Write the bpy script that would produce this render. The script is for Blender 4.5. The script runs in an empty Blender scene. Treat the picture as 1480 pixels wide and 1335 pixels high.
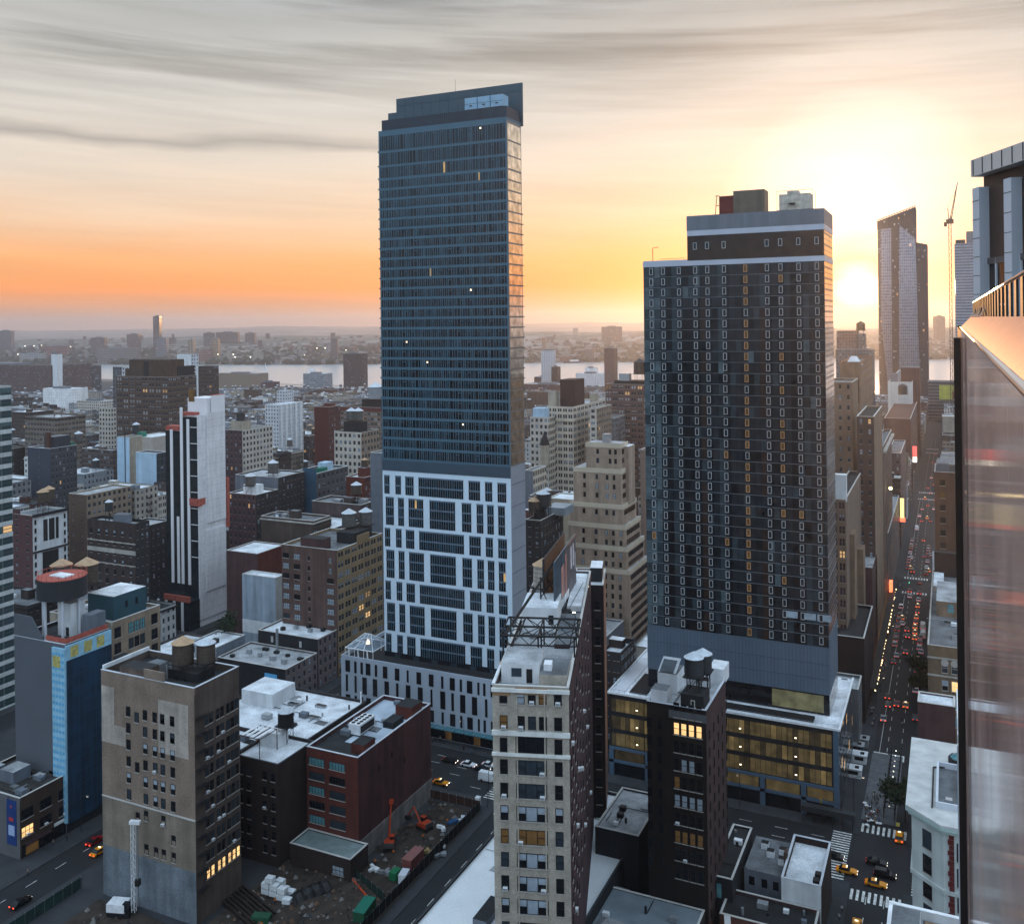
import bpy, bmesh, math, random, hashlib
from mathutils import Vector, Matrix
rnd = random.Random(31)
SC = bpy.context.scene
COL = SC.collection
# ------------------------------------------------------------------ camera, sky, sun, exposure
YAW, ROLL, FPX, CAMH = math.radians(25.1), math.radians(0.7), 1350.0, 130.0
CR0 = Vector((math.cos(YAW), math.sin(YAW), 0)); CF = Vector((-math.sin(YAW), math.cos(YAW), 0)); CU0 = Vector((0, 0, 1))
CR = math.cos(ROLL)*CR0 - math.sin(ROLL)*CU0; CU = math.cos(ROLL)*CU0 + math.sin(ROLL)*CR0
cd = bpy.data.cameras.new("camera"); cam = bpy.data.objects.new("camera", cd); COL.objects.link(cam)
cd.sensor_width = 36; cd.lens = FPX/1480*36; cd.shift_y = (465-667.5)/1480; cd.clip_start = .1; cd.clip_end = 40000
cam.matrix_world = Matrix(((CR.x, CU.x, -CF.x, 0), (CR.y, CU.y, -CF.y, 0), (CR.z, CU.z, -CF.z, CAMH), (0, 0, 0, 1)))
SC.camera = cam
SC.view_settings.view_transform = 'Standard'; SC.view_settings.look = 'None'; SC.view_settings.exposure = 0; SC.view_settings.gamma = 1
SC.cycles.volume_bounces = 1; SC.cycles.max_bounces = 6; SC.cycles.diffuse_bounces = 2; SC.cycles.glossy_bounces = 3
SC.cycles.use_denoising = True; SC.cycles.sample_clamp_indirect = 4
SUN_AZ = math.radians(4.75)      # the sun stands this far left of the line of the cross streets
SUN_EL = math.radians(1.6)
SD = Vector((-math.sin(SUN_AZ)*math.cos(SUN_EL), math.cos(SUN_AZ)*math.cos(SUN_EL), math.sin(SUN_EL)))
sl = bpy.data.lights.new("sun", 'SUN'); so = bpy.data.objects.new("sun", sl); COL.objects.link(so)
sl.energy = 2.4; sl.angle = math.radians(.6); sl.color = (1, .5, .2)
so.rotation_euler = (-SD).to_track_quat('-Z', 'Y').to_euler(); so.location = (0, 0, 400)

def N(nt, typ, **kw):
    n = nt.nodes.new(typ)
    for k, v in kw.items(): setattr(n, k, v)
    return n
def setin(nt, sock, v):
    if hasattr(v, 'is_output') or hasattr(v, 'links'): nt.links.new(v, sock)
    else:
        if isinstance(v, tuple) and len(v) == 3 and sock.type == 'RGBA': v = (*v, 1)
        sock.default_value = v
def MA(nt, op, a, b=0.0, c=None, clamp=False):
    n = N(nt, 'ShaderNodeMath', operation=op, use_clamp=clamp)
    setin(nt, n.inputs[0], a); setin(nt, n.inputs[1], b)
    if c is not None: setin(nt, n.inputs[2], c)
    return n.outputs[0]
def MIX(nt, f, a, b, blend='MIX'):
    n = N(nt, 'ShaderNodeMix', data_type='RGBA', blend_type=blend)
    setin(nt, n.inputs[0], f); setin(nt, n.inputs[6], a); setin(nt, n.inputs[7], b)
    return n.outputs[2]
def RAMP(nt, f, stops, interp='LINEAR'):
    n = N(nt, 'ShaderNodeValToRGB'); cr = n.color_ramp; cr.interpolation = interp
    while len(cr.elements) < len(stops): cr.elements.new(.5)
    for e, (p, c) in zip(cr.elements, stops): e.position = p; e.color = (*c, 1) if len(c) == 3 else c
    setin(nt, n.inputs[0], f); return n.outputs[0]
def MAPR(nt, v, a, b, c=0.0, d=1.0):
    n = N(nt, 'ShaderNodeMapRange'); setin(nt, n.inputs[0], v)
    for i, x in enumerate((a, b, c, d)): n.inputs[i+1].default_value = x
    return n.outputs[0]

def make_world():
    w = bpy.data.worlds.new("World"); SC.world = w; w.use_nodes = True; nt = w.node_tree; nt.nodes.clear()
    out = N(nt, 'ShaderNodeOutputWorld'); bg = N(nt, 'ShaderNodeBackground'); nt.links.new(bg.outputs[0], out.inputs[0])
    tc = N(nt, 'ShaderNodeTexCoord'); nz = N(nt, 'ShaderNodeVectorMath', operation='NORMALIZE'); nt.links.new(tc.outputs['Generated'], nz.inputs[0])
    d = nz.outputs[0]; sp = N(nt, 'ShaderNodeSeparateXYZ'); nt.links.new(d, sp.inputs[0])
    el = MA(nt, 'MULTIPLY', MA(nt, 'ARCSINE', sp.outputs[2]), 180/math.pi)
    # banded stratus: noise over azimuth (stretched) and elevation
    az = MA(nt, 'ARCTAN2', sp.outputs[0], sp.outputs[1])
    cv = N(nt, 'ShaderNodeCombineXYZ'); setin(nt, cv.inputs[0], MA(nt, 'MULTIPLY', az, 2.2)); setin(nt, cv.inputs[1], MA(nt, 'MULTIPLY', el, .17))
    def noise(scale, det, rough=.55, dist=0.0, vec=None):
        n = N(nt, 'ShaderNodeTexNoise'); n.inputs['Scale'].default_value = scale; n.inputs['Detail'].default_value = det
        n.inputs['Roughness'].default_value = rough; n.inputs['Distortion'].default_value = dist
        nt.links.new(vec or cv.outputs[0], n.inputs['Vector']); return n.outputs['Fac']
    n1 = noise(1.1, 6, .55, .5)
    elw = MA(nt, 'ADD', el, MA(nt, 'MULTIPLY', MA(nt, 'SUBTRACT', n1, .5), 3.4))   # cloud edges wander in height
    elw = MA(nt, 'MULTIPLY_ADD', MA(nt, 'SUBTRACT', elw, el), MAPR(nt, el, 1, 5), el)
    e = MAPR(nt, elw, -2, 38)
    P = lambda deg: (deg+2)/40
    west = RAMP(nt, e, [(0, (.33, .27, .27)), (P(.2), (.43, .33, .31)), (P(1.0), (.66, .33, .20)), (P(2.2), (.95, .31, .085)), (P(4.0), (.96, .42, .17)),
                        (P(6.5), (.85, .59, .42)), (P(9.5), (.78, .665, .57)), (P(12.5), (.68, .635, .585)), (P(15.5), (.57, .55, .52)), (P(18), (.44, .435, .42)),
                        (P(23), (.58, .64, .72)), (1, (1.0, 1.3, 1.62))])
    away = RAMP(nt, e, [(0, (.30, .34, .42)), (P(0), (.42, .53, .66)), (P(6), (.60, .78, .98)), (P(20), (.90, 1.16, 1.46)), (1, (1.05, 1.36, 1.7))])
    dt = N(nt, 'ShaderNodeVectorMath', operation='DOT_PRODUCT'); nt.links.new(d, dt.inputs[0]); dt.inputs[1].default_value = SD
    # plain azimuth measure of how westerly the direction is
    wf = MAPR(nt, MA(nt, 'ADD', sp.outputs[1], MA(nt, 'MULTIPLY', sp.outputs[0], -.25)), -.15, .75)
    col = MIX(nt, wf, away, west)
    # darker streaks high up and one long smoke-like bar
    cv2 = N(nt, 'ShaderNodeCombineXYZ'); setin(nt, cv2.inputs[0], MA(nt, 'MULTIPLY_ADD', el, .05, MA(nt, 'MULTIPLY', az, 1.5))); setin(nt, cv2.inputs[1], MA(nt, 'MULTIPLY_ADD', az, .9, MA(nt, 'MULTIPLY', el, .42)))
    n2 = noise(1.25, 8, .58, .25, cv2.outputs[0])
    tex = noise(1.9, 8, .58, .3, cv2.outputs[0])
    col = MIX(nt, 1.0, col, MIX(nt, MAPR(nt, tex, .3, .7), (.90, .89, .885), (1.06, 1.055, 1.05)), 'MULTIPLY')
    streak = MA(nt, 'MULTIPLY', MAPR(nt, n2, .46, .64), MAPR(nt, el, 9.5, 16))
    col = MIX(nt, MA(nt, 'MULTIPLY', streak, .85), col, MIX(nt, 1.0, col, (.50, .49, .485), 'MULTIPLY'))
    bn = noise(1.6, 4, .5, .2)
    barc = MA(nt, 'ADD', el, MA(nt, 'MULTIPLY', MA(nt, 'SUBTRACT', bn, .5), 3.0))
    bar = MA(nt, 'SUBTRACT', 1, MA(nt, 'DIVIDE', MA(nt, 'ABSOLUTE', MA(nt, 'SUBTRACT', barc, 10.5)), .6), clamp=True)
    bar = MA(nt, 'MULTIPLY', bar, MAPR(nt, az, -.44, -.60))
    col = MIX(nt, MA(nt, 'MULTIPLY', bar, .8), col, (.36, .32, .30))
    # glow of the sun behind thin cloud
    ang = MA(nt, 'MULTIPLY', MA(nt, 'ARCCOSINE', dt.outputs['Value']), 180/math.pi)
    # the bright patch reaches up more than down
    n3 = noise(3.0, 4, .5, .4)
    ga = MA(nt, 'ADD', ang, MA(nt, 'MULTIPLY', MA(nt, 'SUBTRACT', n3, .5), 2.5))
    up = N(nt, 'ShaderNodeVectorMath', operation='DOT_PRODUCT'); nt.links.new(d, up.inputs[0])
    e2 = SUN_EL+math.radians(4.2); up.inputs[1].default_value = (-math.sin(SUN_AZ)*math.cos(e2), math.cos(SUN_AZ)*math.cos(e2), math.sin(e2))
    ang2 = MA(nt, 'ADD', MA(nt, 'MULTIPLY', MA(nt, 'ARCCOSINE', up.outputs['Value']), 180/math.pi), MA(nt, 'MULTIPLY', MA(nt, 'SUBTRACT', n3, .5), 3.0))
    g1 = MA(nt, 'POWER', MAPR(nt, ang2, 16, 0), 1.6)
    g2 = MAPR(nt, ang2, 7.6, 2.0)
    g3 = MAPR(nt, ga, 3.6, 1.0); g4 = MAPR(nt, ga, 1.7, .1)
    low = MAPR(nt, el, .1, 1.3)
    col = MIX(nt, MA(nt, 'MULTIPLY', g1, MA(nt, 'MULTIPLY', low, .45)), col, (1.0, .91, .81))
    col = MIX(nt, MA(nt, 'MULTIPLY', g2, MA(nt, 'MULTIPLY', low, .85)), col, (1.12, 1.08, 1.0))
    col = MIX(nt, MA(nt, 'MULTIPLY', g3, .9), col, (1.35, .70, .24)); col = MIX(nt, MA(nt, 'MULTIPLY', g4, MAPR(nt, el, .3, .9)), col, (3.2, 2.7, 1.7))
    sky = N(nt, 'ShaderNodeTexSky', sky_type='NISHITA'); sky.sun_disc = False; sky.sun_elevation = SUN_EL; sky.sun_rotation = -SUN_AZ
    fin = N(nt, 'ShaderNodeVectorMath', operation='MULTIPLY_ADD')
    nt.links.new(sky.outputs[0], fin.inputs[0]); fin.inputs[1].default_value = (.05, .05, .05); nt.links.new(col, fin.inputs[2])
    nt.links.new(fin.outputs[0], bg.inputs[0]); bg.inputs[1].default_value = 1.0
make_world()

# ------------------------------------------------------------------ survey: bearings of the photograph to points on known planes
CAM = Vector((0, 0, CAMH))
def ray(px, py): return (px-740)/FPX*CR + (465-py)/FPX*CU + CF
def G(px, py, z=0.0):
    d = ray(px, py); return CAM + d*((z-CAMH)/d.z)
def onY(px, py, Y):
    d = ray(px, py); return CAM + d*(Y/d.y)
def onX(px, py, X):
    d = ray(px, py); return CAM + d*(X/d.x)
def proj(p):
    v = Vector(p)-CAM; d = v.dot(CF)
    return (740+FPX*v.dot(CR)/d, 465-FPX*v.dot(CU)/d, d) if d > .1 else (0, 0, d)

# ------------------------------------------------------------------ materials
MATS = {}
def deep(c): return tuple(min(.86, 1.45*q**1.4) for q in c)
def mat(name, col, rough=.8, metal=0.0, var=.25, scale=.25, emit=None, spec=.4, streak=0.0, objcol=False, detail=5, alpha=None, fine=0.0):
    if name in MATS: return MATS[name]
    if not emit and not metal: col = deep(col)
    m = bpy.data.materials.new(name); MATS[name] = m; m.use_nodes = True; nt = m.node_tree; b = nt.nodes['Principled BSDF']
    tc = N(nt, 'ShaderNodeTexCoord'); n = N(nt, 'ShaderNodeTexNoise'); n.inputs['Scale'].default_value = scale; n.inputs['Detail'].default_value = detail
    nt.links.new(tc.outputs['Object'], n.inputs['Vector'])
    f = MAPR(nt, n.outputs['Fac'], .25, .75, 1-var, 1+var*.6)
    if streak:
        mp = N(nt, 'ShaderNodeMapping'); mp.inputs['Scale'].default_value = (.45, .45, .035); nt.links.new(tc.outputs['Object'], mp.inputs[0])
        n2 = N(nt, 'ShaderNodeTexNoise'); n2.inputs['Scale'].default_value = 1; n2.inputs['Detail'].default_value = 4; nt.links.new(mp.outputs[0], n2.inputs['Vector'])
        f = MA(nt, 'MULTIPLY', f, MAPR(nt, n2.outputs['Fac'], .3, .7, 1-streak, 1+streak*.5))
    if fine:
        n4 = N(nt, 'ShaderNodeTexNoise'); n4.inputs['Scale'].default_value = 2.2; n4.inputs['Detail'].default_value = 3; nt.links.new(tc.outputs['Object'], n4.inputs['Vector'])
        f = MA(nt, 'MULTIPLY', f, MAPR(nt, n4.outputs['Fac'], .3, .7, 1-fine, 1+fine))
    base = (*col, 1)
    if objcol:
        oi = N(nt, 'ShaderNodeObjectInfo'); base = oi.outputs['Color']
    g = N(nt, 'ShaderNodeVectorMath', operation='SCALE')
    if objcol: nt.links.new(base, g.inputs[0])
    else: g.inputs[0].default_value = col
    nt.links.new(f, g.inputs['Scale']); nt.links.new(g.outputs[0], b.inputs['Base Color'])
    b.inputs['Roughness'].default_value = rough; b.inputs['Metallic'].default_value = metal; b.inputs['Specular IOR Level'].default_value = spec
    if emit: b.inputs['Emission Color'].default_value = (*emit[0], 1); b.inputs['Emission Strength'].default_value = emit[1]
    return m
def facade(name, wall, ww=.45, wh=.55, lit=.03, blind=.22, glass=(.012, .016, .022), blindc=(.30, .36, .43), band=0.0, bandc=None, frame=(.03, .03, .035), objcol=False, pair=False, sill=True, wrough=.85, groutvar=.2, seed=0.0, litc=(1, .6, .25), litE=.8, spand=None, gmetal=0.0):
    """masonry or panel wall with one window per UV unit"""
    if name in MATS: return MATS[name]
    wall = deep(wall); bandc = deep(bandc) if bandc else None
    m = bpy.data.materials.new(name); MATS[name] = m; m.use_nodes = True; nt = m.node_tree; b = nt.nodes['Principled BSDF']
    uv = N(nt, 'ShaderNodeUVMap'); sp = N(nt, 'ShaderNodeSeparateXYZ'); nt.links.new(uv.outputs[0], sp.inputs[0])
    u, v = sp.outputs[0], sp.outputs[1]
    fu, fv = MA(nt, 'FRACT', u), MA(nt, 'FRACT', v); iu, iv = MA(nt, 'FLOOR', u), MA(nt, 'FLOOR', v)
    def inside(x, c, half): return MA(nt, 'LESS_THAN', MA(nt, 'ABSOLUTE', MA(nt, 'SUBTRACT', x, c)), half)
    if pair:
        f2 = MA(nt, 'FRACT', MA(nt, 'MULTIPLY', MA(nt, 'SUBTRACT', fu, .1), 2.5)); inner = inside(fu, .5, .4)
        mx = MA(nt, 'MULTIPLY', inside(f2, .5, ww*.5/.4*.5), inner)
        hx = MA(nt, 'ABSOLUTE', MA(nt, 'SUBTRACT', f2, .5)); wu = ww*.5/.4*.5
    else:
        mx = inside(fu, .5, ww/2); hx = MA(nt, 'ABSOLUTE', MA(nt, 'SUBTRACT', fu, .5)); wu = ww/2
    my = inside(fv, .52, wh/2); win = MA(nt, 'MULTIPLY', mx, my)
    hy = MA(nt, 'ABSOLUTE', MA(nt, 'SUBTRACT', fv, .52))
    gl = MA(nt, 'MULTIPLY', MA(nt, 'LESS_THAN', hx, wu*.82), MA(nt, 'LESS_THAN', hy, wh/2*.88))
    gl = MA(nt, 'MULTIPLY', gl, MA(nt, 'GREATER_THAN', MA(nt, 'ABSOLUTE', MA(nt, 'SUBTRACT', fv, .53)), .03))
    oi = N(nt, 'ShaderNodeObjectInfo')
    cc = N(nt, 'ShaderNodeCombineXYZ'); nt.links.new(iu, cc.inputs[0]); nt.links.new(iv, cc.inputs[1]); setin(nt, cc.inputs[2], MA(nt, 'MULTIPLY_ADD', oi.outputs['Random'], 97.0, seed))
    wn = N(nt, 'ShaderNodeTexWhiteNoise', noise_dimensions='3D'); nt.links.new(cc.outputs[0], wn.inputs[0]); r = wn.outputs[0]
    sc = N(nt, 'ShaderNodeSeparateColor'); nt.links.new(wn.outputs[1], sc.inputs[0]); r2 = sc.outputs[1]
    isb = MA(nt, 'LESS_THAN', r, blind); isl = MA(nt, 'GREATER_THAN', r, 1-lit)
    # blinds hang to a different height in each window
    isb = MA(nt, 'MULTIPLY', isb, MA(nt, 'GREATER_THAN', fv, MA(nt, 'MULTIPLY_ADD', r2, .5, .2)))
    gcol = MIX(nt, isb, glass, blindc)
    gcol = MIX(nt, MA(nt, 'MULTIPLY', r2, .6), gcol, (.05, .065, .085))
    tc = N(nt, 'ShaderNodeTexCoord'); n = N(nt, 'ShaderNodeTexNoise'); n.inputs['Scale'].default_value = .12; n.inputs['Detail'].default_value = 6; nt.links.new(tc.outputs['Object'], n.inputs['Vector'])
    n2 = N(nt, 'ShaderNodeTexNoise'); n2.inputs['Scale'].default_value = 1.3; n2.inputs['Detail'].default_value = 3; nt.links.new(tc.outputs['Object'], n2.inputs['Vector'])
    mp = N(nt, 'ShaderNodeMapping'); mp.inputs['Scale'].default_value = (.9, .9, .05); nt.links.new(tc.outputs['Object'], mp.inputs[0])
    n3 = N(nt, 'ShaderNodeTexNoise'); n3.inputs['Scale'].default_value = 1; n3.inputs['Detail'].default_value = 3; nt.links.new(mp.outputs[0], n3.inputs['Vector'])
    f = MA(nt, 'MULTIPLY', MAPR(nt, n.outputs['Fac'], .3, .7, 1-groutvar, 1+groutvar*.5), MAPR(nt, n2.outputs['Fac'], .3, .7, .9, 1.08))
    f = MA(nt, 'MULTIPLY', f, MAPR(nt, n3.outputs['Fac'], .3, .7, .86, 1.06))
    wc = (*wall, 1)
    if objcol: wc = oi.outputs['Color']
    if band:
        wc = MIX(nt, MA(nt, 'LESS_THAN', fv, band), wc, bandc or tuple(min(1, c*1.6) for c in wall))
    if spand:   # infill between windows of one bay
        wc = MIX(nt, mx, wc, spand)
    if sill:
        isill = MA(nt, 'MULTIPLY', mx, MA(nt, 'LESS_THAN', MA(nt, 'ABSOLUTE', MA(nt, 'SUBTRACT', fv, .52-wh/2-.025)), .025))
        wc = MIX(nt, MA(nt, 'MULTIPLY', isill, .6), wc, (.42, .40, .37))
    sc2 = N(nt, 'ShaderNodeVectorMath', operation='SCALE'); setin(nt, sc2.inputs[0], wc if hasattr(wc, 'links') else wc[:3]); nt.links.new(f, sc2.inputs['Scale'])
    c = MIX(nt, win, sc2.outputs[0], frame); isg = MA(nt, 'MULTIPLY', win, gl)
    c = MIX(nt, isg, c, gcol); nt.links.new(c, b.inputs['Base Color'])
    setin(nt, b.inputs['Roughness'], MA(nt, 'MULTIPLY_ADD', isg, .12-wrough, wrough))
    b.inputs['Specular IOR Level'].default_value = .4
    if gmetal: setin(nt, b.inputs['Metallic'], MA(nt, 'MULTIPLY', isg, gmetal))
    lf = MA(nt, 'MULTIPLY', isg, isl); setin(nt, b.inputs['Emission Strength'], MA(nt, 'MULTIPLY', lf, MA(nt, 'MULTIPLY_ADD', r2, litE, litE*.3)))
    b.inputs['Emission Color'].default_value = (*litc, 1)
    bp = N(nt, 'ShaderNodeBump'); bp.inputs['Strength'].default_value = .6; bp.inputs['Distance'].default_value = .15
    nt.links.new(MA(nt, 'SUBTRACT', 1, win), bp.inputs['Height']); nt.links.new(bp.outputs[0], b.inputs['Normal'])
    return m
def glassmat(name, col, rough=.06, spec=.28, emit=None, metal=0.0):
    if name in MATS: return MATS[name]
    m = bpy.data.materials.new(name); MATS[name] = m; m.use_nodes = True; nt = m.node_tree; b = nt.nodes['Principled BSDF']
    tc = N(nt, 'ShaderNodeTexCoord'); n = N(nt, 'ShaderNodeTexNoise'); n.inputs['Scale'].default_value = .35; n.inputs['Detail'].default_value = 3; nt.links.new(tc.outputs['Object'], n.inputs['Vector'])
    g = N(nt, 'ShaderNodeVectorMath', operation='SCALE'); g.inputs[0].default_value = col; nt.links.new(MAPR(nt, n.outputs['Fac'], .3, .7, .6, 1.35), g.inputs['Scale'])
    nt.links.new(g.outputs[0], b.inputs['Base Color']); b.inputs['Roughness'].default_value = rough; b.inputs['Specular IOR Level'].default_value = spec; b.inputs['Metallic'].default_value = metal
    if emit:
        b.inputs['Emission Color'].default_value = (*emit[0], 1)
        setin(nt, b.inputs['Emission Strength'], MA(nt, 'MULTIPLY', MAPR(nt, n.outputs['Fac'], .3, .7, .5, 1.4), emit[1]))
    bp = N(nt, 'ShaderNodeBump'); bp.inputs['Strength'].default_value = .05; bp.inputs['Distance'].default_value = .3; nt.links.new(n.outputs['Fac'], bp.inputs['Height']); nt.links.new(bp.outputs[0], b.inputs['Normal'])
    return m

# ------------------------------------------------------------------ mesh builder
class MB:
    def __init__(s): s.v = []; s.f = []; s.m = []; s.uv = []
    def poly(s, pts, m=0, uv=None):
        i = len(s.v); s.v += [tuple(p) for p in pts]; s.f.append(tuple(range(i, i+len(pts)))); s.m.append(m); s.uv.append(uv or [(0, 0)]*len(pts)); return s
    def box(s, x0, x1, y0, y1, z0, z1, m=0, top=None, bottom=True, uvs=None):
        """uvs = (bays front, bays side, floors): windows per face"""
        a = [(x0, y0, z0), (x1, y0, z0), (x1, y1, z0), (x0, y1, z0), (x0, y0, z1), (x1, y0, z1), (x1, y1, z1), (x0, y1, z1)]
        i = len(s.v); s.v += a; mm = m if isinstance(m, (list, tuple)) else (m,)*4
        fs = [(0, 1, 5, 4), (1, 2, 6, 5), (2, 3, 7, 6), (3, 0, 4, 7)]
        for k, q in enumerate(fs):
            s.f.append(tuple(i+t for t in q)); s.m.append(mm[k])
            if uvs:
                nb = uvs[k % 2]; nf = uvs[2]; s.uv.append([(k*40, 0), (k*40+nb, 0), (k*40+nb, nf), (k*40, nf)])
            else: s.uv.append([(0, 0)]*4)
        s.f.append((i+4, i+5, i+6, i+7)); s.m.append(mm[0] if top is None else top); s.uv.append([(0, 0)]*4)
        if bottom: s.f.append((i+3, i+2, i+1, i)); s.m.append(mm[0]); s.uv.append([(0, 0)]*4)
        return s
    def cyl(s, cx, cy, r, z0, z1, m=0, n=16, r2=None, top=None, cap=True):
        r2 = r if r2 is None else r2; i = len(s.v)
        for k in range(n):
            a = 2*math.pi*k/n; s.v.append((cx+r*math.cos(a), cy+r*math.sin(a), z0)); s.v.append((cx+r2*math.cos(a), cy+r2*math.sin(a), z1))
        for k in range(n):
            j = (k+1) % n; s.f.append((i+2*k, i+2*j, i+2*j+1, i+2*k+1)); s.m.append(m); s.uv.append([(k/n*8, 0), ((k+1)/n*8, 0), ((k+1)/n*8, 1), (k/n*8, 1)])
        if cap:
            s.f.append(tuple(i+2*k+1 for k in range(n))); s.m.append(m if top is None else top); s.uv.append([(0, 0)]*n)
            s.f.append(tuple(i+2*k for k in reversed(range(n)))); s.m.append(m); s.uv.append([(0, 0)]*n)
        return s
    def tube(s, p, q, r, m=0, n=4, r2=None):
        p, q = Vector(p), Vector(q); d = (q-p)
        if d.length < 1e-6: return s
        d.normalize(); a = d.orthogonal().normalized(); b = d.cross(a); i = len(s.v); r2 = r if r2 is None else r2
        for k in range(n):
            t = 2*math.pi*(k+.5)/n; o = a*math.cos(t)+b*math.sin(t); s.v.append(tuple(p+o*r)); s.v.append(tuple(q+o*r2))
        for k in range(n):
            j = (k+1) % n; s.f.append((i+2*k, i+2*j, i+2*j+1, i+2*k+1)); s.m.append(m); s.uv.append([(0, 0)]*4)
        s.f.append(tuple(i+2*k+1 for k in range(n))); s.m.append(m); s.uv.append([(0, 0)]*n)
        s.f.append(tuple(i+2*k for k in reversed(range(n)))); s.m.append(m); s.uv.append([(0, 0)]*n); return s
    def add(s, o, M=None, moff=0):
        i = len(s.v); s.v += [tuple(M @ Vector(p)) for p in o.v] if M else o.v
        s.f += [tuple(i+t for t in q) for q in o.f]; s.m += [t+moff for t in o.m]; s.uv += o.uv; return s
    def mesh(s, name, mats, smooth=False):
        me = bpy.data.meshes.new(name); me.from_pydata(s.v, [], s.f)
        for m in mats: me.materials.append(m)
        me.polygons.foreach_set('material_index', s.m)
        ul = me.uv_layers.new(name='UVMap'); ul.data.foreach_set('uv', [c for q in s.uv for p in q for c in p])
        if smooth: me.polygons.foreach_set('use_smooth', [True]*len(s.f))
        me.update(); return me
    def build(s, name, mats, parent=None, smooth=False, loc=None, rotz=None):
        return link(name, s.mesh(name, mats if isinstance(mats, (list, tuple)) else [mats], smooth), parent, loc, rotz)
def link(name, me, parent=None, loc=None, rotz=None):
    o = bpy.data.objects.new(name, me); COL.objects.link(o)
    if parent: o.parent = parent
    if loc: o.location = loc
    if rotz: o.rotation_euler.z = rotz
    return o
def tag(o, label, cat, group=None):
    o['label'] = label; o['category'] = cat
    if group: o['group'] = group
    return o
def thing(name, label, cat, loc=(0, 0, 0), rotz=0.0, group=None):
    o = bpy.data.objects.new(name, None); COL.objects.link(o); o.location = loc; o.rotation_euler.z = rotz; o.empty_display_size = .5
    return tag(o, label, cat, group)
def structure(o): o['kind'] = 'structure'; return o
def stuff(o): o['kind'] = 'stuff'; return o
def copy_thing(src, loc, rotz=0.0, label=None, group=None):
    r = src.copy(); COL.objects.link(r); r.location = loc; r.rotation_euler.z = rotz
    if label: r['label'] = label
    if group: r['group'] = group
    for ch in list(src.children):
        c = ch.copy(); COL.objects.link(c); c.parent = r
        for g in list(ch.children):
            d = g.copy(); COL.objects.link(d); d.parent = c
    return r
# ------------------------------------------------------------------ shared materials
asphalt = mat('asphalt', (.036, .038, .043), .75, var=.35, scale=.12, fine=.12)
concrete = mat('pavement_concrete', (.075, .078, .085), .9, var=.3, scale=.3, fine=.12)
paint_white = mat('road_paint', (.62, .62, .60), .7, var=.5, scale=1.2, fine=.25)
paint_yellow = mat('yellow_paint', (.62, .52, .16), .7, var=.3, scale=1)
tar = mat('tar_roof', (.045, .047, .05), .85, var=.6, scale=.22, fine=.25, detail=9)
roof_grey = mat('grey_roof', (.20, .21, .22), .85, var=.6, scale=.2, fine=.2, detail=9)
roof_white = mat('silver_roof', (.60, .62, .64), .6, var=.42, scale=.22, fine=.18, detail=9)
roof_pale = mat('pale_gravel_roof', (.38, .39, .40), .85, var=.55, scale=.25, fine=.2, detail=9)
stone_cope = mat('coping_stone', (.50, .49, .47), .8, var=.2)
dark_metal = mat('dark_metal', (.03, .031, .034), .55, var=.3, scale=1.5)
rust_metal = mat('rusty_metal', (.11, .06, .04), .7, var=.5, scale=1.5)
galv = mat('galvanised_metal', (.42, .44, .46), .45, metal=.6, var=.25, scale=1)
white_metal = mat('white_metal', (.66, .67, .68), .5, var=.2, scale=.8)
pale_panel = mat('pale_panel', (.52, .54, .57), .6, var=.12, scale=.4)
wood_tank = mat('tank_wood', (.13, .105, .085), .85, var=.4, scale=.8, streak=.45)
wood_grey = mat('grey_tank_wood', (.17, .165, .16), .85, var=.4, scale=.8, streak=.45)
wood_pale = mat('pale_tank_wood', (.46, .42, .38), .85, var=.3, scale=.8, streak=.3)
roof_tan = mat('tan_cone_roof', (.44, .33, .23), .8, var=.25, scale=1)
roof_zinc = mat('zinc_cone_roof', (.50, .53, .56), .5, var=.25, scale=1)
brick_dark = mat('dark_brown_brick', (.065, .045, .042), .9, var=.3, scale=.3, streak=.25, fine=.1)
brick_red = mat('red_brick', (.165, .058, .045), .9, var=.3, scale=.3, streak=.25, fine=.1)
brick_tan = mat('tan_brick', (.28, .215, .165), .9, var=.3, scale=.25, streak=.3, fine=.1)
brick_purple = mat('purple_brick', (.13, .078, .078), .9, var=.3, scale=.25, streak=.3, fine=.1)
cream_stone = mat('cream_stone', (.40, .36, .30), .85, var=.2, scale=.3, streak=.25)
limestone = mat('limestone', (.45, .43, .40), .85, var=.2, scale=.3, streak=.2)
dark_wall = mat('dark_render', (.04, .042, .048), .85, var=.35, scale=.3, streak=.3)
grey_wall = mat('grey_render', (.20, .22, .25), .85, var=.2, scale=.3, streak=.2)
white_wall = mat('white_render', (.62, .63, .64), .8, var=.15, scale=.3, streak=.18)
blue_wall = mat('pale_blue_render', (.40, .50, .58), .8, var=.15, scale=.2, streak=.15)
fr_dark = mat('dark_window_frame', (.02, .02, .022), .5)
fr_white = mat('pale_window_frame', (.45, .45, .44), .6)
sill_m = mat('window_sill', (.40, .385, .36), .8)
g_dark = glassmat('dark_glass', (.010, .012, .016))
g_mid = glassmat('dim_glass', (.035, .048, .062))
g_sky_blind = glassmat('sky_reflect_blind', (.34, .40, .46), .35)  # pale blue pane colour stands in for sky reflection; also serves as blinds
g_lit = glassmat('lit_window', (.3, .2, .08), .3, emit=((1, .62, .26), 1.3))
g_teal = glassmat('teal_glass', (.11, .27, .30), .08)
g_amber = glassmat('dim_amber_window', (.10, .06, .025), .2, emit=((1, .55, .18), .045))
WM = [fr_dark, fr_white, sill_m, g_dark, g_mid, g_sky_blind, g_lit, g_teal, g_amber]
GD, GM, GB, GL, GT, GA = 3, 4, 5, 6, 7, 8

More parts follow.
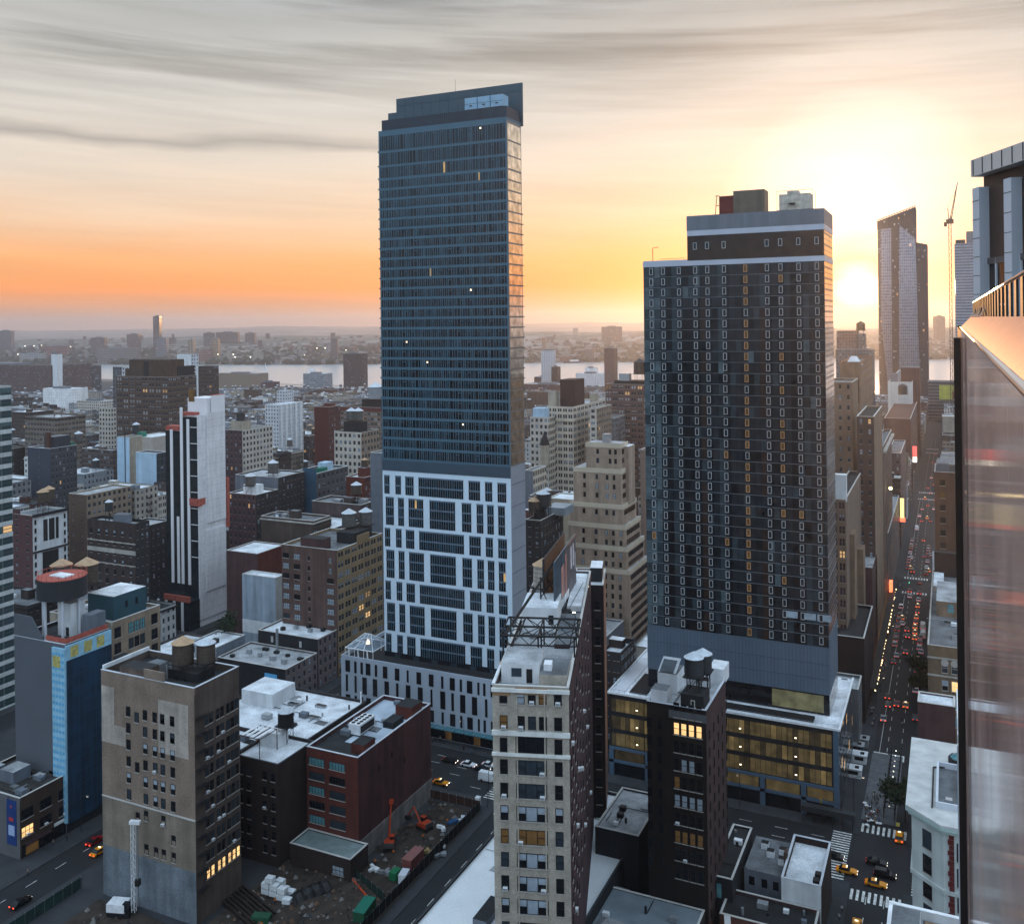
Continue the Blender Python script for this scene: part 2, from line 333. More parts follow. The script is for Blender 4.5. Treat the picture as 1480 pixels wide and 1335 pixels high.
# ------------------------------------------------------------------ windows
def win_mb(w, h, style, g):
    m = MB(); fr = 1 if 'white' in style else 0
    t = .09; y0, y1 = -.07, .02
    g2 = g
    if 'plainframe' not in style:
        m.box(-w/2-.1, w/2+.1, -.16, .02, -.16, 0, 2)                       # sill
    m.box(-w/2, -w/2+t, y0, y1, 0, h, fr); m.box(w/2-t, w/2, y0, y1, 0, h, fr)
    m.box(-w/2+t, w/2-t, y0, y1, 0, t, fr); m.box(-w/2+t, w/2-t, y0, y1, h-t, h, fr)
    def pane(x0, x1, z0, z1, y, mi): m.poly([(x0, y, z0), (x1, y, z0), (x1, y, z1), (x0, y, z1)], mi)
    if 'sash' in style:
        cols = 3 if 'triple' in style else 1
        xs = [-w/2+t+(w-2*t)*k/cols for k in range(cols+1)] if cols == 1 else [-w/2+t, -w/2+t+(w-2*t)*.3, -w/2+t+(w-2*t)*.68, w/2-t]
        for k in range(cols):
            a, b = xs[k]+(.06 if k else 0), xs[k+1]-(.06 if k < cols-1 else 0)
            if k: m.box(xs[k]-.06, xs[k]+.06, y0, y1, t, h-t, fr)
            if cols == 3 and k == 1: pane(a, b, t, h-t, -.02, g2); continue
            m.box(a, b, y0, -.01, h*.5-.05, h*.5+.05, fr)
            pane(a, b, t, h*.5-.05, -.015, GD if g == GB and (int(w*h*100)+k) % 2 else g); pane(a, b, h*.5+.05, h-t, -.035, g)
    else:
        nx = 1; nz = 1
        for tok in style.split('_'):
            if tok.startswith('grid'): nx, nz = (int(c) for c in tok[4:].split('x'))
        for k in range(1, nx): x = -w/2+w*k/nx; m.box(x-.05, x+.05, y0, y1, t, h-t, fr)
        for k in range(1, nz): z = h*k/nz; m.box(-w/2+t, w/2-t, y0+.015, y1, z-.06, z+.06, fr)
        pane(-w/2+t, w/2-t, t, h-t, -.02, g)
    return m
WMESH = {}
def win_mesh(key):
    if key not in WMESH: WMESH[key] = win_mb(*key).mesh('window', WM)
    return WMESH[key]
AC_ME = None
def ac_mesh():
    global AC_ME
    if AC_ME is None:
        m = MB(); m.box(-.38, .38, -.55, .05, 0, .5, 0); m.box(-.33, .33, -.565, -.55, .06, .44, 1)
        AC_ME = m.mesh('air_conditioner', [white_metal, galv])
    return AC_ME

# ------------------------------------------------------------------ buildings
RECTS = []          # footprints already taken (x0, x1, y0, y1)
KEEP = []           # picture areas that must stay clear: (x0, x1, y of the lowest part to be seen, distance)
class Bld:
    """local frame: corner towards the camera at the origin, front on -Y going to -X, side on +X going to +Y"""
    def __init__(s, label, px=None, X=None, Y=None, at=None, h=None, name='brick_building', cat='building', group=None, front=brick_dark, side=None, back=None,
                 roof=tar, cope=stone_cope, bay=3.0, fl=3.6, parapet=1.0, rot=0.0, z0=0.0, uvs=None, keep=None, cw=.35, free=True, body='wall', flip=False):
        if px:
            pl, pc, pr, yt = px
            if X is None: X = onY(pc, yt, Y).x
            else: Y = onX(pc, yt, X).y
            P = onY(pc, yt, Y); w = X-onY(pl, yt, Y).x; d = pr[0] if isinstance(pr, tuple) else onX(pr, yt, X).y-Y; h = P.z if h is None else h
        else: X, Y, w, d = at
        if flip: X = X+0
        s.X, s.Y, s.w, s.d, s.h, s.rot, s.z0 = X, Y, w, d, h, rot, z0
        s.root = thing(name, label, cat, (X, Y, 0), rot, group)
        side = side or front; back = back or side
        if z0 == 0 and free: RECTS.append((X-w, X, Y, Y+d) if rot == 0 else (X-w*1.2-d*.35, X+2, Y-1, Y+d))
        if keep and px: KEEP.append((min(pl, pc), max(pc, pr if not isinstance(pr, tuple) else pc), keep, proj((X, Y, 0))[2]))
        s.fl = fl; nf = max(1, round((h-z0)/fl)); nb = (max(1, round(w/bay)), max(1, round(d/bay)))
        uvs = uvs or (*nb, nf)
        m = MB()
        if parapet > 0:
            t = cw; zr = h-parapet
            m.box(-w, 0, 0, d, z0, zr, (0, 1, 2, 2), top=2, uvs=(uvs[0], uvs[1], uvs[2]*(zr-z0)/(h-z0)))
            r = MB()
            for (x0, x1, y0, y1, k) in ((-w, 0, 0, t, 0), (-w, 0, d-t, d, 2), (-w, -w+t, t, d-t, 2), (-t, 0, t, d-t, 1)):
                m.box(x0, x1, y0, y1, zr, h-.12, k, bottom=False); r.box(x0-.06, x1+.06, y0-.06, y1+.06, h-.12, h, 0)
            m.build(body, [front, side, back], s.root)
            r.build('coping', [cope], s.root)
            MB().poly([(-w+t, t, zr+.02), (-t, t, zr+.02), (-t, d-t, zr+.02), (-w+t, d-t, zr+.02)]).build('roof', [roof], s.root)
            s.zr = zr+.02
        else:
            m.box(-w, 0, 0, d, z0, h, (0, 1, 2, 2), top=2, uvs=uvs); m.build(body, [front, side, back], s.root)
            MB().poly([(-w, 0, h+.02), (0, 0, h+.02), (0, d, h+.02), (-w, d, h+.02)]).build('roof', [roof], s.root); s.zr = h+.02
        s.wl = []; s.acs = []
    def local(s, p):                 # world point to the building's frame
        v = Vector(p)-Vector((s.X, s.Y, 0)); c, n = math.cos(-s.rot), math.sin(-s.rot); return Vector((v.x*c-v.y*n, v.x*n+v.y*c, v.z))
    def lx(s, px, py=900): return s.local(onY(px, py, s.Y)).x if s.rot == 0 else None
    def ly(s, px, py=900): return onX(px, py, s.X).y-s.Y
    def world(s, x, y, z):
        c, n = math.cos(s.rot), math.sin(s.rot); return Vector((s.X+x*c-y*n, s.Y+x*n+y*c, z))
    def part(s, name, mats, fn, parent=None):
        m = MB(); fn(m); return m.build(name, mats, parent or s.root)
    def box(s, name, x0, x1, y0, y1, z0, z1, m, top=None, parent=None):
        mb = MB(); mb.box(x0, x1, y0, y1, z0, z1, 0, top=None if top is None else 1); return mb.build(name, [m] if top is None else [m, top], parent or s.root)
    def bulk(s, x0, x1, y0, y1, h, m, top=None, name='bulkhead'):
        return s.box(name, x0, x1, y0, y1, s.zr-.01, s.zr+h, m, top or roof_grey)
    def win(s, face, u, z, w, h, style='sash', g=GD, ac=False, name='window'): s.wl.append((face, u, z, w, h, style, g, name)); s.acs += [(face, u, z)] if ac else []
    def wins(s, face, us, zs, w, h, style='sash', mix=((GD, 6), (GM, 2), (GB, 2)), acp=0.0, skip=0.0):
        pool = [g for g, n in mix for _ in range(n)]
        for z in zs:
            for u in us:
                if rnd.random() < skip: continue
                s.win(face, u, z, w, h, style, rnd.choice(pool), rnd.random() < acp)
    def place(s, face, u, z): return ((u, -.02, z), 0.0) if face == 'f' else ((.02, u, z), math.pi/2)
    def finish(s):
        def dist(t):
            l, r = s.place(t[0], t[1], t[2]); return (s.world(*l)-CAM).length/max(.3, (t[3]*t[4])**.5)
        wl = sorted(s.wl, key=dist); rest = MB()
        for i, t in enumerate(wl):
            l, r = s.place(t[0], t[1], t[2])
            if i < 100: link(t[7], win_mesh(t[3:7]), s.root, l, r)
            else: rest.add(win_mb(*t[3:7]), Matrix.Translation(l) @ Matrix.Rotation(r, 4, 'Z'))
        if rest.f: stuff(rest.build('window', WM, s.root))
        for (face, u, z) in s.acs:
            l, r = s.place(face, u, z+.05); link('air_conditioner', ac_mesh(), s.root, l, r)
        return s
def cornice(b, z, t=.5, hh=.7, m=stone_cope, side=True, front=True):
    if front: b.box('cornice', -b.w-t, t if side else 0, -t, -.001, z, z+hh, m)
    if side: b.box('cornice', .001, t, 0, b.d+.3, z, z+hh, m)

# ------------------------------------------------------------------ rooftop water tanks
TANKS = {}
def tank(label, p, r, h, legs=2.6, wood=wood_tank, roof=roof_tan, group='wooden water tanks on the rooftops'):
    key = (round(r, 1), round(h, 1), legs, wood.name, roof.name)
    if key in TANKS: return copy_thing(TANKS[key], p, rnd.random()*.6, label, group)
    t = thing('water_tank', label, 'water tank', p, 0, group)
    m = MB(); m.cyl(0, 0, r, legs, legs+h, 0, 20, r2=r*.96)
    for k in range(5): z = legs+h*(.08+.2*k); m.cyl(0, 0, r*1.012, z, z+.07, 1, 20, cap=False)
    m.build('tank_barrel', [wood, dark_metal], t)
    MB().cyl(0, 0, r*1.08, legs+h, legs+h+r*.62, 0, 20, r2=.12).build('conical_roof', [roof], t)
    f = MB(); q = r*.62
    for sx in (-1, 1):
        for sy in (-1, 1):
            f.tube((sx*q, sy*q, 0), (sx*q, sy*q, legs-.2), .12)
    for sx in (-1, 1):
        f.tube((sx*q, -q, .2), (sx*q, q, legs-.4), .06); f.tube((-q, sx*q, .2), (q, sx*q, legs-.4), .06)
    f.box(-r, r, -r, r, legs-.25, legs, 0); f.build('support_frame', [dark_metal], t)
    TANKS[key] = t; return t
def btank(b, label, x, y, r, h, legs=2.6, wood=wood_tank, roof=roof_tan, dz=0.0):
    return tank(label, b.world(x, y, b.zr+dz), r, h, legs, wood, roof)

# ------------------------------------------------------------------ ground, streets, river, far shore
STX = [72.5-89*k for k in range(0, 24)]            # centre lines of the cross streets (x)
AVY = [238, 491, 740, 990, 1240, 1490]             # centre lines of the avenues (y)
g = MB(); g.poly([(-32000, -3000, -.05), (20000, -3000, -.05), (20000, 32000, -.05), (-32000, 32000, -.05)])
structure(g.build('ground', [mat('city_ground', (.10, .105, .10), .95, var=.6, scale=.01, detail=12)]))
g = MB(); g.poly([(-2200, -40, 0), (400, -40, 0), (400, 1545, 0), (-2200, 1545, 0)]); structure(g.build('road', [asphalt]))
g = MB()
ys = [-40]+[y for a in AVY for y in (a-11, a+11)]+[1560]
for k in range(len(STX)-1):
    x1, x0 = STX[k]-5.6, STX[k+1]+5.6
    for j in range(0, len(ys), 2): g.box(x0, x1, ys[j], ys[j+1], 0.0, .15, 0, bottom=False)
structure(g.build('pavement', [concrete]))
structure(MB().box(-22.2, -13.9, 257, 298, 0.0, .16, 0, bottom=False).build('plaza', [mat('plaza_paving', (.17, .175, .185), .85, var=.4, scale=.4, fine=.2)]))
shore = [G(-700, 527.5), G(0, 527), G(450, 527.5), G(800, 523), G(1100, 521.5), G(1365, 520), G(1700, 517)]
g = MB(); near = [(-6000, 1900), (-1600, 1600), (-1189, 1565), (-600, 1590), (0, 1600), (800, 1600)]
poly = [(p.x, p.y, .25) for p in shore]+[(x, y, .25) for x, y in reversed(near)]
g.poly(poly)
def water_mat():
    m = bpy.data.materials.new('river_water'); m.use_nodes = True; nt = m.node_tree; b = nt.nodes['Principled BSDF']
    b.inputs['Base Color'].default_value = (.46, .48, .49, 1); b.inputs['Roughness'].default_value = .2; b.inputs['Specular IOR Level'].default_value = 1.0  # pale base colour stands in for the silvery sky reflection
    tc = N(nt, 'ShaderNodeTexCoord'); mp = N(nt, 'ShaderNodeMapping'); mp.inputs['Scale'].default_value = (.03, .09, 1); nt.links.new(tc.outputs['Object'], mp.inputs[0])
    n = N(nt, 'ShaderNodeTexNoise'); n.inputs['Scale'].default_value = 1; n.inputs['Detail'].default_value = 6; nt.links.new(mp.outputs[0], n.inputs['Vector'])
    bp = N(nt, 'ShaderNodeBump'); bp.inputs['Strength'].default_value = .9; bp.inputs['Distance'].default_value = 3.0; nt.links.new(n.outputs['Fac'], bp.inputs['Height']); nt.links.new(bp.outputs[0], b.inputs['Normal'])
    return m
structure(g.build('river', [water_mat()]))
# wooded far shore and the ridge behind it
def far_land(name, dist0, prof, seed, m, step=60):
    r = random.Random(seed); g = MB(); pts = []
    ph = [r.random()*6 for _ in range(8)]
    n = 130; xs = [-700+2500*k/n for k in range(n+1)]
    rows = []
    for (dd, zz, amp) in prof:
        row = []
        for px in xs:
            # shore point under this bearing, pushed back along the bearing
            ysh = 527.3+(0 if px < 450 else -(px-450)*.008)
            P = G(px, ysh); dr = Vector((P.x, P.y, 0)).normalized(); q = Vector((P.x, P.y, 0))+dr*dd
            t = px*.013; z = zz+amp*(math.sin(t*1.0+ph[0])+.6*math.sin(t*2.3+ph[1])+.4*math.sin(t*5.1+ph[2])+.25*math.sin(t*11+ph[3])+.35*(r.random()-.5))
            row.append((q.x, q.y, max(.3, z)))
        rows.append(row)
    for a, b in zip(rows, rows[1:]):
        for k in range(n): g.poly([a[k], a[k+1], b[k+1], b[k]])
    return structure(g.build(name, [m], smooth=True))
def speckle(name, a, b, c, sc):
    m = bpy.data.materials.new(name); m.use_nodes = True; nt = m.node_tree; bs = nt.nodes['Principled BSDF']; bs.inputs['Roughness'].default_value = .95
    tc = N(nt, 'ShaderNodeTexCoord'); mp = N(nt, 'ShaderNodeMapping'); mp.inputs['Scale'].default_value = (1, .35, 1); nt.links.new(tc.outputs['Object'], mp.inputs[0])
    v = N(nt, 'ShaderNodeTexVoronoi'); v.inputs['Scale'].default_value = sc; nt.links.new(mp.outputs[0], v.inputs['Vector'])
    sc_ = N(nt, 'ShaderNodeSeparateColor'); nt.links.new(v.outputs['Color'], sc_.inputs[0])
    n = N(nt, 'ShaderNodeTexNoise'); n.inputs['Scale'].default_value = .004; n.inputs['Detail'].default_value = 4; nt.links.new(tc.outputs['Object'], n.inputs['Vector'])
    f = MAPR(nt, MA(nt, 'ADD', sc_.outputs[0], MAPR(nt, n.outputs['Fac'], .3, .7, -.6, .3)), .45, .8)
    nt.links.new(MIX(nt, f, MIX(nt, sc_.outputs[1], a, b), c), bs.inputs['Base Color']); return m
far_land('hills', 0, [(0, .3, 0), (40, 5, 1), (160, 14, 3), (500, 22, 4), (900, 36, 5), (1300, 62, 5), (1900, 72, 4), (3200, 30, 3)], 5, speckle('far_shore_ground', (.04, .055, .04), (.09, .085, .075), (.22, .20, .19), .02))
far_land('far_hills', 0, [(5200, 5, 0), (6500, 60, 9), (9000, 95, 10), (12000, 20, 3)], 9, speckle('far_ridge_ground', (.05, .06, .06), (.08, .08, .08), (.15, .14, .14), .008))
# ------------------------------------------------------------------ the two tall towers
def ribbon_tower():
    P = onY(738, 164, 262); X0, Y0 = -123.8, 262.0; w, d, H1 = 47.0, 10.8, 193.6
    t = thing('ribbon_tower', 'tall slim blue-grey tower with ribbon windows above a white framed lower half', 'tower', (X0, Y0, 0))
    RECTS.append((-184, -110, 254, 296)); KEEP.append((493, 760, 1090, 280))
    spand = mat('blue_grey_spandrel', (.10, .185, .235), .5, var=.12, scale=.15); warm_side = mat('side_spandrel', (.26, .235, .22), .45, var=.1)
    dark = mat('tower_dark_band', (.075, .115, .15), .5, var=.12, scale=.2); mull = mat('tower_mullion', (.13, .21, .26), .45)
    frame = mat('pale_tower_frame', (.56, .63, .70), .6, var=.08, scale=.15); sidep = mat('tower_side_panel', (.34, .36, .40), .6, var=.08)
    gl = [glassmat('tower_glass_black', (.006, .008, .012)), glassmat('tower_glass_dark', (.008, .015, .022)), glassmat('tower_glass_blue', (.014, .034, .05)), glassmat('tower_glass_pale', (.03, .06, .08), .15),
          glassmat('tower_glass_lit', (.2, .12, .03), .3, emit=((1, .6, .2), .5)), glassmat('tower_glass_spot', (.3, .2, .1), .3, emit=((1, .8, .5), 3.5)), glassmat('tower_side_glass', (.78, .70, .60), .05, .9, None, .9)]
    zb, zt = 85.2, H1
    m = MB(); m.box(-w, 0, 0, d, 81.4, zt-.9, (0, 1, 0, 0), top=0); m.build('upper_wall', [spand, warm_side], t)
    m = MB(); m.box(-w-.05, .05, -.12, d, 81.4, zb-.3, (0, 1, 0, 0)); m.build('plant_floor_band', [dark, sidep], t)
    m = MB(); m.box(-w, 0, 0, d, 18.3, 81.4, (0, 1, 0, 0)); m.build('lower_frame', [frame, sidep], t)
    m = MB()
    for k in range(9): z = 24+6.9*k; m.box(.001, .06, .4, d-.2, z, z+.12, 0)
    m.build('panel_joint', [dark], t)
    floors = [(zt-6.6, zt-1.9), (zt-11.4, zt-7.5), (zt-15.6, zt-12.2)]
    z = zt-15.6-.95; n = 28; fh = (z-zb)/n
    for k in range(n): floors.append((z-(k+1)*fh+.85 if k < n-1 else zb+.4, z-k*fh))
    r = random.Random(4); base = []
    x = -w+.5
    while x < -.6:
        ww = r.choice((.62, .8, .8, 1.0, 1.25)); base.append((x, min(x+ww, -.4))); x += ww
    for fi, (a, b) in enumerate(floors):
        m = MB()
        for i, (p, q) in enumerate(base):
            s_ = r.random(); hi = fi < 8
            gi = (2 if s_ < .45 else 1) if hi and s_ < .85 else (0 if s_ < .52 else 1 if s_ < .74 else 2 if s_ < .93 else 3)
            if r.random() < .003: gi = 4
            if r.random() < .0035: gi = 5
            m.poly([(p+.07, -.05, a), (q-.07, -.05, a), (q-.07, -.05, b), (p+.07, -.05, b)], 0 if gi == 5 else gi)
            if gi == 5: m.poly([(p+.1, -.08, b-1.0), (p+.6, -.08, b-1.0), (p+.6, -.08, b-.5), (p+.1, -.08, b-.5)], 5)
            if gi == 4 or (i+fi//9) % 4 == 0: m.poly([(p+.07, -.07, b-.7), (q-.07, -.07, b-.7), (q-.07, -.07, b-.55), (p+.07, -.07, b-.55)], 6)
            m.box(p-.07, p+.07, -.12, -.001, a, b, 6)
        m.build('window_band', gl[:6]+[mull], t)
        m = MB()
        for i in range(4):
            y0, y1 = .5+i*(d-1)/4, .5+(i+1)*(d-1)/4
            m.poly([(.05, y0+.05, a-.2), (.05, y1-.05, a-.2), (.05, y1-.05, b+.15), (.05, y0+.05, b+.15)], 0)
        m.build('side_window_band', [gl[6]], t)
    m = MB()
    for a, b in floors: m.box(-w-.35, -w+.0, -.15, 1.6, a-.5, a-.1, 0)
    m.build('balcony_slab', [dark], t)
    m = MB()
    for a, b in floors[6:]: m.box(-.25, .2, d-.3, d+.7, a-.5, a-.25, 0)
    m.build('rear_balcony_slab', [dark], t)
    # white frame windows, alternating two- and three-storey rows
    A = [(87, 145), (200, 260), (300, 387), (432, 868), (915, 1025), (1068, 1137), (1182, 1265)]; Bq = [(100, 185), (225, 287), (330, 480), (538, 788), (848, 940), (987, 1052), (1085, 1148), (1185, 1250)]
    fr_m = mat('frame_floor_edge', (.17, .22, .27), .5)
    z = 79.9; pats = [(A, 2), (Bq, 3), (A, 2), (Bq, 3), (A, 2), (Bq, 3), (A, 2)]
    for pat, nf in pats:
        hh = 6.15 if nf == 2 else 9.25
        for (p, q) in pat:
            x0, x1 = -w+(p-72)/1233*w, -w+(q-72)/1233*w; m = MB(); nx = max(2, round((x1-x0)/.85))
            for f in range(nf):
                fz0, fz1 = z-hh+f*hh/nf, z-hh+(f+1)*hh/nf
                for k in range(nx):
                    a, b = x0+(x1-x0)*k/nx, x0+(x1-x0)*(k+1)/nx; s_ = r.random(); gi = 0 if s_ < .7 else 1 if s_ < .93 else 2
                    if r.random() < .006: gi = 4
                    m.poly([(a+.08, -.05, fz0), (b-.08, -.05, fz0), (b-.08, -.05, fz1-.45), (a+.08, -.05, fz1-.45)], gi)
                    if k: m.box(a-.08, a+.08, -.1, -.001, fz0, fz1-.45, 6)
                m.box(x0, x1, -.1, -.002, fz1-.45, fz1, 7)
            m.build('framed_window', gl[:6]+[mull, fr_m], t)
        z -= hh+1.02
    # roof: louvre strip, plant screen and cooling boxes
    back = onX(752, 165, X0); zs = onY(752, 120, Y0+d+.4).z
    m = MB(); m.box(-w, 0, .0, d, zt-.9, zt, 0); m.build('roof_edge', [spand], t)
    m = MB(); m.box(-w+.8, -.3, .8, d-.2, zt, zt+3.6, 0, top=1)
    for k in range(60): x = -w+1+k*.76; m.box(x, x+.12, .72, .8, zt, zt+3.6, 0)
    m.build('louvre_strip', [mat('roof_louvre', (.05, .075, .1), .5), tar], t)
    m = MB(); xl = onY(560, 150, Y0+d).x-X0+.8; xm = onY(572, 150, Y0+d).x-X0
    m.box(xm, .45, d+.3, d+.9, zt-.9, zs, 0); m.box(xl-.8, xm, d+.3, d+.9, zt-.9, zs-4.6, 0); m.box(-w-.1, xl-.8, d+.3, d+.9, zt-.9, zt+2.6, 0)
    m.build('roof_screen_wall', [mat('screen_panel', (.07, .12, .15), .45, var=.1, scale=.2)], t)
    m = MB()
    for k in range(1, 12): x = xm+k*3.4; m.box(x, x+.06, d+.24, d+.3, zt+3, zs-.5, 0)
    m.box(xm+1, .2, d+.22, d+.3, zs-2.6, zs-2.45, 0); m.build('screen_joint', [dark], t)
    for k in range(3):
        q = thing('cooling_unit', ('pale blue cooling unit at the near roof corner of the ribbon tower', 'pale blue cooling unit, middle of three on the ribbon tower roof', 'pale blue cooling unit farthest in on the ribbon tower roof')[k], 'cooling unit', (X0-2.2-k*4.6, Y0+2.2, zt+3.62), 0, 'cooling units on the ribbon tower')
        mm = MB(); mm.box(-4.3, 0, 0, 4, .5, 4.2, 0); mm.box(-4.3, 0, -.03, 0, 2.2, 2.3, 1); mm.build('casing', [mat('pale_blue_casing', (.32, .45, .55), .5), dark_metal], q)
        mm = MB(); mm.box(-4, -3.8, .2, .4, 0, .5, 0); mm.box(-.5, -.3, .2, .4, 0, .5); mm.build('foot', [dark_metal], q)
        mm = MB(); mm.box(-2.6, -1.7, -.06, -.03, 1.4, 1.8, 0); mm.build('grille', [dark_metal], q)
    MB().tube((-24, d+.6, zs), (-24, d+.6, zs+4), .05).build('roof_mast', [dark_metal], t)
    # podium
    pw = X0+182.6; zp = 21.2
    m = MB(); m.box(-pw, 14, -8, 30, 0, zp-1.2, 0, top=1); m.box(-pw, 14, -8, -7.6, zp-1.2, zp, 0); m.box(-pw, -pw+.4, -7.6, 30, zp-1.2, zp, 0); m.box(13.6, 14, -7.6, 30, zp-1.2, zp, 0)
    m.build('podium_wall', [mat('podium_panel', (.42, .46, .51), .6, var=.16, scale=.12), tar], t)
    row = [(90, 130), (167, 187), (222, 242), (268, 308), (347, 367), (417, 457), (522, 562), (627, 643), (712, 752), (820, 860), (927, 947), (1003, 1047), (1090, 1110), (1153, 1200), (1245, 1262), (1295, 1315), (1360, 1380), (1450, 1490), (1540, 1560)]
    row2 = [(92, 110), (168, 187), (237, 275), (328, 367), (430, 470), (532, 552), (617, 657), (722, 765), (832, 850), (918, 962), (1015, 1037), (1092, 1137), (1195, 1240), (1310, 1330), (1420, 1440), (1500, 1540)]
    for rr, za, zc in ((row, zp-5.2, zp-1.35), (row2, zp-11.6, zp-6.1), (row, zp-16.3, zp-12.6)):
        for (p, q) in rr:
            x0, x1 = onY(485+p/6.067, 1000, 254).x-X0, onY(485+q/6.067, 1000, 254).x-X0
            o = link('podium_window', win_mesh((round(x1-x0, 1), round(zc-za, 1), 'plainframe', GD)), t, ((x0+x1)/2, -8.02, za))
    m = MB(); m.box(-pw+3, 14, -10.6, -8.01, 4.2, 4.45, 0)
    for k in range(20): x = -pw+3+k*3.6; m.box(x, x+.15, -10.7, -8.01, 4.46, 4.6, 1)
    m.build('street_canopy', [mat('teal_canopy_glass', (.10, .22, .25), .2), mat('canopy_rib', (.3, .36, .4), .4)], t)
    m = MB(); m.box(-pw+19, -pw+33, -12.6, -10.75, 4.1, 4.7, 0); m.box(-pw+19, -pw+33, -10.7, -8.01, 4.65, 4.75, 0); m.build('entrance_canopy', [mat('bronze_canopy', (.24, .23, .23), .4, var=.4, scale=2)], t)
    m = MB(); m.box(-pw+1, 12, -8.03, -8.005, .3, 3.9, 0); m.build('shopfront', [g_dark], t)
    for k in range(12):
        x = -pw+4+k*5; MB().box(x, x+2.2, -8.07, -8.035, .5, 2.9).build('shop_window', [g_amber if k % 2 else g_dark], t)
    m = MB(); m.box(-w, 0, -.05, -.001, 18.4, 21.6, 0); m.build('terrace_glazing', [g_dark], t)
    for k in range(6): MB().box(-w+4+k*7, -w+6.2+k*7, -.14, -.06, 18.6, 21.2, 0).build('terrace_door', [g_mid], t)
    m = MB()
    for k in range(46): x = -w+8+k*.85; m.tube((x, -7.7, zp), (x, -7.7, zp+1), .03)
    m.box(-w+8, 13.5, -7.75, -7.65, zp+.95, zp+1.03, 0); m.build('terrace_railing', [dark_metal], t)
    # clear-roofed tent on the terrace corner
    q = thing('party_tent', 'clear plastic party tent glowing on the podium corner of the ribbon tower', 'tent', (-182.6+6.4, 254+6.2, zp-1.18))
    a, b, e, top = 5.4, 5.2, 3.4, 7.0; m = MB()
    for sx in (-1, -.33, .33, 1):
        for sy in (-1, 1): m.tube((sx*a, sy*b, 0), (sx*a, sy*b, e), .11)
    for sy in (-1, 1): m.tube((-a, sy*b, e), (a, sy*b, e), .14); m.tube((sy*a, -b, e), (sy*a, b, e), .14)
    for sx in (-1, -.33, .33, 1):
        for sy in (-1, 1): m.tube((sx*a, sy*b, e), (sx*1.3 if abs(sx) < 1 else sx*1.3, 0, top), .1)
    m.tube((-1.3, 0, top), (1.3, 0, top), .12); m.tube((-3.4, -2.6, (e+top)/2), (3.4, -2.6, (e+top)/2), .08)
    m.build('tent_frame', [mat('tent_pole_white', (.75, .78, .8), .4)], q)
    cl = glassmat('clear_tent_sheet', (.35, .45, .55), .15); cl.node_tree.nodes['Principled BSDF'].inputs['Alpha'].default_value = .38
    m = MB(); m.poly([(-a, -b, e), (a, -b, e), (1.3, 0, top), (-1.3, 0, top)]); m.poly([(a, -b, e), (a, b, e), (1.3, 0, top)]); m.poly([(a, b, e), (-a, b, e), (-1.3, 0, top), (1.3, 0, top)]); m.poly([(-a, b, e), (-a, -b, e), (-1.3, 0, top)]); m.build('tent_roof', [cl], q)
    m = MB()
    for sx in (-.67, 0, .67): m.poly([(sx*a-.5, -b-.02, 0), (sx*a+.1, -b-.02, 0), (sx*a-.2, -b-.02, e), (sx*a-.7, -b-.02, e)])
    m.build('tent_curtain', [white_wall], q)
    m = MB(); m.cyl(0, 0, .75, e+.3, e+1.6, 0, 12, r2=.4); m.build('tent_lamp', [mat('tent_lamp_glow', (.9, .7, .5), .5, emit=((1, .72, .42), 3))], q)
ribbon_tower()

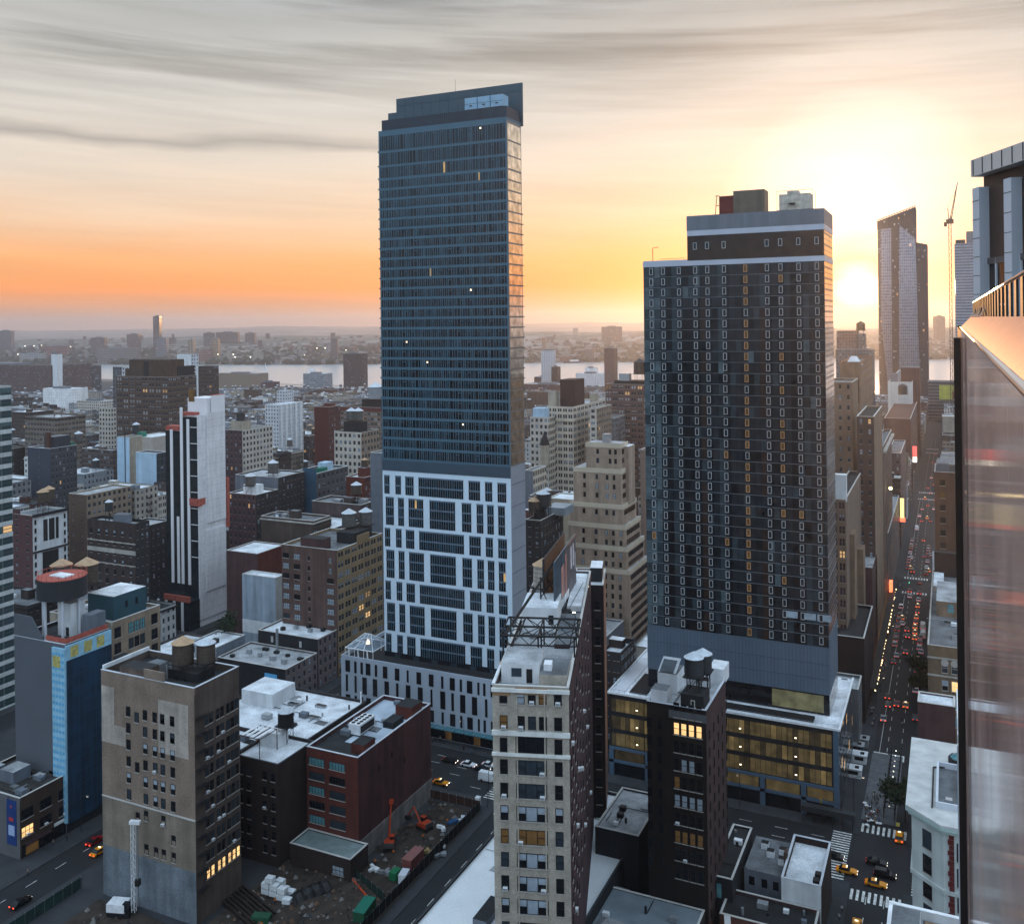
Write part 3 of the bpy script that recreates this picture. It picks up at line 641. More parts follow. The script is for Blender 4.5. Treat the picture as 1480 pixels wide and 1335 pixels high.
def curtain_tower():
    X0, Y0 = -30.2, 262.0; w, d = 50.2, 20.0; ztop = 158.9; zmid = 146.7; zroof = 23.6
    t = thing('curtain_wall_tower', 'broad dark glass tower with rows of small white-framed windows and a stepped top', 'tower', (X0, Y0, 0))
    RECTS.append((-90, -26, 254, 293)); KEEP.append((880, 1235, 1210, 250))
    xs = onY(993, 340, Y0).x-X0
    panel = mat('louvre_grey_panel', (.15, .19, .235), .55, var=.1, scale=.12, streak=.12); crown = mat('crown_panel', (.22, .235, .26), .5, var=.1, scale=.12, streak=.15); lightb = mat('light_floor_band', (.46, .48, .53), .4, var=.1)
    edge = mat('slab_edge_line', (.16, .2, .23), .4)
    gl = [glassmat('curtain_black', (.008, .010, .013), .07), glassmat('curtain_dark', (.018, .024, .030), .07), glassmat('curtain_brown', (.035, .022, .018), .08), glassmat('curtain_slate', (.035, .05, .06), .08), glassmat('curtain_pale', (.09, .125, .14), .12)]
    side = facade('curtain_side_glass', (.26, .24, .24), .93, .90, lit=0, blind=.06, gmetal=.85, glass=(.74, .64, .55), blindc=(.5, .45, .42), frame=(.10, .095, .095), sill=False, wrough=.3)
    m = MB(); m.box(-w, 0, 0, d, zroof, zmid-.01, (0, 1, 0, 0), top=2, uvs=(1, 7, 41)); m.box(xs, 0, 0, d, zmid, ztop-.01, (0, 1, 0, 0), top=2, uvs=(1, 7, 4)); m.build('core_wall', [gl[0], side, tar], t)
    m = MB(); m.box(-w-.1, .1, -.12, -.001, 29, 41.6, 0)
    for k in range(52): x = -w+k*.97; m.box(x, x+.06, -.17, -.12, 29, 41.6, 1)
    for z in (33, 37): m.box(-w, .1, -.16, -.12, z, z+.1, 1)
    m.build('louvre_base', [panel, mat('louvre_rib', (.10, .13, .165), .5)], t)
    MB().box(.001, .1, -.1, d, 29, 44, 0).build('side_louvre', [panel], t)
    MB().box(-w*.3, -1.5, -.06, -.003, 24, 28.6, 0).build('lit_base_glazing', [glassmat('olive_lit_glass', (.12, .12, .07), .15, emit=((.9, .8, .4), .07))], t)
    cols = [925+c/5.103 for c in (95, 183, 300, 420, 510, 633, 790, 950, 1050, 1183, 1318)]
    lx = [onY(c, 600, Y0).x-X0 for c in cols]; n = 34; fh = (zmid-1.4-41.6)/n
    bays = []; x = -w
    r = random.Random(8)
    while x < -.3: ww = min(1.65, -x); bays.append((x, x+ww)); x += ww
    tone = [r.choice((0, 0, 1, 1, 2, 3)) for _ in bays]
    fm = MB(); rest = MB(); count = 0
    wfr = mat('pale_vent_frame', (.44, .46, .47), .5); wfo = mat('orange_reflect_frame', (.5, .33, .2), .5)  # second frame colour has the orange reflected light painted in
    def vent():
        q = MB(); a, b, h = .52, .52, 1.95; th = .13
        q.box(-a, -a+th, -.2, 0, 0, h, 0); q.box(a-th, a, -.2, 0, 0, h, 0); q.box(-a+th, a-th, -.2, 0, 0, th, 0); q.box(-a+th, a-th, -.2, 0, h-th, h, 0); q.poly([(-a+th, -.03, th), (a-th, -.03, th), (a-th, -.03, h-th), (-a+th, -.03, h-th)], 1); return q
    v1 = vent(); vm1 = v1.mesh('vent_window', [wfr, gl[1]]); vm2 = v1.mesh('vent_window', [wfo, g_amber])
    places = []
    for f in range(n):
        z0 = 41.6+f*fh; m = MB()
        for i, (a, b) in enumerate(bays):
            s_ = r.random(); gi = tone[i] if s_ < .7 else r.choice((0, 1, 1, 3))
            if i < 3: gi = 4 if s_ < .6 else 3
            if s_ > .985: gi = 4
            hi = f/n
            m.poly([(a+.05, -.04, z0+.12), (b-.05, -.04, z0+.12), (b-.05, -.04, z0+fh), (a+.05, -.04, z0+fh)], gi)
        m.box(-w-.1, .05, -.22, -.001, z0, z0+.12, 5)
        if f in (2, ):  # pale blinds drawn along one floor
            for q in (lx[8], lx[9], lx[10]-.8): m.poly([(q-.2, -.06, z0+.9), (q+3.4, -.06, z0+.9), (q+3.4, -.06, z0+2.7), (q-.2, -.06, z0+2.7)], 6)
        m.build('curtain_wall_band', gl+[edge, g_sky_blind], t)
        for k, x in enumerate(lx):
            if f == n-1 and False: continue
            places.append((x, z0+.75, (k == 6 and r.random() < .85) or (k == 8 and r.random() < .3) or r.random() < .02))
    for k, x in enumerate(lx):
        if x > xs-1 and k in (3, 4, 5, 7, 8, 9, 10): places.append((x, zmid+3.1, False))
    places.sort(key=lambda p: (Vector((X0+p[0], Y0, p[1]))-CAM).length)
    for i, (x, z, warm) in enumerate(places):
        if i < 100: link('vent_window', vm2 if warm else vm1, t, (x, -.05, z))
        else: rest.add(v1, Matrix.Translation((x, -.05, z)), 2 if warm else 0)
    stuff(rest.build('vent_window', [wfr, gl[1], wfo, g_amber], t))
    m = MB(); m.box(-w-.1, .12, -.14, -.001, zmid-1.4, zmid, 0); m.box(xs, .12, -.14, -.001, zmid+7.0, zmid+8.5, 0); m.box(.001, .12, 0, d, zmid-1.4, zmid, 0); m.box(.001, .12, 0, d, zmid+7, zmid+8.5, 0); m.build('light_band', [lightb], t)
    m = MB(); m.box(xs, -.001, -.05, -.002, zmid+.05, zmid+6.95, 0); m.build('upper_glazing', [gl[2]], t)
    m = MB(); m.box(xs-.1, .1, -.12, -.001, zmid+8.52, ztop, 0); m.box(.001, .1, 0, d, zmid+8.52, ztop, 0); m.box(xs-.1, .1, .001, .4, ztop-.005, ztop+.5, 0); m.box(-.3, .1, .4, d, ztop-.005, ztop+.5, 0)
    for k in range(1, 22): x = xs+k*1.7; m.box(x, x+.05, -.15, -.12, zmid+8.6, ztop, 1)
    m.build('crown_cladding', [crown, panel], t)
    m = MB(); m.box(-w, xs-.11, .001, .3, zmid-.005, zmid+.4, 0); m.build('lower_roof_edge', [lightb], t)
    m = MB()
    for f in range(0, n, 2): z0 = 41.6+f*fh; m.box(.001, .1, .1, d-.1, z0, z0+.14, 0)
    m.build('side_floor_edge', [edge], t)
    # roof plant
    def pxx(p): return onY(p, 300, Y0+5).x-X0
    m = MB(); m.box(pxx(1061), pxx(1106), 4, 10, ztop+.01, onY(1080, 275, Y0+4).z, 0); m.build('plant_room', [mat('bronze_ribbed_metal', (.20, .17, .14), .5, var=.2, scale=.5, streak=.2)], t)
    m = MB(); m.box(pxx(1040), pxx(1061)-.05, 4.5, 10, ztop+.01, onY(1050, 283, Y0+4).z, 0); m.build('red_plant_casing', [mat('red_brown_metal', (.20, .055, .04), .6)], t)
    q = thing('cooling_tower', 'white boxy cooling tower on the stepped roof of the dark glass tower', 'cooling tower', (X0+pxx(1127), Y0+4, ztop+.02))
    W = pxx(1172)-pxx(1127); hh = onY(1150, 277, Y0+4).z-ztop
    m = MB(); m.box(0, W, 0, 5, 1.0, hh-.6, 0); m.box(W*.25, W*.62, .5, 4, hh-.59, hh+.3, 0); m.build('casing', [mat('weathered_white', (.5, .47, .42), .7, var=.5, scale=.6)], q)
    m = MB(); m.box(-.6, W+.9, -.5, 5.4, .7, .95, 0)
    for x in (0, W*.5, W-.2): m.box(x, x+.2, .2, .4, 0, .7, 0); m.box(x, x+.2, 4.4, 4.6, 0, .7, 0)
    m.build('steel_base', [dark_metal], q)
    m = MB()
    for x in (-.5, W+.7):
        for y in (-.4, 5.2): m.tube((x, y, .95), (x, y, hh+.4), .05)
    m.tube((-.5, -.4, hh+.3), (W+.7, -.4, hh+.3), .05); m.build('guard_frame', [dark_metal], q)
    MB().cyl(W*.42, -.55, .9, 2.6, 2.75, 0, 14).build('fan_guard', [dark_metal], q)
    MB().tube((pxx(1041), 4.4, ztop), (pxx(1033), 4.4, ztop+.2), .1).tube((pxx(1034), 4.4, ztop), (pxx(1037), 4.4, ztop+6.4), .1).tube((pxx(1041), 4.4, ztop+6.2), (pxx(1035), 4.4, ztop+6.2), .1).tube((pxx(1040), 4.4, ztop+3.5), (pxx(1035), 4.4, ztop+3.5), .1).build('escape_ladder', [rust_metal], t)
    MB().tube((-w+2, 3, zmid), (-w+2, 3, zmid+4.3), .1).tube((-w+2, 3, zmid+4.3), (-w+3.8, 3, zmid+4.5), .08).build('davit_arm', [dark_metal], t)
    MB().tube((-w+4.5, 1.5, zmid+.9), (xs-1, 1.5, zmid+.9), .06).build('roof_rail', [dark_metal], t)
    # podium
    q = thing('glass_podium', 'long four-storey glass block with amber lit floors under a white roof', 'building', (-27.2, 254, 0)); pw = 62.5; pd = 38
    wb = mat('podium_blue_frame', (.13, .185, .24), .5, var=.12)
    m = MB(); m.box(-pw, 0, 0, pd, 0, zroof-.3, (0, 1, 0, 0), top=0, uvs=(1, 12, 7)); m.build('wall', [dark_wall, facade('podium_side_glass', (.05, .055, .06), .92, .86, lit=.05, blind=.35, glass=(.05, .06, .07), blindc=(.2, .24, .28), frame=(.03, .03, .035), sill=False, litE=.5)], q)
    m = MB(); m.box(-pw-.3, .5, -.5, .0, zroof-.3, zroof+.25, 0); m.box(.0, .5, .001, pd, zroof-.3, zroof+.25, 0); m.box(-pw-.3, -pw, .001, pd, zroof-.3, zroof+.25, 0)
    for k in range(40): x = -pw+k*1.58; m.tube((x, -.4, zroof+.25), (x, -.4, zroof+1.1), .03, 1)
    m.box(-pw, .4, -.43, -.37, zroof+1.08, zroof+1.14, 1); m.build('roof_rim', [white_metal, galv], q)
    MB().poly([(-pw, .001, zroof-.25), (0, .001, zroof-.25), (0, pd, zroof-.25), (-pw, pd, zroof-.25)]).build('roof', [roof_white], q)
    for bb in ((-32, -6.5, 2.2, 5.6), (-37.2, -32.4, 2.6, 5.4), (-57, -52, 2.2, 17)): MB().box(*bb, zroof-.24, zroof+.22, 0).build('dark_gravel_bed', [mat('black_gravel', (.025, .027, .03), .95, var=.5, scale=2)], q)
    m = MB(); m.box(-62, -58.4, 1, 30, zroof-.24, zroof-.1, 0); m.build('roof_walkway', [pale_panel], q)
    ag = [glassmat('amber_office_glass', (.13, .095, .045), .12, emit=((1, .66, .25), .04)), glassmat('amber_office_glass_dim', (.06, .048, .03), .1, emit=((1, .66, .25), .015)), glassmat('amber_office_bright', (.2, .14, .06), .12, emit=((1, .66, .25), .085))]
    for (za, zc) in ((18.3, 21.9), (13.4, 17.0), (8.6, 12.2)):
        m = MB()
        for k in range(44):
            a, b = -pw+.6+k*1.4, -pw+.6+(k+1)*1.4
            if b > -1.2: continue
            gi = r.choice((0, 0, 0, 1, 2)) if k % 9 else 1
            m.poly([(a+.05, -.03, za), (b-.05, -.03, za), (b-.05, -.03, zc), (a+.05, -.03, zc)], gi)
            if k % 7 == 0: m.box(a-.06, a+.06, -.25, -.001, za-.5, zc+.5, 3)
        m.build('curtain_wall_band', ag+[dark_metal], q)
        for k in range(4): MB().box(-pw+8+k*14.5, -pw+8.5+k*14.5, -.06, -.035, za+1.1, za+1.35).build('ceiling_lamp', [mat('warm_lamp_glow', (1, .8, .5), .5, emit=((1, .8, .5), 5))], q)
    m = MB(); m.box(-pw, 0, -.3, -.001, 7.5, 8.3, 0); m.box(-pw, 0, -.3, -.001, 3.8, 4.6, 0)
    for k in range(6): x = -pw+k*10.6; m.box(x, x+1.3, -.3, -.002, 0, 7.5, 0)
    m.box(-1.3, .05, -.35, -.001, 0, zroof-.35, 0); m.build('street_frame', [wb], q)
    for k in range(6):
        x = -pw+1.3+k*10.6; MB().box(x+.3, min(x+8.9, -1.5), -.05, -.004, 4.7, 7.4).build('street_window', [ag[0] if k > 2 else ag[1]], q); MB().box(x+.3, min(x+8.9, -1.5), -.05, -.004, .3, 3.6).build('shop_window', [g_dark], q)
curtain_tower()

# ------------------------------------------------------------------ near blocks
# tan brick loft at the pit
b = Bld('weathered tan brick loft standing alone over the pit with two tanks on its roof', at=(-149, 153.5, 28, 14.1), h=51.6, front=mat('weathered_tan_brick', (.29, .235, .195), .9, var=.35, scale=.16, streak=.16, fine=.2), side=mat('dark_tan_brick', (.15, .12, .105), .9, var=.3, scale=.25, streak=.3, fine=.1), roof=tar, cope=pale_panel, parapet=1.6, keep=1330, fl=3.75)
KEEP.append((150, 347, 1335, 200))
cols = [b.lx(p) for p in (183.8, 196, 208, 222, 233, 247.3)]; zs = [42.2-3.73*k for k in range(9)]
mixB = ((GD, 7), (GM, 3), (GB, 2))
for i, z in enumerate(zs):
    for j, u in enumerate(cols):
        if i >= 5 and j == 0 and i > 6 or (j == 1 and i not in (0, 3, 6)) or (i == 6 and j in (0, 3, 5)) or (i == 7 and j != 5) or (i == 8 and j < 2): continue
        if i == 4 or (i == 2 and j > 1): g_ = GB
        else: g_ = rnd.choice((GD, GD, GM, GB) if i in (5, ) else (GD, GD, GD, GM))
        b.win('f', u, z-(.9 if j == 1 else 0), 1.25, 2.25, 'sash', g_, ac=rnd.random() < .07)
for z in zs+[z for z in (8.5,)]:
    for y in (3.6, 5.0, 7.0, 8.4, 10.3, 11.7, 13.1):
        b.win('s', y, z, 1.05, 2.3, 'sash', GL if z < 10 and y > 3 else rnd.choice((GD, GD, GM, GM)), ac=rnd.random() < .14)
b.part('render_patch', [mat('blue_grey_render', (.22, .245, .27), .9, var=.5, scale=.16, streak=.3, fine=.2, detail=9)], lambda m: m.box(-28, 0, -.06, -.002, 0, 11.6, 0))
b.part('buff_patch', [mat('buff_render', (.27, .235, .195), .9, var=.3, scale=.2, streak=.25, fine=.12)], lambda m: m.box(-28, 0, -.04, -.003, 11.61, 22.7, 0))
for q in ((-28, -20.5, 35.2, 39.5), (-10.5, -1.8, 35.8, 47.5), (-27.9, -24, 39.51, 48)): b.part('pale_brick_patch', [mat('pale_faded_brick', (.44, .40, .36), .9, var=.3, scale=.3, streak=.3, fine=.15)], lambda m: m.box(q[0], q[1], -.035, -.003, q[2], q[3], 0))
b.part('string_course', [stone_cope], lambda m: m.box(-28, .02, -.18, -.001, 22.7, 23.0, 0))
def fire_escape(m, n, z0, dz, y0, y1):
    for k in range(n):
        z = z0+k*dz; m.box(.02, 1.25, y0, y1, z, z+.08, 0)
        for y in (y0, y1): m.tube((1.2, y, z), (1.2, y, z+1), .04)
        m.tube((1.22, y0, z+1), (1.22, y1, z+1), .04); m.tube((1.22, y0, z+.5), (1.22, y1, z+.5), .03)
        if k < n-1: m.tube((.7, y0+.2, z+.1), (.7, y1-.3, z+dz), .06); m.tube((1.1, y0+.2, z+.1), (1.1, y1-.3, z+dz), .06)
b.part('fire_escape', [dark_metal], lambda m: fire_escape(m, 11, 7.5, 3.73, .4, 3.0))
b.bulk(-22.5, -14.8, .4, 4.6, 3.0, mat('bulkhead_brick', (.17, .13, .11), .9, var=.3, streak=.3), tar); b.bulk(-13.5, -4.4, 5.5, 11, 2.0, dark_wall, tar); b.box('raised_parapet', -14.7, -8.7, -.02, .34, 51.61, 53.6, mat('weathered_tan_brick', (.29, .235, .195))); b.box('raised_parapet', -28, -27.6, .4, 14, 51.61, 52.4, white_wall); b.bulk(-8.6, -.4, .36, 3.2, .9, mat('bulkhead_brick', (.2, .15, .12)), tar, 'raised_parapet')
btank(b, 'brown water tank with tan cone on the weathered tan brick loft', -9.6, 6.6, 2.4, 4.4, 2.1+1.6, wood_tank, roof_tan); btank(b, 'brown water tank with zinc cone on the weathered tan brick loft', -5.2, 9.2, 2.1, 4.1, 2.1+1.6, wood_tank, roof_zinc)
b.part('roof_flue', [galv], lambda m: m.cyl(-12.6, 4.8, .18, b.zr, b.zr+3.2, 0, 8)); b.finish()
# low shop row with the blue sign
b = Bld('low brick shop row with a blue poster on its blank end wall', at=(-207, 155, 22, 19), h=15.2, front=mat('party_wall_grey', (.16, .16, .17), .9), side=mat('shop_brown_brick', (.10, .07, .055), .9, var=.3, streak=.2), roof=mat('patchy_tar_roof', (.085, .08, .075), .9, var=.7, scale=.35, detail=9), parapet=.8)
for y in (2, 7.2, 12.6, 17): b.win('s', y, 9.4, 3.3, 2.5, 'grid3x2', GL if y > 16 else GD); b.win('s', y, 5.2, 3.3, 2.4, 'grid3x2', GL if y < 4 else GD, ac=True)
b.part('wall_poster', [mat('poster_blue', (.03, .08, .22), .5), mat('poster_light', (.35, .42, .55), .5), mat('poster_red', (.45, .08, .08), .5)], lambda m: (m.box(-4.6, -1.2, -.12, -.01, 3.2, 14.2, 0), m.box(-4.0, -1.8, -.14, -.121, 5.5, 8, 1), m.box(-3.8, -2.2, -.14, -.121, 9.0, 9.9, 2), m.box(-3.3, -2.7, -.14, -.121, 12.3, 12.8, 2)))
b.part('shopfront', [g_dark, g_amber], lambda m: (m.box(.005, .06, .5, 18.5, .3, 3.3, 0), m.box(.061, .09, 1.5, 5, .5, 2.6, 1)))
b.part('shop_awning', [mat('dark_awning', (.06, .03, .035), .8)], lambda m: m.box(.07, 1.5, 1, 8, 3.4, 3.7, 0)); b.part('shop_sign', [white_wall], lambda m: m.box(.07, .2, 9.5, 15, 3.5, 4.3, 0))
for (x0, x1, y0, y1, h) in ((-14, -9, 5, 10, 3), (-20, -16, 3, 8, 2.6), (-7, -4.5, 9, 11, 1.0)): b.bulk(x0, x1, y0, y1, h, grey_wall, roof_pale)
b.bulk(-6, -2.5, 13, 16, .7, mat('rusty_roof_box', (.2, .12, .08)), None, 'skylight'); b.finish()
# netted hotel under works
b = Bld('half-built grey block wrapped in blue netting with a round red-topped roof drum', at=(-206.6, 168, 19, 14), h=48.6, front=mat('blank_grey_panel', (.145, .155, .175), .85, var=.1, scale=.1), side=dark_wall, roof=concrete, parapet=1.0, cope=pale_panel, name='netted_building', keep=1130)
net = mat('blue_netting', (.02, .07, .12), .85, var=.55, scale=.22, streak=.5, detail=8); netl = mat('light_blue_sheet', (.32, .50, .60), .8, var=.25, scale=.6)
def netgrid(m):
    m.box(-4.1, .55, -.6, -.05, 3, 47.6, 0)
    for k in range(24):
        for j in range(4): m.box(-3.9+j*1.12, -3.1+j*1.12, -.63, -.601, 4.2+k*1.8, 5.0+k*1.8, 1)
b.part('sheet_wrap', [netl, mat('sheet_panel_dark', (.17, .40, .56), .8)], netgrid)
b.part('scaffold_netting', [net, mat('net_fold', (.035, .10, .165), .85)], lambda m: (m.box(.05, .55, -.04, 14.2, 2.5, 44.4, 0), [m.box(.551, .60, .2+k*1.75, .32+k*1.75, 3, 44, 1) for k in range(8)], [m.box(.551, .58, 0, 14, 4+k*3.6, 4.1+k*3.6, 1) for k in range(11)]))
b.part('bright_netting', [netl], lambda m: m.box(.05, .6, -.04, 14.2, 44.41, 48.2, 0))
for k, y in enumerate((2.4, 6.6, 10.6)): b.part('yellow_sheathing', [mat('yellow_board', (.48, .44, .20), .8, var=.6, scale=1.2)], lambda m: m.box(.601, .66, y-1.2, y+1.2, 44.9, 47.7, 0))
b.part('yellow_sheathing', [MATS['yellow_board']], lambda m: m.box(-3.8, -1.0, -.66, -.635, 42.6, 45.6, 0))
b.part('raised_end_wall', [mat('blank_grey_panel', (.145, .155, .175))], lambda m: (m.box(-19, -12.5, .0, .34, 48.61, 54.2, 0), m.poly([(-12.5, .0, 48.61), (-8, .0, 48.61), (-12.5, .0, 54.2)], 0), m.poly([(-12.5, .34, 54.2), (-8, .34, 48.61), (-12.5, .34, 48.61)], 0), m.poly([(-12.5, 0, 54.2), (-8, 0, 48.61), (-8, .34, 48.61), (-12.5, .34, 54.2)], 0)))
red = mat('red_guard_net', (.40, .14, .11), .8, var=.4, scale=.9)
b.part('red_guard_rail', [red], lambda m: (m.box(-7.6, .2, .5, .62, 48.7, 49.9, 0), m.box(-.05, .07, .7, 13.5, 48.7, 50.0, 0)))
b.part('roof_drum', [mat('drum_dark', (.055, .058, .065), .7, var=.15), red], lambda m: m.cyl(-9.5, 7.2, 6.2, 58.2, 63.4, 0, 36))
b.part('drum_deck', [red, white_wall], lambda m: (m.cyl(-9.5, 7.2, 6.25, 63.41, 63.6, 0, 36), m.box(-12, -6.5, 5.2, 8.6, 63.61, 63.9, 1), [m.tube((-9.5+6.1*math.cos(a), 7.2+6.1*math.sin(a), 63.6), (-9.5+6.1*math.cos(a), 7.2+6.1*math.sin(a), 64.8), .07) for a in [k*.26 for k in range(24)]], [m.tube((-9.5+6.1*math.cos(a), 7.2+6.1*math.sin(a), 64.7), (-9.5+6.1*math.cos(a+.26), 7.2+6.1*math.sin(a+.26), 64.7), .08) for a in [k*.26 for k in range(17)]]))
for a in (.3, 1.3, 2.6, 3.7, 4.6, 5.6): b.part('drum_column', [pale_panel], lambda m: m.cyl(-9.5+4.9*math.cos(a), 7.2+4.9*math.sin(a), .38, 47.6, 58.2, 0, 10))
b.box('stair_core', -10.5, -5.5, 6.5, 11, 47.7, 56.5, white_wall); b.box('stair_door', -7.4, -6.3, 6.44, 6.499, 47.8, 50.2, dark_wall)
b.box('roof_shed', -3.6, -.6, 8.5, 13.4, 47.7, 53.5, grey_wall); b.finish()
tank('brown tank with wide tan cone rising behind the red-topped drum', (-219.5, 186, 56), 3.0, 5.2, 2.6, wood_tank, roof_tan); tank('second tan-coned tank half hidden by the red-topped drum', (-226, 183, 56), 2.8, 5, 2.6, wood_grey, roof_tan)
# its beige neighbour with the teal rooftop room
b = Bld('beige stone loft with a teal rooftop room next to the blue-netted block', at=(-206.4, 182.6, 24, 17.2), h=50.0, front=cream_stone, side=mat('beige_stone', (.31, .255, .20), .85, var=.25, scale=.3, streak=.25), roof=roof_pale, parapet=1.0, keep=1000)
for z in [45.2-4.3*k for k in range(10)]:
    for y in (2.0, 6.6, 8.6, 10.6, 15): b.win('s', y, z, 2.2 if y in (2.0, 15) else 1.7, 2.9, 'grid2x2', GT if z > 45 and y > 5 and y < 12 else rnd.choice((GD, GD, GM)))
b.box('rooftop_room', -13, -3.0, 3.5, 15, b.zr, 55.6, mat('teal_render', (.05, .115, .14), .7, var=.1), roof_white); b.box('room_coping', -13.2, -2.8, 3.3, 3.6, 55.61, 55.9, white_metal)
b.part('room_window', [g_dark], lambda m: (m.box(-2.99, -2.94, 7.4, 8.3, 51.6, 53.4, 0), m.box(-2.99, -2.94, 11, 11.9, 51.6, 53.4, 0)))
b.part('balcony_bay', [mat('bay_metal', (.09, .095, .10), .5)], lambda m: m.box(.01, 1.3, .5, 4.2, 38, 40.5, 0)); cornice(b, 31.0, .5, .6, cream_stone, True, False); b.finish()
# red brick block in the middle of the site
b = Bld('dark red brick block beside the excavation with white-edged roof and blue ribbon windows', at=(-130.2, 187.4, 15.2, 34.8), h=25.6, front=brick_red, side=mat('old_red_purple_brick', (.13, .062, .062), .9, var=.4, scale=.2, streak=.4, fine=.15), roof=mat('pale_blue_roof', (.42, .47, .52), .7, var=.25, scale=.2, detail=8), cope=pale_panel, parapet=1.2, keep=1250)
for z in [21.3-3.55*k for k in range(6)]:
    for u in (-12.2, -6.1): b.win('f', u, z, 4.6, 1.9, 'grid5x1', rnd.choice((GT, GT, GD, GM)))
b.part('front_roof_patch', [tar], lambda m: m.box(-14.8, -.4, .4, 7.5, b.zr+.01, b.zr+.25, 0)); b.part('left_roof_patch', [tar], lambda m: m.box(-14.8, -9.5, 7.6, 16, b.zr+.01, b.zr+.2, 0))
b.bulk(-4.2, -.45, 3.2, 8.2, 2.6, brick_red, tar); b.bulk(-5.4, -.4, 25.5, 31, 3.3, brick_red, tar); b.bulk(-5.2, -2, 19, 24, 1.6, dark_wall, tar, 'roof_shed')
b.box('wall_base', .001, .25, .2, 34.6, 0, 5.2, mat('stained_concrete_base', (.26, .25, .24), .9, var=.4, scale=.3, streak=.4))
for y in (9, 15, 21): b.win('s', y, 15+rnd.random()*5, .5, 1.6, 'plainframe', GD)
b.finish()
q = thing('rooftop_chiller', 'white chiller with a row of round fans on the red brick block', 'chiller', (-141, 199, b.zr+.02))
MB().box(0, 3.4, 0, 7, .4, 3.0).build('casing', [white_metal], q)
for k in range(5):
    for j in range(2): MB().cyl(.9+j*1.6, .9+k*1.3, .52, 3.0, 3.12, 0, 12).build('fan', [dark_metal], q)
MB().box(3.401, 3.44, .4, 6.6, .7, 2.5).build('grille', [dark_metal], q); MB().box(.3, 3.1, .2, 6.8, 0, .4).build('base_frame', [dark_metal], q)
b = Bld('single-storey brick annex with pale ribbed roof at the foot of the red block', at=(-127.5, 180, 17.5, 7.3), h=5.6, front=brick_dark, side=brick_dark, roof=mat('ribbed_green_roof', (.25, .30, .30), .6, var=.25, scale=.4, streak=.2), parapet=.4)
b.win('f', -3.5, 1.2, 3.2, 2, 'grid3x2', GB); b.finish()
# dark lofts between
b = Bld('dark brick loft with a deep light court left of the red brick block', at=(-160.4, 170.5, 18, 21), h=24.6, front=brick_dark, side=brick_dark, roof=roof_white, cope=concrete, parapet=1.0)
b.wins('f', [-1.6, -4, -6.4], [21-3.5*k for k in range(6)], 1.3, 2.1, 'sash', ((GD, 5), (GM, 2), (GB, 1)), .15); b.wins('s', [1.6, 4.6], [21-3.5*k for k in range(6)], 1.2, 2, 'sash', acp=.1); b.finish()
FRAMEB = b
b = Bld('narrow dark brick wing with white roof touching the red block', at=(-146.5, 178, 13.6, 14), h=24.9, front=brick_dark, side=brick_dark, roof=roof_white, cope=concrete, parapet=.8)
b.wins('f', [-1.6, -4.2, -9, -11.5], [20.5-3.5*k for k in range(6)], 1.2, 2.0, 'sash', ((GD, 6), (GM, 2)), .1)
b.part('tank_platform', [rust_metal, white_metal], lambda m: ([m.tube((x, y, b.zr), (x, y, b.zr+5.2), .13) for x in (-12.6, -6.5) for y in (1.0, 7.5)], [m.tube((x, 1, b.zr+5.1), (x, 7.5, b.zr+5.1), .12) for x in (-12.6, -10.5, -8.5, -6.5)], m.tube((-12.6, 1, b.zr+5.1), (-6.5, 1, b.zr+5.1), .14), m.tube((-12.6, 7.5, b.zr+5.1), (-6.5, 7.5, b.zr+5.1), .14), [m.box(-12.4+k*1.5, -11.6+k*1.5, 1.2, 7.2, b.zr+5.2, b.zr+5.32, 1) for k in range(4)], m.box(-12.5, -6.6, 8, 12, b.zr, b.zr+3.5, 1)))
b.finish()
tank('black water tank with white cone above the steel roof platform', (-153, 189, 24.8), 2.0, 3.4, 4.2, mat('black_tank_wood', (.03, .03, .032), .8), roof_zinc)
b = Bld('low dark block with a wide white roof and skylights on the avenue', at=(-151, 194, 35.5, 28), h=23.0, front=brick_dark, side=brick_dark, roof=roof_white, cope=concrete, parapet=.7)
b.bulk(-33, -22, 14, 24, 4.0, white_wall, roof_white)
for (x, y) in ((-20, 18), (-17, 12), (-12, 20), (-9, 13)): b.box('skylight', x, x+3.2, y, y+1.4, b.zr, b.zr+.6, galv, g_dark)
b.wins('s', [4, 8, 12, 16, 20, 24], [19-3.5*k for k in range(4)], 1.3, 2, 'sash'); b.part('roof_post', [white_metal], lambda m: m.cyl(-1.2, 27, .25, b.zr, b.zr+3.4, 0, 8)); b.finish()
# ------------------------------------------------------------------ narrow stone loft with the billboard
ROTC = math.radians(17.4)
pc = CAM+ray(822, 1000)*149
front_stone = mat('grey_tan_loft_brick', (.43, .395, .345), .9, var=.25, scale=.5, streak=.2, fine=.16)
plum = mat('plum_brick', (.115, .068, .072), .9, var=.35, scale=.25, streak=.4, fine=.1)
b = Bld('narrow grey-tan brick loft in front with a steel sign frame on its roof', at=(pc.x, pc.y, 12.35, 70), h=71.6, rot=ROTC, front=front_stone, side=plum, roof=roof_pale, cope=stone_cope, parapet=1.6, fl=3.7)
KEEP.append((712, 855, 1335, 149))
zy = lambda y: 73.3-(y-978)*.1104
mixC = ((GD, 4), (GM, 3), (GB, 3), (GA, 1))
for y in (1020, 1057):
    for u in (-10.55, -7.75, -5.95, -4.2, -1.75): b.win('f', u, zy(y), 1.25, 2.15, 'sash', rnd.choice((GD, GM, GD, GB, GA)), ac=rnd.random() < .12)
b.win('f', -10.6, zy(1091), 1.2, 2.3, 'plain', GD); b.win('f', -6.15, zy(1091), 5.0, 2.6, 'plain_grid3x1', GD); b.win('f', -1.75, zy(1091), 1.25, 2.4, 'plain', GD)
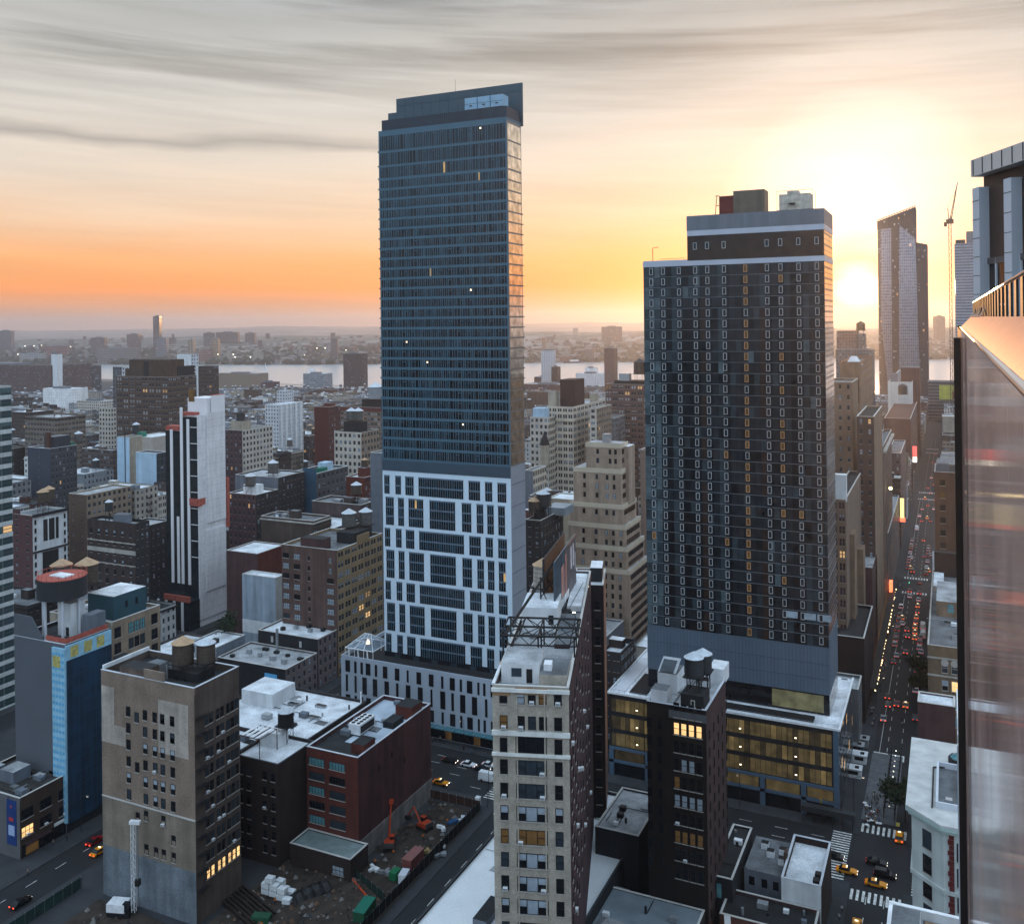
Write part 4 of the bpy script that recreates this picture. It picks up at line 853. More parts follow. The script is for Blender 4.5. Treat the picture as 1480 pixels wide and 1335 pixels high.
for k, y in enumerate((1123, 1157, 1190, 1224, 1258, 1292, 1325, 1359, 1393)):
    b.win('f', -10.6, zy(y), 1.25, 2.35, 'sash', (GD, GD, GB, GA, GM, GD, GB, GM, GD)[k], ac=k in (1, 5)); b.win('f', -6.15, zy(y), 5.0, 2.35, 'triple_sash', (GM, GM, GB, GA, GB, GB, GB, GD, GD)[k]); b.win('f', -1.75, zy(y), 1.25, 2.35, 'sash', (GD, GD, GB, GM, GM, GD, GD, GB, GD)[k])
    if k in (0, 1, 3, 5): b.acs.append(('f', -4.4 if k != 3 else -8, zy(y)))
for z, hh in ((zy(1066), .75), (zy(1096), .5), (zy(1003), .6)): b.box('string_course', -12.5, .15, -.3, -.001, z, z+hh, mat('white_terracotta', (.66, .67, .65), .6, var=.15, streak=.2))
b.box('parapet_panel', -8.6, -3.4, -.12, -.001, 70.2, 71.3, mat('buff_panel', (.34, .24, .16), .85, var=.2)); b.box('parapet_panel', -12.3, -9.4, -.12, -.001, 69.9, 70.5, MATS['buff_panel'])
for u in (-8.4, -3.9): b.box('pilaster', u-.12, u+.12, -.12, -.001, 20, zy(1003)-.02, front_stone)
for y in (3.5, 7.5, 13, 18, 26, 34, 44, 54):
    for z in [zy(1057)-3.7*k for k in range(11)]: b.win('s', y, z, .9, 1.9, 'sash', GD, ac=rnd.random() < .16)
# roof: white room, brick bulkhead, steel sign platform
b.box('rooftop_room', -11.6, -5.2, 5, 13, b.zr, b.zr+3.2, white_wall, roof_pale); b.part('room_window', [g_mid], lambda m: m.box(-9.9, -8.2, 4.94, 4.99, b.zr+1.1, b.zr+2.5, 0)); b.part('room_door', [dark_metal], lambda m: m.box(-7.4, -6.4, 4.94, 4.99, b.zr+.1, b.zr+2.4, 0))
b.bulk(-5.1, -.5, 3.4, 11, 2.2, front_stone, roof_grey); b.box('parapet_cap', -12.4, -11.95, -.1, 8, 71.61, 71.9, white_wall)
b.part('air_handler', [white_metal], lambda m: m.box(-4.5, -3.2, 5, 7, b.zr+2.21, b.zr+3.3, 0))
b.box('rooftop_room', -11.4, -4.5, 31, 41, b.zr, b.zr+4.6, white_wall, roof_white); b.part('room_window', [g_dark], lambda m: m.box(-6.2, -5.2, 30.94, 30.99, b.zr+1.4, b.zr+3.2, 0))
b.box('roof_ledge', -4.3, -1.5, 22, 40, b.zr, b.zr+.8, plum, roof_grey); b.box('roof_ledge', -3.6, -.6, 44, 69, b.zr, b.zr+1.2, white_wall, roof_white); b.finish()
CB = b
q = thing('sign_platform', 'black steel truss platform across the roof of the narrow grey-tan loft', 'steel frame', b.world(0, 0, b.zr), ROTC)
def trusses(m):
    z0, z1 = 3.4, 5.0; X0, X1 = -12.9, .5; Ys = [13.5, 18.5, 23.5]
    for y in Ys:
        m.tube((X0, y, z1), (X1, y, z1), .2); m.tube((X0, y, z0), (X1, y, z0), .14)
        for k in range(8):
            a = X0+(X1-X0)*k/8; c_ = X0+(X1-X0)*(k+1)/8; m.tube((a, y, z0), (c_, y, z1), .08) if k % 2 else m.tube((a, y, z1), (c_, y, z0), .08)
    for x in (X0, X0+3.2, -6.3, -3.4, X1): m.tube((x, Ys[0], z1), (x, Ys[2], z1), .16)
    for x, xx in ((X0, X0+3.2), (X0+3.2, -6.3), (-6.3, -3.4), (-3.4, X1)): m.tube((x, Ys[0], z1), (xx, Ys[1], z1), .1); m.tube((xx, Ys[1], z1), (x, Ys[2], z1), .1)
    for x in (X0+.4, -6.3, X1-.5):
        for y in Ys: m.tube((x, y, 0), (x, y, z1), .15)
trm = mat('sign_steel', (.028, .025, .023), .7, var=.4, scale=1)
m = MB(); trusses(m); m.build('truss', [trm], q)
MB().tube((-12.2, 14, 5), (-5.8, 42, 11), .32, 0, 4).build('diagonal_brace', [trm], q)
# billboard: two panels back to back
q = thing('billboard', 'large printed billboard standing on the sign frame above the narrow loft', 'billboard', (-71.6, 170.7, b.zr), math.radians(12.1))
adm = mat('billboard_print', (.11, .14, .17), .5, var=.6, scale=.35, detail=3)
bh0, bh1, L = .9, 12.2, 25.7
m = MB(); m.box(.0, .35, 0, L, bh0, bh1, 0); m.build('front_panel', [adm], q)
m = MB(); m.box(-3.0, -2.7, 4, L+3, bh0, bh1-.5, 0); m.build('rear_panel', [mat('billboard_back', (.06, .06, .065), .8)], q)
for nm, col, bx in (('printed_figure', (.50, .30, .26), (7, 10.5, 5.5, 12)), ('printed_figure', (.45, .25, .22), (11.6, 13.6, 5.2, 13.4)), ('printed_snow', (.62, .64, .66), (.6, 16, 3.5, 5.4)), ('printed_lettering', (.55, .57, .6), (18.5, 20.2, 8.4, 13.4)), ('printed_lettering', (.55, .57, .6), (21.5, 23, 8.4, 13.4)), ('printed_lettering', (.4, .43, .46), (24.0, 25.2, 7, 11))):
    MB().box(.351, .37, bx[0], bx[1], bx[2]-2.4, bx[3]-2.6).build(nm, [mat(nm+str(int(col[0]*100)), col, .5, var=.5, scale=.8)], q)
m = MB()
for y in (1, 8, 15, 22, 26):
    for x in (.2, -2.8): m.tube((x, y, 0), (x, y, bh0+8), .16)
    m.tube((.2, y, bh0+8), (-2.8, y, bh0+4), .1); m.tube((.2, y, bh0), (-2.8, y, bh0+6), .1)
m.tube((.5, 0, bh1+.1), (.5, L, bh1+.1), .12); m.build('posts', [trm], q)
m = MB(); m.box(.4, 2.0, 0, L, bh0-.5, bh0-.35, 0); m.tube((2, 0, bh0+.5), (2, L, bh0+.5), .05); m.build('service_walkway', [trm], q)
glow = mat('sign_lamp_glow', (1, .95, .7), .5, emit=((1, .93, .62), 9))
for k in range(6):
    y = 1.5+k*4.7; o = MB().tube((1.9, y, bh0-.8), (3.0, y, bh0-.5), .06).box(2.7, 3.3, y-.25, y+.25, bh0-.5, bh0-.3).build('sign_lamp', [dark_metal], q); MB().box(2.72, 3.28, y-.22, y+.22, bh0-.295, bh0-.22).build('lamp_lens', [glow], o)
b_zr = CB.zr; tank('pale water tank with tan cone beside the billboard', (lambda q: (q.x, q.y, b_zr))(CAM+ray(786, 856)*203), 2.3, 4.6, 2.6, wood_pale, roof_tan)
# slim dark tower adjoining it
pc2 = CAM+ray(872, 845)*222
b = Bld('slim dark plum brick slab with a white-capped bulkhead behind the billboard loft', at=(pc2.x, pc2.y, 7.5, 15), h=pc2.z, rot=ROTC, front=mat('dark_plum_brick', (.05, .034, .036), .9, var=.4, scale=.3, streak=.4), side=mat('brown_slab_side', (.20, .13, .11), .85, var=.4, scale=.3, streak=.3), roof=roof_white, cope=stone_cope, parapet=.5)  # side wall browner and paler than the front
b.bulk(-3.3, -.4, 4, 11, 3.4, dark_wall, roof_white); b.wins('f', [-1.5], [b.h-6-4.2*k for k in range(13)], 1.3, 2.2, 'sash', ((GD, 1),)); b.finish()
# dark brick tower in front of the glass podium
b = Bld('dark brick tower with twin black water tanks and one row of lit windows', px=(935, 1020.5, 1049, 1026), Y=189, front=mat('near_black_brick', (.034, .025, .024), .9, var=.35, scale=.3, streak=.3), side=mat('dark_plum_side', (.10, .062, .062), .9, var=.3, scale=.3, streak=.3, fine=.12), roof=roof_pale, cope=pale_panel, parapet=1.0, keep=1300)
us = [b.lx(p) for p in (976, 986.5, 997.5, 1008.5)]
zt = lambda y: onY(990, y, 189).z
b.box('stone_top', us[0]-1.6, .05, -.12, -.002, zt(1040), b.h-1.1, mat('grey_stone_band', (.17, .175, .18), .85, var=.3, streak=.3))
for k, y in enumerate((1038, 1063, 1089, 1115, 1141, 1167, 1193, 1219, 1245, 1271)):
    for j, u in enumerate(us): b.win('f', u, zt(y), 1.2, 2.5 if k else 3, 'sash', GL if k == 1 else GB if (k == 3 and j in (1, 2)) or k == 5 else GA if (k == 7 or (k == 4 and j == 0)) else GD, ac=(k, j) in ((6, 0), (8, 1)))
for u in (-12, -9.8): b.wins('f', [u], [zt(1060)-3.6*k for k in range(9)], 1.1, 2.2, 'plainframe', ((GD, 1),))
for y in (2.5, 6.5, 10.5, 14.5, 18.5): b.wins('s', [y], [b.h-7-3.7*k for k in range(12)], .8, 2.1, 'plainframe', ((GD, 1),))
b.box('bulkhead', -11.8, -8.4, .6, 4.2, b.zr, b.zr+3.3, white_wall, roof_grey); b.box('bulkhead', -12.5, -8.2, 8, 14, b.zr, b.zr+4.2, white_wall, roof_grey); b.part('skylight', [galv, g_mid], lambda m: (m.poly([(-12.4, 7.9, b.zr+4.4), (-8.4, 7.9, b.zr+4.4), (-8.4, 12.5, b.zr+6.2), (-12.4, 12.5, b.zr+6.2)], 0), m.poly([(-12, 7.88, b.zr+4.55), (-9, 7.88, b.zr+4.55), (-9, 11.5, b.zr+6.0), (-12, 11.5, b.zr+6.0)], 1)))
b.box('tank_room', -5.4, -.6, .5, 5.8, b.zr, b.zr+3.4, dark_wall, tar); b.part('room_window', [fr_white, g_dark], lambda m: (m.box(-3.3, -2.4, .44, .49, b.zr+1, b.zr+2.4, 0), m.box(-3.1, -2.6, .41, .439, b.zr+1.2, b.zr+2.2, 1))); b.box('parapet_block', -3.5, -.1, 17, 22.5, b.zr, b.zr+3.4, white_wall, white_wall); b.finish()
blackwood = mat('dark_grey_tank_wood', (.075, .08, .085), .8, var=.35, scale=.8, streak=.3)
btank(b, 'nearer dark grey water tank with white cone on the dark brick tower', -3.2, 3.2, 1.95, 3.7, 3.2, blackwood, roof_zinc, 3.4); btank(b, 'farther dark grey water tank with white cone on the dark brick tower', -2.2, 6.9, 1.85, 3.6, 4.0, blackwood, roof_zinc, 2.4)
# low roofs in the dark court
Bld('low grey-roofed shed with a red seam at the bottom between two dark towers', at=(-46.5, 160, 21, 28.4), h=9.8, front=dark_wall, side=dark_wall, roof=mat('blue_grey_membrane', (.24, .275, .30), .7, var=.3, scale=.2, detail=8), parapet=.3).part('roof_seam', [mat('red_seam', (.12, .04, .035), .8)], lambda m: m.box(-20.5, -.5, 14, 14.3, 9.53, 9.7, 0))
b = Bld('small pale flat roof deep in the dark court', at=(-62.5, 195, 10, 19), h=18, front=dark_wall, side=dark_wall, roof=roof_pale, parapet=.5)
for (x, y) in ((-7, 6), (-7.4, 9)): b.box('rooftop_unit', x, x+1.4, y, y+1.2, b.zr, b.zr+1, dark_metal)
b = Bld('tiny tin-roofed lean-to in the dark court', at=(-63, 183, 4.5, 7), h=9, front=dark_wall, side=dark_wall, roof=roof_grey, parapet=0)
b = Bld('corner block with a bright white roof tray and air conditioners on a lower grey roof', at=(-25.3, 200.9, 8, 18), h=12.9, front=white_wall, side=brick_dark, roof=roof_white, cope=pale_panel, parapet=1.6)
b.box('lower_wing', -16.5, -8.01, 4, 18, 0, 10.6, grey_wall, roof_grey); b.part('wing_window', [g_dark], lambda m: [m.box(x, x+1.2, 3.94, 3.99, 7.4, 9.2, 0) for x in (-15.5, -12.8, -10.4)])
for (x, y) in ((-14.5, 13), (-12.8, 10.2), (-10.4, 12), (-10, 8.2)): b.box('rooftop_unit', x, x+1.6, y, y+1.5, 10.61, 12.0, white_metal, dark_metal)
b.box('chimney', -8.6, -7.9, 7.2, 8.8, 10.61, 14.2, mat('stained_chimney', (.13, .09, .07), .9)); b.box('rooftop_unit', -1.9, -.7, 2.0, 3.4, b.zr, b.zr+1.3, dark_metal); b.box('rooftop_unit', -1.8, -.6, 4.4, 5.8, b.zr, b.zr+1.3, dark_metal)
b = Bld('dark low corner tavern with warm bulbs strung along its front', at=(-25.6, 191.2, 18.5, 9.4), h=8.2, front=brick_purple, side=brick_purple, roof=tar, parapet=.7)
b.part('bulb_string', [dark_metal], lambda m: m.tube((-18, -1.2, 6.6), (-.5, -1.2, 6.4), .05))
for k in range(6): o = MB().cyl(-16.5+k*3, -1.2, .22, 5.9, 6.35, 0, 8).build('bulb', [mat('warm_bulb', (1, .7, .3), .5, emit=((1, .6, .25), 9))], b.root)
b.part('front_awning', [mat('tilted_white_sheet', (.5, .5, .5), .7)], lambda m: m.poly([(-17.5, -.5, 8.4), (-16.2, -.5, 8.4), (-15.4, -3.4, 6.9), (-16.7, -3.4, 6.9)]))
b = Bld('black-roofed low block between the dark tower and the corner block', at=(-42.6, 196.5, 4.4, 22), h=12.5, front=dark_wall, side=dark_wall, roof=tar, parapet=.5)
b.part('blue_window', [g_teal], lambda m: m.box(-3.6, -2.3, -.06, -.01, 8, 11, 0))
# white membrane roof beside the excavation
b = Bld('long low building with a bare white roof along the fenced side street', at=(-66, 120, 30.5, 101), h=12.4, front=grey_wall, side=dark_wall, roof=mat('white_membrane', (.66, .68, .70), .6, var=.12, scale=.12, detail=9, fine=.06), cope=concrete, parapet=.6)
b.box('roof_hatch', -20, -17, 42, 50, b.zr, b.zr+1.4, grey_wall, tar)

# ------------------------------------------------------------------ right-hand street side
white_brick = mat('pale_green_white_brick', (.50, .53, .52), .75, var=.12, scale=.4, streak=.15)
def ornate_corner():
    t = thing('ornate_corner_building', 'ornate white corner building with chamfered front, heavy cornice and sunken white roof', 'building', (-7.2, 178, 0)); h = 42.2
    RECTS.append((-8.5, 25, 177, 212)); KEEP.append((1308, 1385, 1320, 170))
    fp = [(0, 34), (0, 4.6), (5.2, 0), (30, 0), (30, 34)]
    def prism(m, off, z0, z1, mi=0):
        q = [(-off, 34+off*0), (-off, 4.6-off*.4), (5.2-off*.4, -off), (30, -off), (30, 34)]
        for i in range(4): a, c_ = q[i], q[i+1]; m.poly([(*a, z0), (*c_, z0), (*c_, z1), (*a, z1)], mi)
        m.poly([(*p, z1) for p in q], mi); m.poly([(*p, z0) for p in reversed(q)], mi)
    m = MB(); prism(m, 0, 0, h-1.6); m.build('wall', [white_brick], t)
    m = MB(); prism(m, .55, h-1.6, h-1.0); prism(m, 1.0, h-.98, h-.35); m.build('cornice', [mat('green_white_cornice', (.42, .50, .48), .7, var=.15)], t)
    m = MB(); prism(m, .95, h-.33, h); m.build('roof', [mat('pale_lead_roof', (.50, .50, .49), .7, var=.25, scale=.4, detail=8)], t)
    for z in (h-12.2, h-26): m = MB(); prism(m, .3, z, z+.7); m.build('belt_course', [white_brick], t)
    # roof court: curb ring, pipe, duct, dome skylight, plant
    m = MB()
    for a in ((4, 4.4, 5, 22), (4.41, 16, 5, 5.4), (4.41, 16, 21.6, 22)): m.box(a[0], a[1], a[2], a[3], h, h+1.1, 0)
    m.build('roof_curb', [pale_panel], t); MB().poly([(4.41, 5.41, h+.03), (16, 5.41, h+.03), (16, 21.59, h+.03), (4.41, 21.59, h+.03)]).build('court_roof', [roof_grey], t)
    m = MB(); m.tube((3.4, 4.5, h+.2), (3.4, 21, h+.2), .14, 0, 6); m.tube((3.4, 21, h+.2), (8, 22.6, h+.2), .14, 0, 6); m.build('roof_pipe', [dark_metal], t)
    m = MB(); m.box(7.6, 8.5, 9, 23, h+1.1, h+1.8, 0); m.build('white_duct', [blue_wall], t)
    m = MB(); m.cyl(8.2, 25, 2.2, h, h+1.2, 0, 8); m.cyl(8.2, 25, 1.9, h+1.21, h+2.2, 1, 8, r2=.4); m.build('skylight', [dark_wall, g_teal], t)
    for (x, y) in ((5.6, 6.3), (7.8, 6.6), (9.5, 14)): MB().box(x, x+1.1, y, y+1.1, h+.04, h+1.2, 0).build('rooftop_unit', [galv], t)
    ang = math.atan2(-4.6, 5.2)
    for k in range(9):
        z = h-6.2-4.4*k
        o = link('window', win_mesh((1.9, 3.2, 'sash', GD if k % 3 else GM)), t, (2.6-.03, 2.3-.03, z), ang)
        for x in (8.2, 12, 16): link('window', win_mesh((1.8, 3.2, 'sash', GD)), t, (x, -.02, z))
    m = MB()
    for k in range(40): m.box(5.9 if k % 2 else 6.1, 6.9, -.14, -.002, h-2.6-.9*k, h-1.8-.9*k, 0)
    m.build('brick_quoin', [mat('quoin_red', (.16, .035, .035), .9)], t)
ornate_corner()
b = Bld('purple brick stair head with pale cap on a low roof by the ornate white corner', at=(0.2, 246, 8.2, 7), h=37, front=brick_purple, side=brick_purple, roof=roof_white, parapet=.5)
b = Bld('low block with a blue glazed skylight between ornate corner and tan arched loft', at=(25, 244.5, 24.4, 30), h=31, front=white_wall, side=white_wall, roof=roof_pale, cope=white_metal, parapet=1, free=False)
b.part('skylight', [galv, blue_wall], lambda m: (m.box(-24, -14, 2, 10, b.zr, b.zr+1.4, 0), [m.box(-23.8+k*1.2, -22.8+k*1.2, 2.2, 9.8, b.zr+1.41, b.zr+1.5, 1) for k in range(8)]))
b.finish()
b = Bld('tan brick loft with arched windows on the right of the traffic street', at=(30, 304, 37, 90), h=32.5+0, front=mat('loft_tan_brick', (.24, .185, .135), .9, var=.25, scale=.4, streak=.25, fine=.1), side=brick_tan, roof=roof_grey, cope=limestone, parapet=1.2)
for k, z in enumerate((24.6, 19.4, 14.2, 9.0)):
    for u in (-32.4, -29.8, -24, -21): b.win('f', u, z, 1.7, 3.0, 'white_sash', GL if k == 1 and u > -30 else (GM, GB, GT, GT)[k])
for u in (-32.4, -29.8): b.part('arch', [limestone], lambda m: m.cyl(u, -.02, 1.05, 0, .1, 0, 16)).matrix_local = Matrix.Translation((u, 0, 27.6)) @ Matrix.Rotation(math.pi/2, 4, 'X') @ Matrix.Translation((-u, 0, 0))
for z in (28.6, 23.4): b.box('belt_course', -37.1, .1, -.2, -.001, z, z+.5, limestone)
b.box('penthouse', -35, -24, 34, 60, b.zr, b.zr+5, brick_tan, roof_pale); b.part('penthouse_window', [g_teal], lambda m: (m.box(-31.6, -29.8, 33.94, 33.99, b.zr+1.5, b.zr+4.2, 0))); b.box('roof_box', -36.4, -33, 64, 84, b.zr, b.zr+2, limestone, roof_white)
b.box('penthouse', -36.3, -26, 86, 89.5, b.zr, b.zr+9, dark_wall, tar); b.finish()
b = Bld('brown brick tower right of the traffic street beyond the tan arched loft', at=(30, 450, 36.8, 25), h=62, front=mat('tower_brown_brick', (.15, .10, .08), .9, var=.2, streak=.2), side=brick_tan, roof=tar, parapet=.8)
for z in [56-5.5*k for k in range(9)]: b.win('f', -33.6, z, 2.2, 2.6, 'plain', GA if z == 50.5 else GD)
b.bulk(-36, -31, 3, 20, 4, grey_wall, roof_grey); b.finish()
b = Bld('white panel roof with a dark glass front beyond the tan arched loft', at=(30, 398, 37.4, 40), h=24, front=dark_wall, side=dark_wall, roof=roof_white, parapet=.6); b.box('white_screen', -37.2, -34.5, 10, 10.6, b.zr, b.zr+13, white_wall)
b = Bld('low building at the frame foot with a long white parapet and roof clutter', at=(22, 96, 30.6, 46), h=47.5, front=white_wall, side=white_wall, roof=mat('dirty_white_roof', (.45, .46, .47), .8, var=.5, scale=.3, detail=9), cope=white_metal, parapet=1.3, cw=.5)
b.part('deck_boards', [mat('worn_boards', (.30, .21, .14), .8, var=.4, scale=2)], lambda m: m.box(-26, -6, 43.6, 45, b.zr, b.zr+.2, 0)); b.box('roof_shed', -30, -26.5, 38, 43, b.zr, b.zr+2.6, white_metal, roof_grey); b.part('hose_coil', [mat('dark_blue_hose', (.04, .07, .11), .6)], lambda m: [m.tube((-22+1.3*math.cos(k*.4), 38+1.3*math.sin(k*.4), b.zr+.3), (-22+1.3*math.cos(k*.4+.4), 38+1.3*math.sin(k*.4+.4), b.zr+.3), .18) for k in range(16)]); b.finish()

# ------------------------------------------------------------------ our own building: polished parapet, railing, louvred crown
def own_building():
    t = thing('granite_tower', 'polished rose granite tower wall at our side with sloping coping', 'building', (0, 0, 0))
    def panel_mat():
        m = bpy.data.materials.new('polished_granite'); m.use_nodes = True; nt = m.node_tree; bs = nt.nodes['Principled BSDF']; MATS['polished_granite'] = m
        tc = N(nt, 'ShaderNodeTexCoord'); n = N(nt, 'ShaderNodeTexNoise'); n.inputs['Scale'].default_value = .9; n.inputs['Detail'].default_value = 7; nt.links.new(tc.outputs['Object'], n.inputs['Vector'])
        mp = N(nt, 'ShaderNodeMapping'); mp.inputs['Scale'].default_value = (1, .16, .02); nt.links.new(tc.outputs['Object'], mp.inputs[0])
        n2 = N(nt, 'ShaderNodeTexNoise'); n2.inputs['Scale'].default_value = 1; n2.inputs['Detail'].default_value = 4; nt.links.new(mp.outputs[0], n2.inputs['Vector'])
        f = MA(nt, 'MULTIPLY', MAPR(nt, n.outputs['Fac'], .3, .7, .8, 1.15), MAPR(nt, n2.outputs['Fac'], .3, .7, .75, 1.15))
        g = N(nt, 'ShaderNodeVectorMath', operation='SCALE'); g.inputs[0].default_value = (.66, .46, .41); nt.links.new(f, g.inputs['Scale']); nt.links.new(g.outputs[0], bs.inputs['Base Color'])
        setin(nt, bs.inputs['Roughness'], MAPR(nt, n2.outputs['Fac'], .3, .7, .06, .12)); bs.inputs['Specular IOR Level'].default_value = .55
        bp = N(nt, 'ShaderNodeBump'); bp.inputs['Strength'].default_value = .02; bp.inputs['Distance'].default_value = .05; nt.links.new(n.outputs['Fac'], bp.inputs['Height']); nt.links.new(bp.outputs[0], bs.inputs['Normal'])
        return m
    gm = panel_mat(); d, h, Ye, xi = .6, .64, 62.0, 1.17; z0 = CAMH-h
    m = MB(); n = 26
    ys = [-6+(Ye+6)*k/n for k in range(n+1)]
    for a, c_ in zip(ys, ys[1:]): m.poly([(d, c_-.012, 0), (d, a, 0), (d, a, z0), (d, c_-.012, z0)])
    m.poly([(d, Ye, 0), (xi, Ye, 0), (xi, Ye, CAMH), (d, Ye, z0)]); m.poly([(40, Ye, 0), (xi, Ye, 0), (xi, Ye, CAMH-.8), (40, Ye, CAMH-.8)]); m.poly([(d, -6, 0), (40, -6, 0), (40, -6, CAMH-.8), (d, -6, z0)])
    m.build('wall', [gm], t)
    m = MB()
    for k in range(1): y = 44; m.box(d-.008, d-.001, y, y+.03, 0, z0-.05, 0)
    m.build('panel_joint', [mat('joint_seal', (.05, .035, .03), .7)], t)
    m = MB()
    for k in range(0, 6):
        a, c_ = -6+k*11.4, -6+(k+1)*11.4-.02; c_ = min(c_, Ye)
        m.poly([(d, a, z0), (d, c_, z0), (xi, c_, CAMH-.02), (xi, a, CAMH-.02)][::-1]); m.poly([(xi, a, CAMH-.02), (xi, c_, CAMH-.02), (xi+.25, c_, CAMH-.02), (xi+.25, a, CAMH-.02)][::-1]); m.poly([(xi+.25, a, CAMH-.8), (xi+.25, c_, CAMH-.8), (xi+.25, c_, CAMH-.02), (xi+.25, a, CAMH-.02)])
    m.build('coping', [mat('rose_coping', (.44, .20, .155), .6, var=.12, scale=1.5, fine=.06)], t)
    MB().tube((d-.005, -6, z0-.01), (d-.005, Ye, z0-.01), .05, 0, 12).build('coping_edge', [mat('polished_edge', (.62, .44, .34), .22, metal=.85, var=.05)], t, smooth=True)
    m = MB(); m.poly([(xi+.26, -6, CAMH-.8), (40, -6, CAMH-.8), (40, Ye+30, CAMH-.8), (xi+.26, Ye+30, CAMH-.8)]); m.build('roof', [roof_grey], t)
    m = MB(); m.poly([(d+.02, Ye+.01, 0), (d+.02, Ye+30, 0), (d+.02, Ye+30, CAMH-.9), (d+.02, Ye+.01, CAMH-.9)][::-1]); m.poly([(d+.02, Ye+30, 0), (40, Ye+30, 0), (40, Ye+30, CAMH-.81), (d+.02, Ye+30, CAMH-.81)][::-1]); m.build('recess_wall', [mat('gap_shade_black', (.012, .012, .014), .6)], t)
    MB().box(.20, d-.005, Ye+.05, Ye+2, 0, CAMH-1.3, 0).build('dark_gap_strip', [MATS['gap_shade_black']], t)  # added black strip: the shade of the recess gap put into colour
    xa = onY(1378.5, 700, Ye+16).x; xb = onY(1383, 700, Ye+16).x
    m = MB(); m.box(xa, xb, Ye+16, Ye+16.4, 0, 97.6, 0); m.build('end_fin', [pale_panel], t)
    x = xi+.12; pm = MB().box(-.025, .025, -.34, .34, -.02, .76, 0).mesh('railing_post', [mat('railing_dark', (.03, .03, .034), .7)])
    for k in range(26): link('railing_post', pm, t, (x, Ye-.5-k*1.95, CAMH))
    MB().tube((x, -6, CAMH+.8), (x, Ye-.2, CAMH+.8), .055, 0, 8).build('handrail', [mat('railing_top_metal', (.5, .36, .28), .25, metal=.9)], t, smooth=True)
    m = MB()
    for k in range(4):
        y = Ye-6-k*5.0
        for j in range(5): a, c_ = j*.3, (j+1)*.3; m.tube((x-.3+.26*math.sin(a), y, CAMH-.02+.36*(1-math.cos(a))*1.2), (x-.3+.26*math.sin(c_), y, CAMH-.02+.36*(1-math.cos(c_))*1.2), .03)
    m.build('rail_hook', [MATS['railing_top_metal']], t)
own_building()
def louvred_crown():
    hv = ray(757, 460); hv.z = 0; hv.normalize(); rot = math.atan2(-hv.x, hv.y)
    E = CAM+ray(1409, 456)*76; t = thing('louvred_rooftop_block', 'rooftop block with pale columns, dark louvres and a metal fascia above the railing', 'rooftop block', (E.x, E.y, 0), rot)
    zat = lambda px, py: (CAM+ray(px, py)*(76*648/(px-757+.0))).z
    z1, z2, z3, z4 = zat(1408, 232), zat(1408, 257), zat(1423, 369), zat(1423, 385)
    zb = CAMH-.79; L = 30
    m = MB(); m.box(.6, 12, -L, -.5, zb, z2+.04, 0); m.build('wall', [mat('louvre_brown', (.055, .042, .038), .6, var=.1)], t)
    m = MB()
    for k in range(60): z = z4+.3+k*(z2-1.3-z4)/60; m.box(.5, .599, -L, -.3, z, z+.12, 0)
    m.build('louvres', [mat('louvre_blade', (.075, .055, .05), .5)], t)
    m = MB(); m.box(-.35, 12.6, -L, -.35, z2+.05, z1, 0); m.build('fascia', [mat('fascia_metal', (.5, .52, .54), .4, metal=.3, var=.1, scale=.3)], t)
    m = MB()
    for k in range(20): m.box(-.39, -.351, -.8-k*1.5, -.72-k*1.5, z2+.1, z1-.05, 0)
    m.build('fascia_seam', [dark_metal], t)
    colm = mat('pale_column_cladding', (.46, .49, .53), .4, var=.08); 
    for k in range(6):
        y = -1.0-k*4.9; o = MB().box(-.3, .55, y-.55, y+.55, zb, z2-.9, 0).build('column', [colm], t)
        m = MB()
        for j in range(7): z = zb+1.5*j+1; m.box(-.32, -.301, y-.55, y+.55, z, z+.05, 0)
        m.build('column_joint', [dark_metal], o)
    m = MB(); m.box(.3, .599, -L, -.3, z3-.2, z4+.2, 0); m.build('sill_panel', [mat('sill_panel_grey', (.13, .125, .13), .5)], t)
    m = MB(); m.box(.45, .598, -L, -.3, zb, z3-.25, 0); m.build('lower_glazing', [g_dark], t)
    m = MB()
    for k in range(16): y = -1-k*1.85; m.box(.3, .44, y, y+.12, zb, z3-.25, 0)
    m.box(.3, .44, -L, -.3, zb+1.6, zb+1.75, 0); m.build('mullion', [pale_panel], t)
louvred_crown()

def clutter(root_label, x0, x1, y0, y1, n, seed):
    """vents, pipes and patches belonging to one roof"""
    t = next((o for o in SC.objects if o.get('label', '').startswith(root_label)), None)
    if t is None: print('no roof', root_label); return
    rf = next(c for c in t.children if c.name.startswith('roof') and not c.name.startswith('roof_')); z = max(v.co.z for v in rf.data.vertices)
    r = random.Random(seed)
    for k in range(n):
        x, y = r.uniform(x0, x1), r.uniform(y0, y1); q = r.random()
        if q < .3: MB().cyl(x, y, .18+.15*r.random(), z, z+.5+r.random(), 0, 8).build('vent_pipe', [galv if r.random() < .5 else dark_metal], t)
        elif q < .55: s_ = .5+r.random()*.8; MB().box(x-s_, x+s_, y-s_*.7, y+s_*.7, z+.15, z+.5+s_*.7, 0).box(x-s_*.8, x+s_*.8, y-s_*.5, y+s_*.5, z, z+.149, 1).build('rooftop_unit', [r.choice((galv, white_metal, grey_wall)), dark_metal], t)
        elif q < .8: l = 1.5+3*r.random(); MB().tube((x-l*(k % 2), y-l*(1-k % 2), z+.25), (x+l*(k % 2), y+l*(1-k % 2), z+.25), .09, 0, 6).build('conduit', [dark_metal if r.random() < .6 else galv], t)
        else: l = .8+1.6*r.random(); MB().poly([(x-l, y-l*.6, z+.015+k*.002), (x+l, y-l*.7, z+.015+k*.002), (x+l*.9, y+l*.6, z+.015+k*.002), (x-l*.8, y+l*.7, z+.015+k*.002)]).build('roof_patch', [r.choice((tar, roof_grey, roof_pale))], t)
